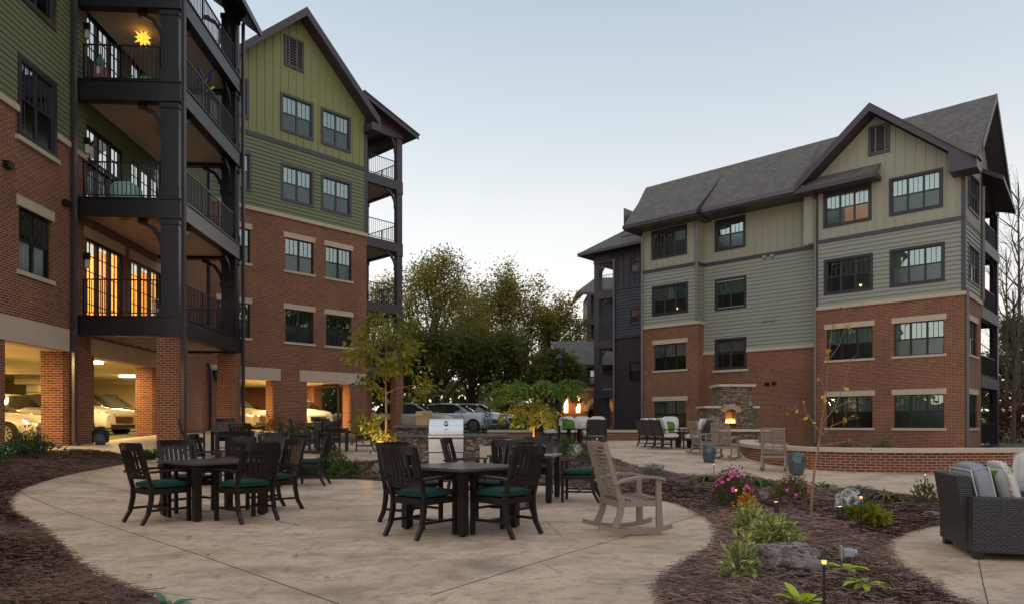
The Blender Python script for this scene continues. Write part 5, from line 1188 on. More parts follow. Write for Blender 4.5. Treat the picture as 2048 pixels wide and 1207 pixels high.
m = MB(); m.box((gc, .28, .74), (gw, .60, .29)); m.build('control_panel', STEEL, GR, bevel=.006)
m = MB(); n = 9; pr = [(.0 - .02, .97), (-.02, 1.06)] + [(.02 + .22 * (1 - math.cos(R(90) * i / n)), 1.06 + .26 * math.sin(R(90) * i / n)) for i in range(1, n + 1)] + [(.50, 1.30), (.56, .97)]
N = len(pr)
for sx in (-1, 1): m.v += [(gc + sx * (gw / 2 - .005), y, z) for y, z in pr]
m.f = [(i, (i + 1) % N, N + (i + 1) % N, N + i) for i in range(N)] + [tuple(range(N))[::-1], tuple(range(N, 2 * N))]; m.m = [0] * len(m.f); m.build('lid', STEEL, GR, bevel=.006)
m = MB(); m.box((gc, -.03, .935), (gw, .04, .055)); m.build('bull_nose', STEEL, GR)
for z, d in ((.985, .045), (.925, .03)):
    m = MB(); m.tube([(gc - gw / 2 + .03, -.03 - d, z), (gc + gw / 2 - .03, -.03 - d, z)], .014, 10)
    for s in (-1, 1): m.beam((gc + s * (gw / 2 - .08), -.01, z), (gc + s * (gw / 2 - .08), -.03 - d, z), .02, .02)
    m.build('handle', STEEL, GR)
for x in (-.16, 0, .16):
    m = MB(); r_ = .035 if x else .018; m.tube([(gc + x, -.02, .72), (gc + x, -.045, .72)], r_ * 1.25, 16); m.tube([(gc + x, -.045, .72), (gc + x, -.075, .72)], r_ * .8, 16); m.build('knob', STEEL, GR)
m = MB(); m.tube([(gc, .03, 1.23), (gc, .005, 1.225)], .045, 18); s_ = m.build('temperature_gauge', BLACKM, GR); m = MB(); m.tube([(gc, .004, 1.225), (gc, .0, 1.225)], .036, 18); m.build('dial', plain('dial_face', (.5, .5, .5), .4, bump=0), s_)
for s in (-1, 1):
    m = MB(); m.box((gc + s * gw / 4, -.02, .40), (gw / 2 - .02, .02, .36)); d_ = m.build('access_door', STEEL, GR, bevel=.004); m = MB(); m.beam((gc + s * .05, -.055, .47), (gc + s * (gw / 2 - .05), -.055, .47), .014, .014); m.build('door_handle', STEEL, d_)
CARD = plain('brown_cardboard', (.42, .27, .14), .85, var=.12, bump=.001)
cb = empty('cardboard_box', (gi.x + xw(836), gi.y + 1.07, GZ + 1.18), R(-25), 'open brown cardboard box standing on the raised bar left of the grill', 'box')
m = MB(); m.box((0, 0, .11), (.30, .22, .22)); m.build('carton', CARD, cb); m = MB(); m.box((-.05, -.12, .26), (.20, .012, .12), 0, R(-12)); m.build('flap', CARD, cb); m = MB(); m.box((.0, .12, .27), (.28, .012, .13), 0, R(15)); m.build('flap', CARD, cb)
# backpack against the pier
bp = empty('backpack', (-12.02, 20.45, g(-12, 20.4) + .015), R(20), 'black and grey backpack leaning against the brick pier beside the garage opening', 'backpack')
m = cushion((0, 0, .24), (.34, .20, .46), .09, 0, .05); m.build('bag_body', plain('black_nylon', (.012, .012, .014), .6, bump=.001), bp, smooth=True)
cushion((0, -.14, .16), (.25, .09, .25), .04, 0, .02).build('front_pocket', plain('grey_nylon', (.07, .07, .075), .6, bump=.001), bp, smooth=True)
m = MB(); m.tube([(-.05, .05, .48), (-.03, .05, .54), (.03, .05, .54), (.05, .05, .48)], .012, 8); m.build('grab_handle', plain('red_webbing', (.3, .02, .02), .7, bump=0), bp)
for s in (-1, 1): m = MB(); m.tube([(s * .17, .0, .40), (s * .21, -.04, .22), (s * .18, 0, .04)], .014, 8); m.build('strap', MAT['black_nylon'], bp)
# path lights, spot lights
PLG = emis('path_lamp_glow', (1, .42, .10), 1.6); BRZ = plain('aged_bronze', (.03, .028, .026), .4, .6, bump=0)
def pathlight():
    t = empty('path_light', (0, 0, 0), 0, 'black path light', 'garden light', 'black stake path lights in the beds')
    m = MB(); m.tube([(0, 0, -.05), (0, 0, .40)], .008, 10); m.build('stake', BRZ, t)
    m = MB(); m.lathe([(.013, .412), (.014, .425), (.014, .44)], n=14); m.build('glow_lens', PLG, t); m = MB(); m.lathe([(.0, .482), (.009, .478), (.012, .466), (.036, .448), (.040, .440), (.0, .442)], n=20); m.build('lamp_hat', BRZ, t)
    return t
plp = pathlight(); hat = None
def gl_put(proto, px, py, lab, sc=1, rz=0, e=0, dz=.0):
    p = GB_(px, py); o = put(proto, (p.x, p.y, p.z + dz), rz, lab, None, sc)
    if e:
        a = bpy.data.lights.new('path_lamp', 'POINT'); a.energy = e; a.color = (1, .5, .18); a.shadow_soft_size = .02; q = bpy.data.objects.new('path_lamp', a); COL.objects.link(q); q.location = (p.x, p.y - .0, p.z + .37 * sc + dz)
    return o
put(plp, (1.77, 3.97, bz(1.77, 3.97)), 0, 'black path light at the bottom edge in front of the large boulder')
gl_put(plp, 1722, 1072, 'black path light in front of the bright green leafy plant', 1., e=.9)
gl_put(plp, 1472, 1036, 'black path light beside the orange leaved plant', .85, e=1.6)
gl_put(plp, 1850, 992, 'black path light beside the path left of the wicker armchair', .9, e=.2)
gl_put(plp, 1428, 958, 'black path light left of the pink azalea', .8, e=.3)
gl_put(plp, 1210, 966, 'black path light left of the near rocking chair', .85, e=.5)
gl_put(plp, 1194, 903, 'black path light by the far path right of the evergreen shrub', 1., e=0)
spg = emis('spot_lens', (1, .7, .3), 5)
spo = empty('spotlight', (0, 0, 0), 0, 'small black cylinder spotlight', 'garden light', 'small black ground spotlights')
m = MB(); m.tube([(0, 0, 0), (.0, 0, .06)], .008, 8); m.build('stake', BRZ, spo); m = MB(); m.tube([(0, -.03, .05), (.0, .0, .16)], .03, 14); h_ = m.build('lamp_housing', BRZ, spo); m = MB(); m.tube([(0, .0, .1601), (0, .0008, .163)], .024, 14); m.build('glow_lens', spg, h_)
gl_put(spo, 1552, 1029, 'small black spotlight between the variegated shrub and the sapling'); gl_put(spo, 1679, 1040, 'small black spotlight in front of the white boulder')
jb = empty('flood_lamp', tuple(GB_(1695, 1128)), R(-15), 'grey box shaped flood lamp standing in the mulch right of the boulder', 'garden light', sc=.62)
GALV = plain('galvanised_grey', (.34, .36, .37), .45, .3, bump=0)
m = MB(); m.box((-.08, 0, .13), (.025, .14, .24)); m.build('bracket_plate', plain('beige_plate', (.35, .3, .24), .7, bump=0), jb); m = MB(); m.box((.01, 0, .16), (.14, .11, .11)); m.build('lamp_housing', GALV, jb, bevel=.015); m = MB(); m.tube([(.08, 0, .16), (.11, 0, .16)], .05, 14); m.build('end_cap', GALV, jb); m = MB(); m.tube([(.05, .0, .10), (.06, 0, .0)], .012, 8); m.build('conduit', GALV, jb)
# spots that make the lit plants glow
def spot(loc, tgt, e, col=(1, .58, .2), ang=70):
    a = bpy.data.lights.new('uplight', 'SPOT'); a.energy = e; a.color = col; a.spot_size = R(ang); a.spot_blend = .8; a.shadow_soft_size = .03; o = bpy.data.objects.new('uplight', a); COL.objects.link(o); o.location = loc
    o.rotation_euler = (Vector(tgt) - Vector(loc)).to_track_quat('-Z', 'Y').to_euler(); return o
# ================================================================== things on the balconies
def starmat():
    m = NT('star_glow'); lw = m.n('ShaderNodeLayerWeight', I_Blend=.5); m.l(m.ramp(lw.outputs['Facing'], (.1, (1, .70, .10)), (.5, (1, .42, .03)), (.9, (.8, .20, .01))), m.b.inputs['Emission Color']); m.b.inputs['Emission Strength'].default_value = 1.1; m.col((.7, .4, .05)); return m.m
star = empty('star_lantern', PX(286, 78, 21.6), 0, 'glowing yellow many pointed paper star hanging on the upper balcony', 'lantern')
m = MB(); rg = random.Random(7)
for i in range(26):
    z_ = 1 - 2 * (i + .5) / 26; a = i * 2.39996; d = Vector((math.sqrt(1 - z_ * z_) * math.cos(a), math.sqrt(1 - z_ * z_) * math.sin(a), z_)); q = d.orthogonal().normalized(); r_ = d.cross(q); L = .30 if i % 2 else .24
    b3 = [d * .08 + (q * math.cos(t) + r_ * math.sin(t)) * .055 for t in (0, 1.57, 3.14, 4.71)]
    for k in range(4): m.poly([b3[k], b3[(k + 1) % 4], d * L])
m.build('star_points', starmat(), star); m = MB(); m.tube([(0, 0, .2), (0, 0, 1.0)], .006, 6); m.build('cord', BLACKM, star)
a = bpy.data.lights.new('star_light', 'POINT'); a.energy = 16; a.color = (1, .5, .12); a.shadow_soft_size = .3; o = bpy.data.objects.new('star_light', a); COL.objects.link(o); o.location = PX(286, 60, 21.6)
def balc(u, d, k): p = PB.P(u, FL[k] + .04, d); return p
gl_w = plain('clay_pot', (.25, .12, .07), .8, bump=0); GP = plain('green_glaze_pot', (.08, .22, .08), .3, bump=0)
pt = empty('potted_plant', balc(1.75, -.45, 3), 0, 'green glazed pot of flowers behind the upper balcony railing', 'plant pot'); m = MB(); m.lathe([(.0, 0), (.12, 0), (.19, .16), (.17, .27), (.0, .27)], n=16); m.build('pot', GP, pt, smooth=True)
ln = empty('wooden_lantern_box', balc(.42, -.5, 3), 0, 'small reddish wooden lantern box with a white star front on the upper balcony', 'lantern'); m = MB(); m.box((0, 0, .30), (.26, .22, .60)); m.build('case', gl_w, ln); m = MB(); m.box((0, -.115, .44), (.16, .01, .2)); m.build('star_panel', CREAMC, ln); m = MB(); m.lathe([(0, .6), (.08, .62), (.11, .75), (.04, .95), (0, .96)], n=12); m.build('teal_vase', plain('teal_pot', (.05, .2, .22), .3, bump=0), ln)
shl = MB(); shl.lathe([(0, 0), (.12, .0), (.17, .1), (.12, .2), (0, .25)], n=14); o = shl.build('pale_planter', CREAMC, None, smooth=True); o.location = balc(1.0, -.5, 3); tag(o, 'pale rounded planter low behind the upper balcony railing', 'plant pot')
pcx = make_rocker(); pcx.name = 'balcony_rocking_chair'
wht = plain('white_paint', (.6, .6, .6), .5, bump=0)
for ch in pcx.children: ch.data.materials[0] = wht
del pcx['group']
place(pcx, balc(1.9, -1.6, 1), R(60), 'white rocking chair on the lowest balcony in front of the lit doors'); tag(pcx, None, 'rocking chair')
pc2 = clone(pcx); place(pc2, balc(2.1, -1.3, 2), R(-60), 'white rocking chair on the middle balcony above the lit doors')
mt = plain('mint_fabric', (.3, .5, .42), .8, bump=0); o = cushion((0, 0, .35), (.7, .6, .6), .1, 0, .05).build('mint_armchair', mt, None, smooth=True); o.location = balc(.95, -.9, 2); tag(o, 'mint green upholstered chair on the middle balcony', 'chair')
bt = empty('bottle_tree', PE.P(3.3, FL[3] + .04, -.5), 0, 'metal stake carrying blue and yellow glass bottles on the upper side balcony', 'garden ornament'); m = MB(); m.tube([(0, 0, 0), (0, 0, 1.75)], .012, 6); m.build('stake', BLACKM, bt)
for i in range(9):
    a = i * 2.4; zz = .95 + .1 * i; d = Vector((math.cos(a), math.sin(a), .9)).normalized(); m = MB(); m.tube([Vector((0, 0, zz)), Vector((0, 0, zz)) + d * .12, Vector((0, 0, zz)) + d * .2, Vector((0, 0, zz)) + d * .4], [.012, .02, .04, .04], 8); m.build('bottle', plain('blue_glass', (.02, .03, .3), .1, bump=0, spec=.8) if i == 0 else MAT['blue_glass'] if i % 3 else (MAT.get('yellow_glass') or plain('yellow_glass', (.4, .42, .1), .1, bump=0)), bt)
# street lamp near the gatehouse
sl = empty('street_lamp', PX(1120, 858, 38), 0, 'black post lantern with hanging head beside the gatehouse', 'street lamp'); m = MB(); m.tube([(0, 0, -.5), (0, 0, 3.3)], [.09, .05], 10); m.build('pole', BLACKM, sl); m = MB(); m.lathe([(.05, 3.3), (.16, 3.4), (.19, 3.8), (.26, 3.86), (.10, 4.05), (.03, 4.1), (0.0, 4.2)], n=12); m.build('lamp_head', BLACKM, sl)
# ================================================================== plants
BARK = plain('grey_brown_bark', (.10, .075, .055), .95, var=.4, scale=8, bump=.01)
BARKD = plain('dark_bark', (.035, .027, .022), .95, var=.4, scale=8, bump=.01)
BARKO = plain('pale_sapling_bark', (.26, .15, .08), .85, var=.3, scale=14, bump=.002)
STEMG = plain('green_stem', (.10, .14, .03), .7, bump=0)
def cards(P, size, asp=.5, rs=None, up=0., dirs=None, fold=.0):
    """rhombic leaves at P; returns verts (n*4,3)"""
    n = len(P); D = rs.normal(size=(n, 3)) if dirs is None else dirs + rs.normal(size=(n, 3)) * .45; D[:, 2] += up; D /= np.linalg.norm(D, axis=1)[:, None]
    S = np.cross(D, rs.normal(size=(n, 3))); S /= np.linalg.norm(S, axis=1)[:, None] + 1e-9
    L = (size * (.6 + .8 * rs.rand(n)))[:, None]; Nn = np.cross(D, S)
    V = np.stack([P, P + D * L * .45 + S * L * asp * .5 + Nn * L * fold, P + D * L, P + D * L * .5 - S * L * asp * .5 + Nn * L * fold], 1)
    return V.reshape(-1, 3)
def quads(nv): return np.arange(nv).reshape(-1, 4)
def strips(bases, dirs, L, w, droop, rs, seg=4):
    """long curved leaves: bases (n,3), dirs horizontal+vertical unit (n,3)"""
    n = len(bases); V = np.zeros((n, (seg + 1) * 2, 3)); side = np.cross(dirs, [0, 0, 1.]); side /= np.linalg.norm(side, axis=1)[:, None] + 1e-9
    for k in range(seg + 1):
        t = k / seg; p = bases + dirs * (L * t)[:, None]; p[:, 2] -= droop * L * t * t; ww = (w * (math.sin(math.pi * min(.97, .12 + t * .86)) ** .8))[:, None]
        V[:, 2 * k] = p - side * ww; V[:, 2 * k + 1] = p + side * ww
        V[:, 2 * k, 2] += ww[:, 0] * .25; V[:, 2 * k + 1, 2] += ww[:, 0] * .25
    b = (np.arange(n) * (seg + 1) * 2)[:, None]; Fq = np.concatenate([b + np.array([[2 * k, 2 * k + 1, 2 * k + 3, 2 * k + 2]]) for k in range(seg)], 0)
    return V.reshape(-1, 3), Fq
def grow(rng, mb, p, d, L, r, depth, tips, spread=.6, kids=3, gn=.05, seg=4, up=.12, taper=.6, rmin=.004):
    pts = [p.copy()]; rr = [r]; q = p.copy(); dd = d.copy()
    for i in range(seg):
        dd = (dd + Vector((rng.gauss(0, gn), rng.gauss(0, gn), rng.gauss(0, gn) + up * .25))).normalized(); q = q + dd * L / seg; pts.append(q.copy()); rr.append(max(rmin, r * (1 - (1 - taper) * (i + 1) / seg)))
    mb.tube(pts, rr, 6 if r > .03 else 4, caps=False)
    if depth == 0: tips.append((q, dd)); tips.append((pts[-2], dd)); return
    for k in range(kids):
        a = rng.uniform(0, 6.28); o = dd.orthogonal().normalized(); o = Matrix.Rotation(a, 3, dd) @ o
        nd = (dd + o * spread * rng.uniform(.6, 1.2) + Vector((0, 0, up))).normalized(); at = pts[-1] if k == 0 else pts[rng.randint(max(1, seg - 2), seg)]
        grow(rng, mb, at, nd, L * rng.uniform(.6, .82), rr[-1] * .8, depth - 1, tips, spread, kids, gn, seg, up, taper, rmin)
LG = leafmat('autumn_green_leaves', [(.075, .085, .02), (.16, .165, .03), (.26, .22, .042), (.38, .27, .05), (.38, .18, .05)], trans=.6, sc=.35)
LGD = leafmat('dark_green_leaves', [(.04, .045, .012), (.085, .092, .022), (.14, .135, .034), (.19, .15, .04)], trans=.55, sc=.5)
LYG = leafmat('yellow_green_leaves', [(.04, .07, .008), (.12, .15, .015), (.26, .24, .02), (.40, .30, .03)], trans=.4, sc=1.2)
def bigtree(px, ytop, Y, wid, seed, lab, mat=LG, n=9000, ls=.26, name='autumn_tree', kidsn=4, z0=None, bark=BARKD, trunk=.28, open_=1.):
    rng = random.Random(seed); rs = np.random.RandomState(seed); x = (px - CX) / F * Y; zb = lotz(x, Y) - .1 if z0 is None else z0; H = CH - (ytop - HY) / F * Y - zb; W = wid / F * Y
    root = empty(name, (x, Y, zb), 0, lab, 'tree', 'trees behind the parking lot'); mb = MB(); tips = []
    th = H * .22; H *= .96; mb.tube([Vector((0, 0, -.3)), Vector((rng.uniform(-.1, .1), 0, th)), Vector((rng.uniform(-.2, .2), 0, H * .55)), Vector((rng.uniform(-.3, .3), 0, H * .86))], [trunk, trunk * .75, trunk * .45, .05], 8)
    for k in range(16):
        h = th + (H * .60) * (k / 16) ** .9; a = k * 2.4 + rng.uniform(-.4, .4); tilt = rng.uniform(.5, .95) * (1.15 - .5 * k / 16); d = Vector((math.cos(a) * tilt, math.sin(a) * tilt, 1.0)).normalized()
        grow(rng, mb, Vector((0, 0, h)), d, W * .36 * (1.1 - .45 * k / 16), trunk * .38 * (1 - .5 * k / 16), 2, tips, .55, 3, .06, 3, .16)
    mb.build('trunk', bark, root)
    T = np.array([tuple(t[0]) for t in tips]); k = rs.randint(0, len(T), n); P = T[k] + rs.normal(size=(n, 3)) * np.array([W * .052, W * .052, W * .065]) * open_
    keep = (P[:, 2] > H * .12); P = P[keep]
    V = cards(P, np.full(len(P), ls), .55, rs); npmesh('crown', V, quads(len(V)), mat, root); return root
bigtree(868, 548, 58, 215, 11, 'tall autumn tree with the highest crown, just right of the gabled wing porch', n=14000, ls=.21)
bigtree(775, 570, 64, 150, 12, 'autumn tree seen through the balconies of the gabled wing porch', n=9000, ls=.2)
bigtree(945, 600, 66, 170, 13, 'autumn tree filling the dip between the two tallest crowns', n=7500, ls=.2)
bigtree(1012, 570, 62, 185, 14, 'broad domed autumn tree in the centre of the tree line', n=13500, ls=.21)
bigtree(1112, 622, 62, 150, 15, 'lower autumn tree next to the grey building eaves', n=12000, ls=.21)
bigtree(872, 722, 50, 190, 16, 'dark green low tree behind the parked cars with a thick dark trunk', LGD, 9500, .26, 'shade_tree', trunk=.34)
bigtree(1010, 735, 52, 170, 17, 'dark green low tree behind the feathery leaved garden tree', LGD, 9500, .26, 'shade_tree')
bigtree(770, 735, 52, 130, 18, 'dark green low tree beyond the brick pier of the porch', LGD, 9000, .3, 'shade_tree')
bigtree(1105, 742, 48, 120, 19, 'dark bushy tree beside the low gatehouse', LGD, 9000, .28, 'shade_tree')
bigtree(940, 700, 56, 170, 20, 'brownish low tree behind the silver cars', LG, 12000, .24, 'shade_tree')
bigtree(680, 640, 56, 150, 22, 'dark tree glimpsed through the right garage opening', LGD, 8000, .3, 'shade_tree')
# bare trees at the far right
def baretree(px, ytop, Y, seed, lab, r=.14):
    rng = random.Random(seed); x = (px - CX) / F * Y; H = CH - (ytop - HY) / F * Y; root = empty('bare_tree', (x, Y, -.2), 0, lab, 'tree', 'bare trees at the right edge'); mb = MB(); tips = []
    mb.tube([Vector((0, 0, -.3)), Vector((.1, 0, H * .5)), Vector((0, 0, H * .95))], [r, r * .7, .03], 7)
    for k in range(18):
        h = H * (.22 + .7 * k / 18); a = k * 2.4; d = Vector((math.cos(a), math.sin(a), 1.3)).normalized(); grow(rng, mb, Vector((0, 0, h)), d, H * .16 * (1.2 - k / 22), r * .35, 2, tips, .5, 3, .08, 3, .1, rmin=.012)
    mb.build('trunk', BARK, root)
for a in ((2036, 330, 48, 31, 'tallest bare tree at the right edge of the photo'), (2012, 470, 58, 32, 'thin bare tree close beside the right end balconies'), (2070, 400, 52, 33, 'bare tree half outside the right edge'), (2026, 560, 40, 34, 'short bare tree in front of the others at the right edge')): baretree(*a)
bigtree(2030, 640, 62, 120, 35, 'dark evergreen tree low behind the bare trunks at the right edge', LGD, 7000, .3, 'evergreen_tree', z0=0)
# far woods, one mass
rs = np.random.RandomState(5); n = 20000; X = rs.uniform(-75, 130, n); Yw = 92 + rs.rand(n) * 8; hh = np.array([7.5 + 2.2 * noise.noise(Vector((x * .09, 0, 0))) + 1.2 * noise.noise(Vector((x * .4, 3, 0))) for x in X]); Zw = .5 + hh * rs.rand(n) ** .8
V = cards(np.stack([X, Yw, Zw], 1), np.full(n, 1.1), .6, rs); tag(npmesh('distant_woods', V, quads(len(V)), LGD), 'dark distant woods closing the view behind the tree line', 'woods', None, 'stuff')
n = 14000; Yw = rs.uniform(-45, 60, n); Xw = 56 + rs.rand(n) * 9 + np.maximum(0, Yw - 30) * .35; hh = np.array([18 + 4 * noise.noise(Vector((0, y * .08, 5))) for y in Yw])  # woods out of view, added so the brick-level windows reflect dark
V = cards(np.stack([Xw, Yw, hh * rs.rand(n) ** .8], 1), np.full(n, 1.5), .6, rs); tag(npmesh('unseen_woods', V, quads(len(V)), LGD), 'tall unseen woods added off to the right for the gabled wing windows to reflect', 'woods', None, 'stuff')
# --- shrubs
def shrub(name, px, py, w_, h_, mat, n, ls, seed, lab, cat='shrub', grp=None, asp=.45, up=.25, flowers=None, pos=None, stems=8, hollow=.35, droop=0):
    rs = np.random.RandomState(seed); p = GB_(px, py) if pos is None else pos; root = empty(name, tuple(p), 0, lab, cat, grp)
    D = rs.normal(size=(n, 3)); D[:, 2] = np.abs(D[:, 2]); D /= np.linalg.norm(D, axis=1)[:, None]; rr = (hollow + (1 - hollow) * rs.rand(n)) ** .6
    ang = np.arctan2(D[:, 1], D[:, 0]); lump = 1 + .22 * np.sin(ang * 3 + seed) * (1 - D[:, 2]) + .14 * np.sin(ang * 7 + D[:, 2] * 9 + seed * 2)
    P = D * (rr * lump)[:, None] * np.array([w_ / 2, w_ / 2, h_ * .92]); P[:, 2] += h_ * .05
    dirs = D * .8; dirs[:, 2] += up - droop; V = cards(P, np.full(n, ls), asp, rs, 0, dirs, .06); npmesh('foliage', V, quads(len(V)), mat, root)
    m = MB(); rng = random.Random(seed)
    for k in range(stems):
        a = k * 2.4; m.tube([(0, 0, -.03), (math.cos(a) * w_ * .16, math.sin(a) * w_ * .16, h_ * .4), (math.cos(a) * w_ * .34, math.sin(a) * w_ * .34, h_ * .78)], [.008, .006, .003], 5, caps=False)
    m.build('stems', BARK, root)
    if flowers:
        fm, fn, fs = flowers; FP = []
        for k in range(fn):
            d = rs.normal(size=3); d[2] = abs(d[2]) + .5; d[1] -= .4; d /= np.linalg.norm(d); c = d * np.array([w_ / 2, w_ / 2, h_]) * 1.0; q = MB(); o = Vector(d).orthogonal().normalized(); o2 = Vector(d).cross(o)
            for j in range(5):
                a = j * 1.2566; e = o * math.cos(a) + o2 * math.sin(a); s2 = o * math.cos(a + .55) + o2 * math.sin(a + .55); s3 = o * math.cos(a - .55) + o2 * math.sin(a - .55); cc = Vector(c); dd = Vector(d)
                q.poly([cc, cc + s2 * fs * .7 + dd * fs * .35, cc + e * fs * 1.1 + dd * fs * .25, cc + s3 * fs * .7 + dd * fs * .35])
            q.build('flower', fm, root)
    return root
PINK = plain('pink_petal', (.85, .08, .36), .6, var=.25, bump=0); SALM = plain('salmon_petal', (.75, .30, .22), .6, bump=0)
AZL = leafmat('azalea_leaves', [(.05, .05, .012), (.12, .11, .02), (.22, .10, .03), (.26, .055, .022)], sc=5, trans=.25)
AZG = leafmat('mixed_azalea_leaves', [(.03, .06, .012), (.07, .09, .016), (.16, .12, .03), (.20, .07, .03)], sc=4, trans=.25)
VAR = leafmat('variegated_leaves', [(.04, .08, .02), (.20, .24, .06), (.50, .48, .14), (.68, .60, .22)], sc=7, trans=.3)
DKG = leafmat('glossy_dark_leaves', [(.015, .045, .016), (.035, .085, .03), (.07, .14, .045)], rough=.3, sc=5, trans=.15)
MIDG = leafmat('mid_green_leaves', [(.03, .06, .012), (.07, .12, .02), (.13, .17, .03)], sc=4, trans=.3)
GRYG = leafmat('grey_green_leaves', [(.06, .075, .055), (.13, .15, .11), (.22, .24, .17)], sc=6, trans=.25)
ORG = leafmat('orange_leaves', [(.25, .06, .01), (.55, .20, .02), (.70, .38, .04)], sc=8, trans=.4)
LIME = leafmat('lime_leaves', [(.22, .36, .02), (.45, .55, .04), (.70, .68, .08)], rough=.4, sc=5, trans=.4)
BRON = leafmat('bronze_leaves', [(.06, .05, .02), (.11, .09, .03), (.15, .06, .03)], sc=5, trans=.2)
shrub('azalea', 1466, 1006, .60, .50, AZG, 1700, .045, 41, 'large azalea covered in bright pink flowers, reddish leaves', flowers=(PINK, 46, .032))
shrub('azalea', 1584, 1000, .56, .40, AZL, 1500, .040, 42, 'smaller reddish azalea with few pink flowers left of the sapling', flowers=(PINK, 9, .030))
shrub('azalea', 52, 908, .85, .62, AZG, 900, .06, 43, 'small azalea with a few magenta flowers in front of the white car', flowers=(PINK, 6, .03))
shrub('azalea', 548, 879, 1.1, .9, AZL, 700, .09, 44, 'rust coloured azalea against the brick wall of the gabled wing', flowers=(SALM, 5, .04))
shrub('azalea', 602, 882, 1.3, .8, AZG, 900, .09, 45, 'spreading azalea with faded pink bloom by the gabled wing wall', flowers=(PINK, 8, .04))
shrub('mahonia', 1500, 1070, .40, .36, VAR, 900, .055, 46, 'tall yellow and green variegated shrub in the middle of the bed', asp=.36, droop=.3)
shrub('mahonia', 1548, 1088, .46, .26, VAR, 1300, .055, 47, 'low cream edged variegated shrub just behind the large boulder', asp=.36, droop=.5)
shrub('mahonia', 1480, 1160, .26, .36, VAR, 360, .055, 48, 'leggy variegated shrub nearest the camera left of the large boulder', asp=.36, droop=.4)
shrub('coral_bells', 1494, 1024, .28, .24, ORG, 600, .05, 49, 'glowing orange leaved plant lit by the path light under the pink azalea', cat='plant', droop=.3)
shrub('geranium', 1732, 1047, .50, .22, LYG, 700, .065, 50, 'bright green round leaved plant in front of the white boulder', cat='plant', asp=.9)
shrub('evergreen_shrub', 1138, 913, .62, .56, MIDG, 1700, .05, 51, 'rounded green shrub at the back of the bed beside the pale boulder')
shrub('evergreen_shrub', 1166, 926, .42, .36, MIDG, 900, .045, 52, 'small green shrub behind the pale boulder, right of the larger one')
shrub('heather', 1192, 962, .52, .32, GRYG, 1300, .035, 53, 'grey green spreading shrub just left of the near rocking chair')
shrub('heather', 1222, 945, .38, .22, VAR, 600, .035, 54, 'yellow tipped low shrub directly behind the near rocking chair back')
shrub('barberry', 1170, 902, .45, .30, BRON, 700, .04, 55, 'brownish twiggy shrub at the far edge of the bed')
shrub('lavender', 1305, 952, .62, .26, GRYG, 900, .05, 56, 'wispy silver green plant at the bed edge right of the near rocking chair', cat='plant', asp=.2, up=.5)
shrub('hellebore', 648, 942, .62, .30, MIDG, 700, .09, 57, 'green leafy clump in the bed behind the left dining tables', cat='plant', asp=.35)
shrub('hellebore', 690, 950, .7, .32, MIDG, 700, .09, 58, 'right hand green clump in front of the small lit tree', cat='plant', asp=.35)
shrub('hellebore', 612, 952, .5, .28, MIDG, 500, .09, 59, 'left hand green clump in the bed by the dining chair legs', cat='plant', asp=.35)
shrub('barberry', 668, 932, .7, .40, AZG, 800, .06, 60, 'reddish green shrub behind the two leafy clumps')
shrub('evergreen_shrub', 1690, 900, .5, .45, MIDG, 500, .06, 61, 'small green shrub peeping over the seat wall below the left window', pos=Vector(((1690 - CX) / F * 26, 26, .15)), grp=None)
shrub('evergreen_shrub', 1766, 900, .8, .5, MIDG, 700, .06, 62, 'small green shrub peeping over the seat wall below the right windows', pos=Vector(((1766 - CX) / F * 26, 26, .15)))
shrub('barberry', 1848, 1004, .38, .30, AZG, 420, .045, 63, 'small red and yellow shrub left of the near wicker armchair', asp=.5)
shrub('liriope', 655, 905, .6, .3, DKG, 300, .12, 64, 'dark grassy clump behind the reddish shrub', cat='plant', asp=.2)
shrub('red_shrub', 2022, 860, 2.6, 3.4, leafmat('deep_red_leaves', [(.05, .012, .01), (.11, .02, .014), (.16, .045, .02)], trans=.25, sc=.8), 3000, .16, 65, 'deep red autumn shrub at the right edge under the bare trees', pos=Vector(((2024 - CX) / F * 42, 42, -.1)))
shrub('red_shrub', 1000, 840, 3.0, 2.6, MAT['deep_red_leaves'], 2500, .16, 66, 'dark red shrub behind the white truck', pos=Vector(((1003 - CX) / F * 58, 58, .9)))
# grass clumps and feathery rosettes
def rosette(name, px, py, n, L, w_, mat, seed, lab, droop=.5, cat='plant', up=.6, grp=None, pos=None, core=.02, seg=4):
    rs = np.random.RandomState(seed); p = GB_(px, py) if pos is None else pos; a = np.arange(n) * 2.4 + rs.rand(n) * .5; el = up * (.35 + 1.0 * rs.rand(n)); d = np.stack([np.cos(a), np.sin(a), el], 1); d /= np.linalg.norm(d, axis=1)[:, None]
    b = np.stack([np.cos(a) * core, np.sin(a) * core, np.zeros(n)], 1); V, Fq = strips(b, d, L * (.65 + .5 * rs.rand(n)), w_ * (.8 + .4 * rs.rand(n)), droop, rs, seg)
    root = empty(name, (p[0], p[1], p[2] + .025), 0, lab, cat, grp); npmesh('leaves', V, Fq, mat, root, smooth=True); return root
rosette('hosta', 1692, 1146, 15, .20, .030, LIME, 71, 'small lime hosta in front of the grey flood lamp', .45)
rosette('hosta', 1730, 1174, 13, .20, .028, LIME, 72, 'small lime green hosta right of the grey flood lamp', .4, up=.4)
rosette('hosta', 1604, 1214, 11, .20, .032, LIME, 73, 'lime hosta cut by the bottom edge left of the near path light', .35, up=1.1)
rosette('hosta', 338, 1222, 9, .17, .03, leafmat('blue_green_leaves', [(.05, .12, .07), (.12, .24, .14)], trans=.2, sc=4), 74, 'blue green leafy plant cut by the bottom edge at the left', .3, up=1.2)
rosette('sprout', 22, 988, 7, .10, .014, MAT['blue_green_leaves'], 75, 'small pale green sprout at the edge of the left bed', .2)
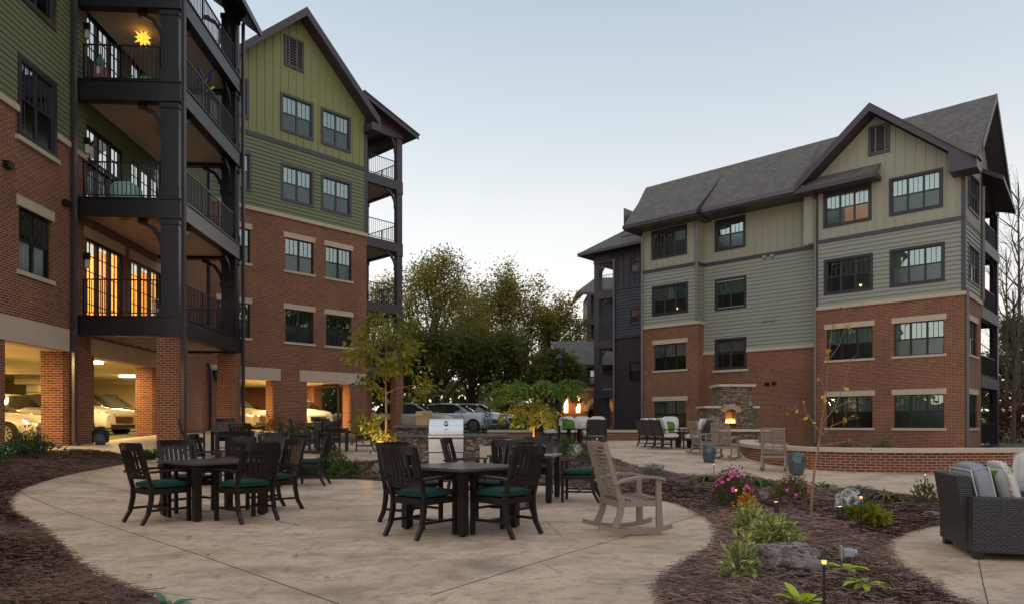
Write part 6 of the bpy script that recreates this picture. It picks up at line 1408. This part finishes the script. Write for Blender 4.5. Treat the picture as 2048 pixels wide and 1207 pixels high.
for i, (px, py, L, lab) in enumerate(((1412, 963, .30, 'spiky dark green fern left of the pink azalea'), (1520, 972, .30, 'spiky dark green fern right of the pink azalea'), (1645, 982, .34, 'spiky dark fern behind the sapling trunk'), (1717, 984, .26, 'dark fern behind the white boulder'), (1770, 1000, .28, 'bronze tipped fern right of the white boulder'), (1800, 1003, .20, 'low green fern at the path edge near the armchair'), (1445, 968, .22, 'low fern hidden behind the pink azalea'))):
    rosette('fern', px, py, 70, L * 1.5, .020, MIDG if i != 4 else BRON, 80 + i, lab, .55, up=.9)
for i, (px, py, L, lab) in enumerate(((1372, 958, .13, 'tiny pale sprout on the mulch at the path edge'), (1357, 990, .10, 'tiny green seedling on the mulch right of the rocking chair arm'), (1385, 978, .11, 'tiny dark seedling between the rocking chair and the azalea'), (1632, 1013, .12, 'tiny seedling at the foot of the sapling'), (1850, 1015, .14, 'small yellow green tuft left of the near armchair'), (1478, 990, .16, 'small leafy tuft under the pink azalea'))):
    rosette('seedling', px, py, 12, L, .010, MIDG, 90 + i, lab, .4, up=.9)
def juniper(px, py, w_, seed, lab, n=70):
    rs = np.random.RandomState(seed); p = GB_(px, py); root = empty('juniper', tuple(p), 0, lab, 'shrub', 'low dark junipers in the left bed'); P = []; D = []
    for k in range(n):
        a = k * 2.4; L = w_ / 2 * (.4 + .6 * rs.rand()); h = .12 + .16 * rs.rand()
        for t in np.linspace(.15, 1, 14): P.append((math.cos(a) * L * t, math.sin(a) * L * t, h * math.sin(t * 2.2) + .03)); D.append((math.cos(a), math.sin(a), .5))
    P = np.array(P) + rs.normal(size=(len(P), 3)) * .02; V = cards(P, np.full(len(P), .085), .3, rs, 0, np.array(D)); npmesh('foliage', V, quads(len(V)), DKG, root)
juniper(168, 918, 1.4, 101, 'dark low juniper in front of the brick pier in the left bed'); juniper(92, 930, 1.0, 102, 'small dark juniper left of centre in the left bed'); juniper(22, 940, 1.5, 103, 'dark juniper at the left edge of the photo'); juniper(200, 922, .8, 104, 'small juniper at the right tip of the left bed')
for i, px in enumerate((655, 666, 678, 688)):
    Yv = 50; shrub('arborvitae', px, 0, 1.3, 3.6, LGD, 1200, .16, 110 + i, ('first', 'second', 'third', 'fourth')[i] + ' dark columnar evergreen from the left seen through the right garage opening', 'tree', 'columnar evergreens beyond the garage', pos=Vector(((px - CX) / F * Yv, Yv, .9)))
for i, (px, h) in enumerate(((974, 1.5), (1006, 1.3), (1030, 1.2), (1048, 1.0))):
    Yv = 31.5; shrub('arborvitae', px, 0, .55, h, DKG, 700, .08, 120 + i, ('first', 'second', 'third', 'fourth')[i] + ' small cone shaped evergreen from the left behind the low garden wall', 'shrub', 'cone evergreens behind the low wall', pos=Vector(((px - CX) / F * Yv, Yv, .58)))
for i, (px, h, lab) in enumerate(((1125, .9, 'loose green grass clump behind the long cream sofa at its left'), (1100, .8, 'green grass clump behind the dark backed lounge chair'), (1225, .8, 'tuft of tall grass beside the dark plum wall'), (955, .6, 'grass tuft at the left end of the low garden wall'))):
    Yv = 31.3; rosette('grass_clump', px, 0, 90, h, .018, MIDG, 130 + i, lab, .35, up=1.6, pos=Vector(((px - CX) / F * Yv, Yv, .58)), core=.2)
# --- boulders
def rockmat():
    m = NT('veined_rock'); p = m.obj(); w1 = m.noise(15, m.map(p, (.6, .6, 2.4), rot=(0, R(14), 0)), 6, .62); c = m.ramp(w1, (.40, (.02, .013, .011)), (.47, (.13, .08, .065)), (.52, (.34, .26, .235)), (.56, (.07, .04, .034)), (.64, (.20, .125, .095)))
    c = m.mix(m.ramp(m.noise(8, p, 4), (.5, (0, 0, 0)), (.62, (1, 1, 1))), c, (.24, .18, .15)); m.col(c); m.set(Roughness=.8); m.bump(w1, .04, 1.); return m.m
ROCK = rockmat(); ROCKW = NT('white_rock'); _p = ROCKW.obj(); _w = ROCKW.noise(14, _p, 8, .7); ROCKW.col(ROCKW.ramp(_w, (.42, (.07, .045, .038)), (.52, (.36, .32, .29)), (.7, (.78, .74, .72)))); ROCKW.set(Roughness=.75); ROCKW.bump(_w, .03, 1.); ROCKW = ROCKW.m
def boulder(px, py, sx, sy, sz, seed, mat, lab, rz=0):
    import bmesh
    p = GB_(px, py); me = bpy.data.meshes.new('boulder'); bm = bmesh.new(); bmesh.ops.create_icosphere(bm, subdivisions=5, radius=1)
    for v in bm.verts:
        c = v.co.copy(); k = 1 + .28 * noise.noise(c * 1.1 + Vector((seed, 0, 0))) + .13 * noise.noise(c * 2.6 + Vector((0, seed, 0))) + .05 * noise.noise(c * 7) + .02 * noise.noise(c * 16)
        q = c * k; q.z = math.copysign(min(abs(q.z), .80 + .22 * noise.noise(c * 1.6 + Vector((0, 0, seed)))), q.z); v.co = Vector((q.x * sx / 2, q.y * sy / 2, q.z * sz / 1.3))
    bm.to_mesh(me); bm.free(); me.polygons.foreach_set('use_smooth', [True] * len(me.polygons)); me.materials.append(mat); o = bpy.data.objects.new('boulder', me); COL.objects.link(o); o.location = (p.x, p.y + sy * .35, p.z + sz * .32); o.rotation_euler = (0, R(4), rz)
    tag(o, lab, 'boulder')
boulder(1590, 1152, .56, .36, .23, 3, ROCK, 'large flat brown veined boulder near the bottom of the mulch bed', R(-12))
boulder(1708, 1022, .34, .28, .30, 7, ROCKW, 'white boulder behind the bright green leafy plant')
boulder(1152, 914, .42, .35, .34, 11, ROCKW, 'pale boulder between two green shrubs at the back of the bed'); boulder(1150, 928, .38, .3, .16, 13, ROCK, 'low brown rock in front of the pale boulder')
boulder(768, 950, .5, .4, .34, 17, ROCK, 'brown boulder glowing orange beside the small lit tree'); boulder(1020, 892, .6, .4, .22, 19, ROCKW, 'pale low rock at the foot of the feathery leaved tree')
boulder(1528, 1000, .16, .14, .12, 23, ROCK, 'small brown rock between the two azaleas'); boulder(1866, 1034, .22, .14, .08, 29, ROCK, 'small dark rock left of the near armchair')
# --- small lit tree left of the grill
def smalltree():
    Y = 18.0; x = (771 - CX) / F * Y; p = Vector((x, Y, bz(x, Y))); rs = np.random.RandomState(201); rng = random.Random(201); root = empty('young_tree', tuple(p), 0, 'young tree with yellow green leaves lit from below, left of the stone island', 'tree'); mb = MB(); tips = []
    mb.tube([(0, 0, -.1), (.02, 0, 1.2), (.0, 0, 2.4), (.03, 0, 3.5)], [.035, .028, .02, .008], 7)
    for k in range(15):
        h = 1.75 + 1.7 * k / 15; a = k * 2.4; d = Vector((math.cos(a), math.sin(a), .5)).normalized(); grow(rng, mb, Vector((0, 0, h)), d, .62 * (1.15 - .55 * k / 15), .012, 1, tips, .6, 4, .12, 3, .0, rmin=.003)
    for a in (.2, 3.3, 1.7, 4.6): grow(rng, mb, Vector((0, 0, .38)), Vector((math.cos(a), math.sin(a), .75)).normalized(), .62, .010, 1, tips, .6, 4, .12, 3, .0, rmin=.003)
    mb.build('trunk', BARKO, root); T = np.array([tuple(t[0]) for t in tips]); n = 2300; P = T[rs.randint(0, len(T), n)] + rs.normal(size=(n, 3)) * np.array([.12, .12, .09]); dirs = P * np.array([.5, .5, 0]) ; dirs[:, 2] -= .35
    V = cards(P, np.full(n, .145), .42, rs, 0, dirs, .08); npmesh('crown', V, quads(len(V)), LYG, root); spot((p.x - .3, p.y - .5, p.z + .05), (p.x + .05, p.y, p.z + 2.4), 170, (1, .66, .22), 75); spot((p.x + .5, p.y - .5, p.z + .05), (p.x + .25, p.y, p.z + .8), 40, (1, .62, .2), 90)
    spot((p.x - .1, p.y - 1.6, p.z + .1), tuple(GB_(770, 948)), 16, (1, .5, .15), 80)
smalltree()
# --- feathery compound leaved tree
def aralia():
    Y = 22.5; x = (1067 - CX) / F * Y; p = Vector((x, Y, bz(x, Y))); rs = np.random.RandomState(301); rng = random.Random(301); root = empty('compound_leaved_tree', tuple(p), 0, 'garden tree with long arching compound green leaves, lower leaves glowing yellow', 'tree')
    mb = MB(); mb.tube([(0, 0, -.1), (0, 0, .8), (-.05, 0, 1.35), (-.3, 0, 1.75)], [.032, .028, .024, .016], 7); mb.tube([(-.03, 0, 1.2), (.25, .0, 1.5), (.5, 0, 1.85)], [.022, .018, .012], 6); mb.tube([(.45, .15, .2), (.45, .15, 2.1)], .006, 5); mb.build('trunk', BARKO, root)
    fr = []; tops = [Vector((-.3, 0, 1.75)), Vector((.5, 0, 1.85)), Vector((-.05, 0, 1.4))]
    spec = [(0, a, 1.45, e) for a, e in ((3.1, .75), (2.5, .35), (3.7, .0), (4.5, .6), (1.8, .9), (5.6, .5), (3.4, .3))] + [(1, a, 1.30, e) for a, e in ((.05, .75), (.6, .3), (-.5, .1), (1.7, .8), (4.4, .6), (-.2, .4))] + [(2, a, 1.2, -.15) for a in (3.3, 4.3, 5.3, .2)] + [(2, a, .95, -.55) for a in (3.6, 4.4, 5.1, 5.9, .6)] + [(0, a, 1.2, .0) for a in (3.9, 5.0, 3.0)] + [(1, a, 1.1, .0) for a in (.3, 5.8, 4.9)]
    VV = []; FF = []; TI = []; ms = MB()
    for ti, a, L, el in spec:
        o = tops[ti]; d = Vector((math.cos(a), math.sin(a), el + .45)).normalized(); pts = []; q = o.copy(); dd = d.copy()
        for k in range(9): pts.append(q.copy()); q = q + dd * L / 8; dd = (dd + Vector((0, 0, -.21))).normalized()
        ms.tube(pts, [.010, .009, .008, .007, .006, .005, .004, .004, .003], 4, caps=False)
        for k in range(1, 9):
            t = (pts[min(k + 1, 8)] - pts[k - 1]).normalized(); s_ = t.cross(Vector((0, 0, 1))).normalized()
            for sgn in (-1, 1):
                ll = .40 * math.sin(math.pi * (.22 + .72 * k / 9)) * rng.uniform(.8, 1.15)
                for j in range(5):     # each pinna carries leaflets
                    b0 = pts[k] + (s_ * sgn + t * .35 + Vector((0, 0, -.30 - .1 * j))).normalized() * ll * (j + .6) / 5
                    TI.append(ti); VV.append(np.array([tuple(b0)])); FF.append(tuple((s_ * sgn * .5 + t * (.9 if j % 2 else -.1) + Vector((0, 0, -.55)))))
    P = np.concatenate(VV); D = np.array(FF); D = D / np.linalg.norm(D, axis=1)[:, None]; P = P + rs.normal(size=P.shape) * .015; V = cards(P, np.full(len(P), .16), .42, rs, 0, D, .07); low = np.repeat((np.array(TI) == 2) | (rs.rand(len(TI)) < .12), 4); VL = V[low]; V = V[~low]
    npmesh('glow_tinted_leaves', VL, quads(len(VL)), LYG, root)  # uplight glow put into the colour: lower fronds and a few others yellow
    ms.build('leaf_stalks', STEMG, root); npmesh('compound_leaves', V, quads(len(V)), leafmat('fresh_green_leaves', [(.02, .06, .015), (.05, .12, .02), (.11, .18, .025), (.26, .24, .03)], sc=1.6, trans=.35), root)
    spot((p.x + .1, p.y - 1.2, p.z + .1), (p.x + .05, p.y, p.z + 1.3), 60, (1, .60, .12), 80)
    spot((p.x + .25, p.y - .35, p.z + .03), (p.x + .05, p.y + .05, p.z + 1.6), 130, (1, .58, .14), 90); spot((p.x - .8, p.y - .8, p.z + .03), (p.x - .3, p.y, p.z + 1.8), 60, (1, .72, .3), 90)
aralia()
# --- bare sapling in the bed
def sapling():
    p = GB_(1622, 1032); rng = random.Random(401); rs = np.random.RandomState(401); root = empty('sapling', tuple(p), 0, 'thin crooked sapling keeping only a few yellow leaves in the mulch bed', 'tree'); mb = MB(); Y = p.y
    def W(px, py, dy=0): return PX(px, py, Y + dy) - p
    tr = [Vector((0, 0, -.04)), W(1624, 990), W(1630, 930, .02), W(1637, 890, .03), W(1643, 850, .03)]
    mb.tube(tr, [.018, .016, .014, .012, .010], 7); tips = []
    for pts, r in (([(1643, 850), (1652, 790), (1658, 720), (1664, 655)], .008), ([(1640, 865), (1625, 842), (1612, 826), (1606, 800)], .008), ([(1643, 850), (1668, 815), (1690, 770), (1700, 720)], .007), ([(1637, 890), (1670, 885), (1700, 880), (1740, 893)], .006), ([(1640, 870), (1665, 850), (1690, 840), (1712, 826)], .006), ([(1652, 790), (1640, 750), (1655, 700)], .004), ([(1612, 826), (1590, 815), (1580, 822)], .004), ([(1668, 815), (1700, 800), (1735, 806)], .005), ([(1658, 720), (1680, 690), (1690, 650), (1688, 620)], .004)):
        dy = rng.uniform(-.15, .15); q = [W(a, b, dy * i / 3) + Vector((rng.gauss(0, .006), 0, rng.gauss(0, .006))) for i, (a, b) in enumerate(pts)]; mb.tube(q, [r * (1 - .6 * i / (len(q) - 1)) for i in range(len(q))], 5, caps=False); tips += q[1:]
        for k in range(3): a = rng.choice(q[1:]); mb.tube([a, a + Vector((rng.gauss(0, .08), rng.gauss(0, .08), rng.uniform(.03, .12)))], [.003, .0015], 4, caps=False)
    mb.build('trunk', BARKO, root); n = 34; P = np.array([tuple(rng.choice(tips)) for _ in range(n)]) + rs.normal(size=(n, 3)) * .02; D = rs.normal(size=(n, 3)) * .4; D[:, 2] -= .8
    V = cards(P, np.full(n, .06), .75, rs, 0, D, .08); npmesh('leaves', V, quads(len(V)), leafmat('yellow_autumn_leaves', [(.30, .14, .02), (.62, .34, .03), (.75, .48, .05)], sc=6, trans=.4), root)
    spot((p.x + .32, p.y - .1, p.z + .15), (p.x + .1, p.y, p.z + .9), 2.5, (1, .55, .2), 60); spot((p.x - .4, p.y + .02, p.z + .15), (p.x + .05, p.y, p.z + .8), 1.5, (1, .55, .2), 60)
sapling()
# ================================================================== vehicles
def paint(name, c, metal=.35): return plain(name, c, .22, metal, var=.04, bump=0, spec=.6)
PW_ = paint('pearl_white_paint', (.62, .60, .55), .1); PSIL = paint('silver_paint', (.60, .63, .67), .12); PTAN = paint('champagne_paint', (.44, .38, .30), .2); PDK = paint('charcoal_paint', (.03, .03, .035)); PGLD = paint('sand_paint', (.33, .29, .22))
CGL = plain('car_glass', (.012, .016, .016), .04, bump=0, spec=.9); RUB = plain('tyre_rubber', (.015, .015, .015), .8, bump=0); RIM = plain('alloy_rim', (.5, .5, .5), .25, .9, bump=0); CHR = plain('chrome_trim', (.7, .7, .7), .12, 1., var=.02, bump=0); LENS = plain('headlamp_lens', (.45, .47, .5), .08, .3, bump=0, spec=.9); PLAST = plain('black_plastic', (.02, .02, .02), .55, bump=0)
SUV = dict(L=4.75, st=[(2.36, .48, .52, .70, .55, 0), (2.33, .80, .82, .90, .70, 0), (2.15, .96, .99, .95, .80, 0), (1.45, 1.03, 1.08, .97, .82, 0), (.92, 1.06, 1.11, .97, .80, 0), (.86, 1.06, 1.15, .97, .76, 1), (.18, 1.08, 1.60, .98, .66, 1), (-.1, 1.08, 1.66, .98, .65, 2), (-1.0, 1.09, 1.69, .98, .64, 2), (-1.85, 1.10, 1.63, .96, .62, 2), (-2.10, 1.09, 1.52, .94, .60, 2), (-2.32, 1.05, 1.10, .90, .74, 3), (-2.38, .8, .82, .86, .74, 0), (-2.39, .45, .5, .80, .6, 0)], W=.94, r=.36)
SED = dict(L=4.85, st=[(2.42, .45, .48, .70, .55, 0), (2.38, .68, .70, .90, .7, 0), (2.1, .78, .82, .95, .8, 0), (1.4, .88, .93, .97, .80, 0), (.85, .92, .97, .97, .78, 0), (.78, .93, .99, .97, .76, 1), (.0, .95, 1.38, .98, .60, 1), (-.3, .96, 1.43, .98, .59, 2), (-.9, .97, 1.43, .98, .58, 2), (-1.3, .98, 1.36, .97, .58, 2), (-1.95, .98, 1.05, .95, .70, 3), (-2.3, .96, 1.0, .92, .74, 0), (-2.42, .75, .78, .88, .74, 0), (-2.43, .42, .45, .80, .6, 0)], W=.92, r=.34)
def make_car(S, pm, lab, x, y, ang, z=None, name='parked_car', cat='car', grp='parked cars', roofbars=True, grille='wide'):
    z = z if z is not None else (.6 + max(0, y - 22) * .033 if y < 45 and x < -9.5 and z is None else lotz(x, y))
    t = empty(name, (x, y, z), R(ang), lab, cat, grp); W = S['W']; st = S['st']; m = MB()
    def sec(s):
        X, zs, zt, wf, tw, c = s; w = W * wf; tx = W * tw if c else W * tw; zb = .26 if -2.2 < X < 2.2 else .32
        zc = zs if c == 0 else zs
        return [(0, zb - .02), (w * .85, zb), (w * .97, zb + .12), (w, (zb + zs) / 2), (w * .985, zs - .10), (w * .93, zs), (w * .90 if c else tx, zs + (.015 if c else (zt - zs) * .6)), (tx, zt - .03 if c else zt), (tx * .6, zt + (.02 if c else .012)), (0, zt + (.035 if c else .02))]
    R_ = [sec(s) for s in st]; K = len(R_[0]); n = 2 * K - 2
    for s, q in zip(st, R_):
        full = [(s[0], yy, zz) for yy, zz in q] + [(s[0], -yy, zz) for yy, zz in q[-2:0:-1]]; m.v += full
    glass = MB(); glass.v = list(m.v)
    for i in range(len(st) - 1):
        c0, c1 = st[i][5], st[i + 1][5]
        for k in range(n):
            a, b = i * n + k, i * n + (k + 1) % n; f = (a, b, b + n, a + n); kk = k if k < K - 1 else n - 1 - k
            cab = c0 and c1; side = kk == 6 and (cab) ; ws = kk >= 7 and ((c0 == 1 and c1 == 1) or c1 == 3); ws2 = c1 == 3 and kk == 6 and False
            (m.f).append(f); m.m.append(1 if (side or ws) else 0)
    m.f.append(tuple(range(n))[::-1]); m.f.append(tuple(range((len(st) - 1) * n, len(st) * n))); m.m += [0, 0]
    body = m.build('body', [pm, CGL], t, smooth=True)
    b = body.modifiers.new('crease', 'EDGE_SPLIT'); b.split_angle = R(38)
    # pillars, waist trim, door seams
    p = MB()
    for sx in (-1, 1):
        for X0 in ((-.55 if S is SUV else -.45), (-1.45 if S is SUV else -1.15)):
            i = min(range(len(st)), key=lambda j: abs(st[j][0] - X0)); q = R_[i]; w0, w1 = q[6], q[7]; p.sweep([(X0, sx * (w0[0] + .006), w0[1]), (X0 - .03, sx * (w1[0] + .008), w1[1])], .07, .012, up=(0, 1, 0))
        p.box((-.15, sx * (W * .97), .44), (3.0, .03, .10))
    p.build('trim', PLAST, t)
    d = MB()
    for sx in (-1, 1):
        for X0 in (.75, -.55 if S is SUV else -.45, -1.4): d.box((X0, sx * (W * .984), .72), (.010, .012, .62))
    d.build('door_seam', PLAST, t)
    for sx in (-1, 1):
        h = MB(); h.box((.70, sx * (W + .07), 1.06 if S is SUV else .96), (.10, .17, .12), R(10) * sx); h.build('side_mirror', pm, t, bevel=.03)
        h = MB(); h.box((.1, sx * (W * .99), .90 if S is SUV else .80), (.16, .03, .025)); h.build('door_handle', CHR, t)
        h = MB(); zh = .84 if S is SUV else .66; h.hexa([(2.36, sx * .42, zh - .07), (2.30, sx * .80, zh - .05), (2.0, sx * .90, zh + .01), (2.1, sx * .45, zh), (2.33, sx * .42, zh + .03), (2.22, sx * .80, zh + .09), (1.95, sx * .885, zh + .13), (2.1, sx * .45, zh + .1)]); h.build('headlight', LENS, t)
        h = MB(); h.box((-2.33, sx * .72, .92), (.10, .26, .16)); h.build('tail_light', plain('tail_red', (.3, .01, .01), .2, bump=0) if 'tail_red' not in MAT else MAT['tail_red'], t)
        for X0 in (1.42, -1.42):
            r = S['r']; wl = empty('wheel', (X0, sx * (W - .10), r)); wl.parent = t; a = MB(); N = 26
            a.tube([(0, sx * -.11, 0), (0, sx * -.10, 0), (0, sx * .10, 0), (0, sx * .12, 0)], [r * .9, r, r, r * .92], N); a.build('tyre', RUB, wl)
            a = MB(); a.tube([(0, sx * .10, 0), (0, sx * .126, 0)], [r * .70, r * .70], N); a.build('wheel_disc', PLAST, wl)
            a = MB()
            for k in range(10): th = k * .6283; a.sweep([(math.cos(th) * .04, sx * .135, math.sin(th) * .04), (math.cos(th) * r * .68, sx * .13, math.sin(th) * r * .68)], .045, .02, up=(0, 1, 0))
            for k in range(N): t0, t1 = 2 * math.pi * k / N, 2 * math.pi * (k + 1) / N; a.sweep([(math.cos(t0) * r * .70, sx * .128, math.sin(t0) * r * .70), (math.cos(t1) * r * .70, sx * .128, math.sin(t1) * r * .70)], .03, .03, up=(0, 1, 0), caps=False)
            a.build('rim', RIM, wl)
            a = MB()
            for k in range(12):
                t0, t1 = math.pi * k / 12 - .15, math.pi * (k + 1) / 12 - .05; a.sweep([(X0 + math.cos(t0) * r * 1.13, sx * (W * .985), r + math.sin(t0) * r * 1.13), (X0 + math.cos(t1) * r * 1.13, sx * (W * .985), r + math.sin(t1) * r * 1.13)], .05, .06, up=(0, 1, 0))
            a.tube([(X0, sx * (W * .80), r), (X0, sx * (W * .992), r)], r * 1.12, 20); a.build('wheel_arch', PLAST, t)
    f = MB(); zg = .62 if S is SUV else .52; f.box((2.35, 0, zg), (.06, .84, .26 if grille == 'wide' else .18)); f.box((2.33, 0, .36), (.08, 1.3, .12)); g_ = f.build('grille', PLAST, t)
    f = MB()
    for k in range(4): f.box((2.385, 0, zg - .09 + .06 * k), (.012, .82, .016))
    f.build('grille_bar', CHR, g_)
    if S is SUV and roofbars:
        for sx in (-1, 1): f = MB(); f.sweep([(.05, sx * .60, 1.63), (0, sx * .60, 1.72), (-1.7, sx * .58, 1.72), (-1.8, sx * .58, 1.62)], .035, .03); f.build('roof_rail', PLAST, t)
    return t
def carp(S, pm, px, Y, ang, lab, z=None, **k): return make_car(S, pm, lab, (px - CX) / F * Y, Y, ang, z, **k)
carp(SED, PW_, -27, 22.8, -4, 'white sedan in the first garage bay at the left edge', z=.60)
carp(SUV, PTAN, 30, 27.2, -4, 'silver car behind the white sedan in the first garage bay', z=.72, roofbars=False)
carp(SUV, PW_, 66, 31.5, -4, 'white wagon farthest back in the first garage bay', z=.88)
carp(SUV, PW_, 150, 28.0, -14, 'white SUV showing its grille in the garage opening behind the backpack', z=.80)
carp(SUV, PDK, 215, 32.3, -10, 'dark SUV beyond the white SUV in the second garage opening', z=.90)
carp(SUV, PGLD, 468, 36.5, -28, 'champagne SUV parked in the garage opening behind the porch pier', z=.90)
carp(SED, PW_, 500, 41, -25, 'white car hidden behind the champagne SUV', z=.95)
carp(SUV, PW_, 600, 38.6, -50, 'white SUV nosing into view in the right garage opening', z=.90)
carp(SED, PTAN, 738, 48, -8, 'pale sedan parked between the gabled wing and its porch pier')
carp(SED, PSIL, 800, 54, -4, 'blue grey car mostly hidden behind the brick porch pier')
carp(SUV, PTAN, 836, 39.0, -14, 'champagne SUV parked beyond the stone grill island')
carp(SUV, PSIL, 918, 41.5, -24, 'silver SUV with round front right of the champagne one')
carp(SUV, PSIL, 958, 46.5, -24, 'pale blue SUV third in the row beside the silver one')
carp(SED, PSIL, 1100, 56, -20, 'small pale car far off beside the gatehouse')
tr = empty('delivery_truck', PX(1018, 850, 57), R(-10), 'white delivery truck with a red orange band behind the compound leaved tree', 'truck'); tr.location.z = lotz(0, 57)
m = MB(); m.box((-.6, 0, 1.2), (3.4, 1.9, 1.6)); m.build('cargo_body', PW_, tr, bevel=.05); m = MB(); m.hexa([(1.1, -.93, .4), (2.3, -.93, .4), (2.3, .93, .4), (1.1, .93, .4), (1.1, -.85, 2.0), (1.5, -.8, 1.95), (1.5, .8, 1.95), (1.1, .85, 2.0)]); m.build('cab', PW_, tr, bevel=.05)
m = MB(); m.box((-.6, -.96, 1.0), (3.3, .02, .35)); m.build('red_band', plain('red_band_paint', (.6, .12, .04), .4, bump=0), tr); m = MB(); m.box((-.2, -.965, 1.55), (1.4, .02, .55)); m.box((1.75, -.91, 1.45), (.5, .03, .45)); m.build('side_window', CGL, tr)
for X0 in (-1.4, 1.6):
    for sx in (-1, 1): m = MB(); m.tube([(X0, sx * .8, .36), (X0, sx * .97, .36)], .36, 20); m.build('wheel', RUB, tr)
strip_used()
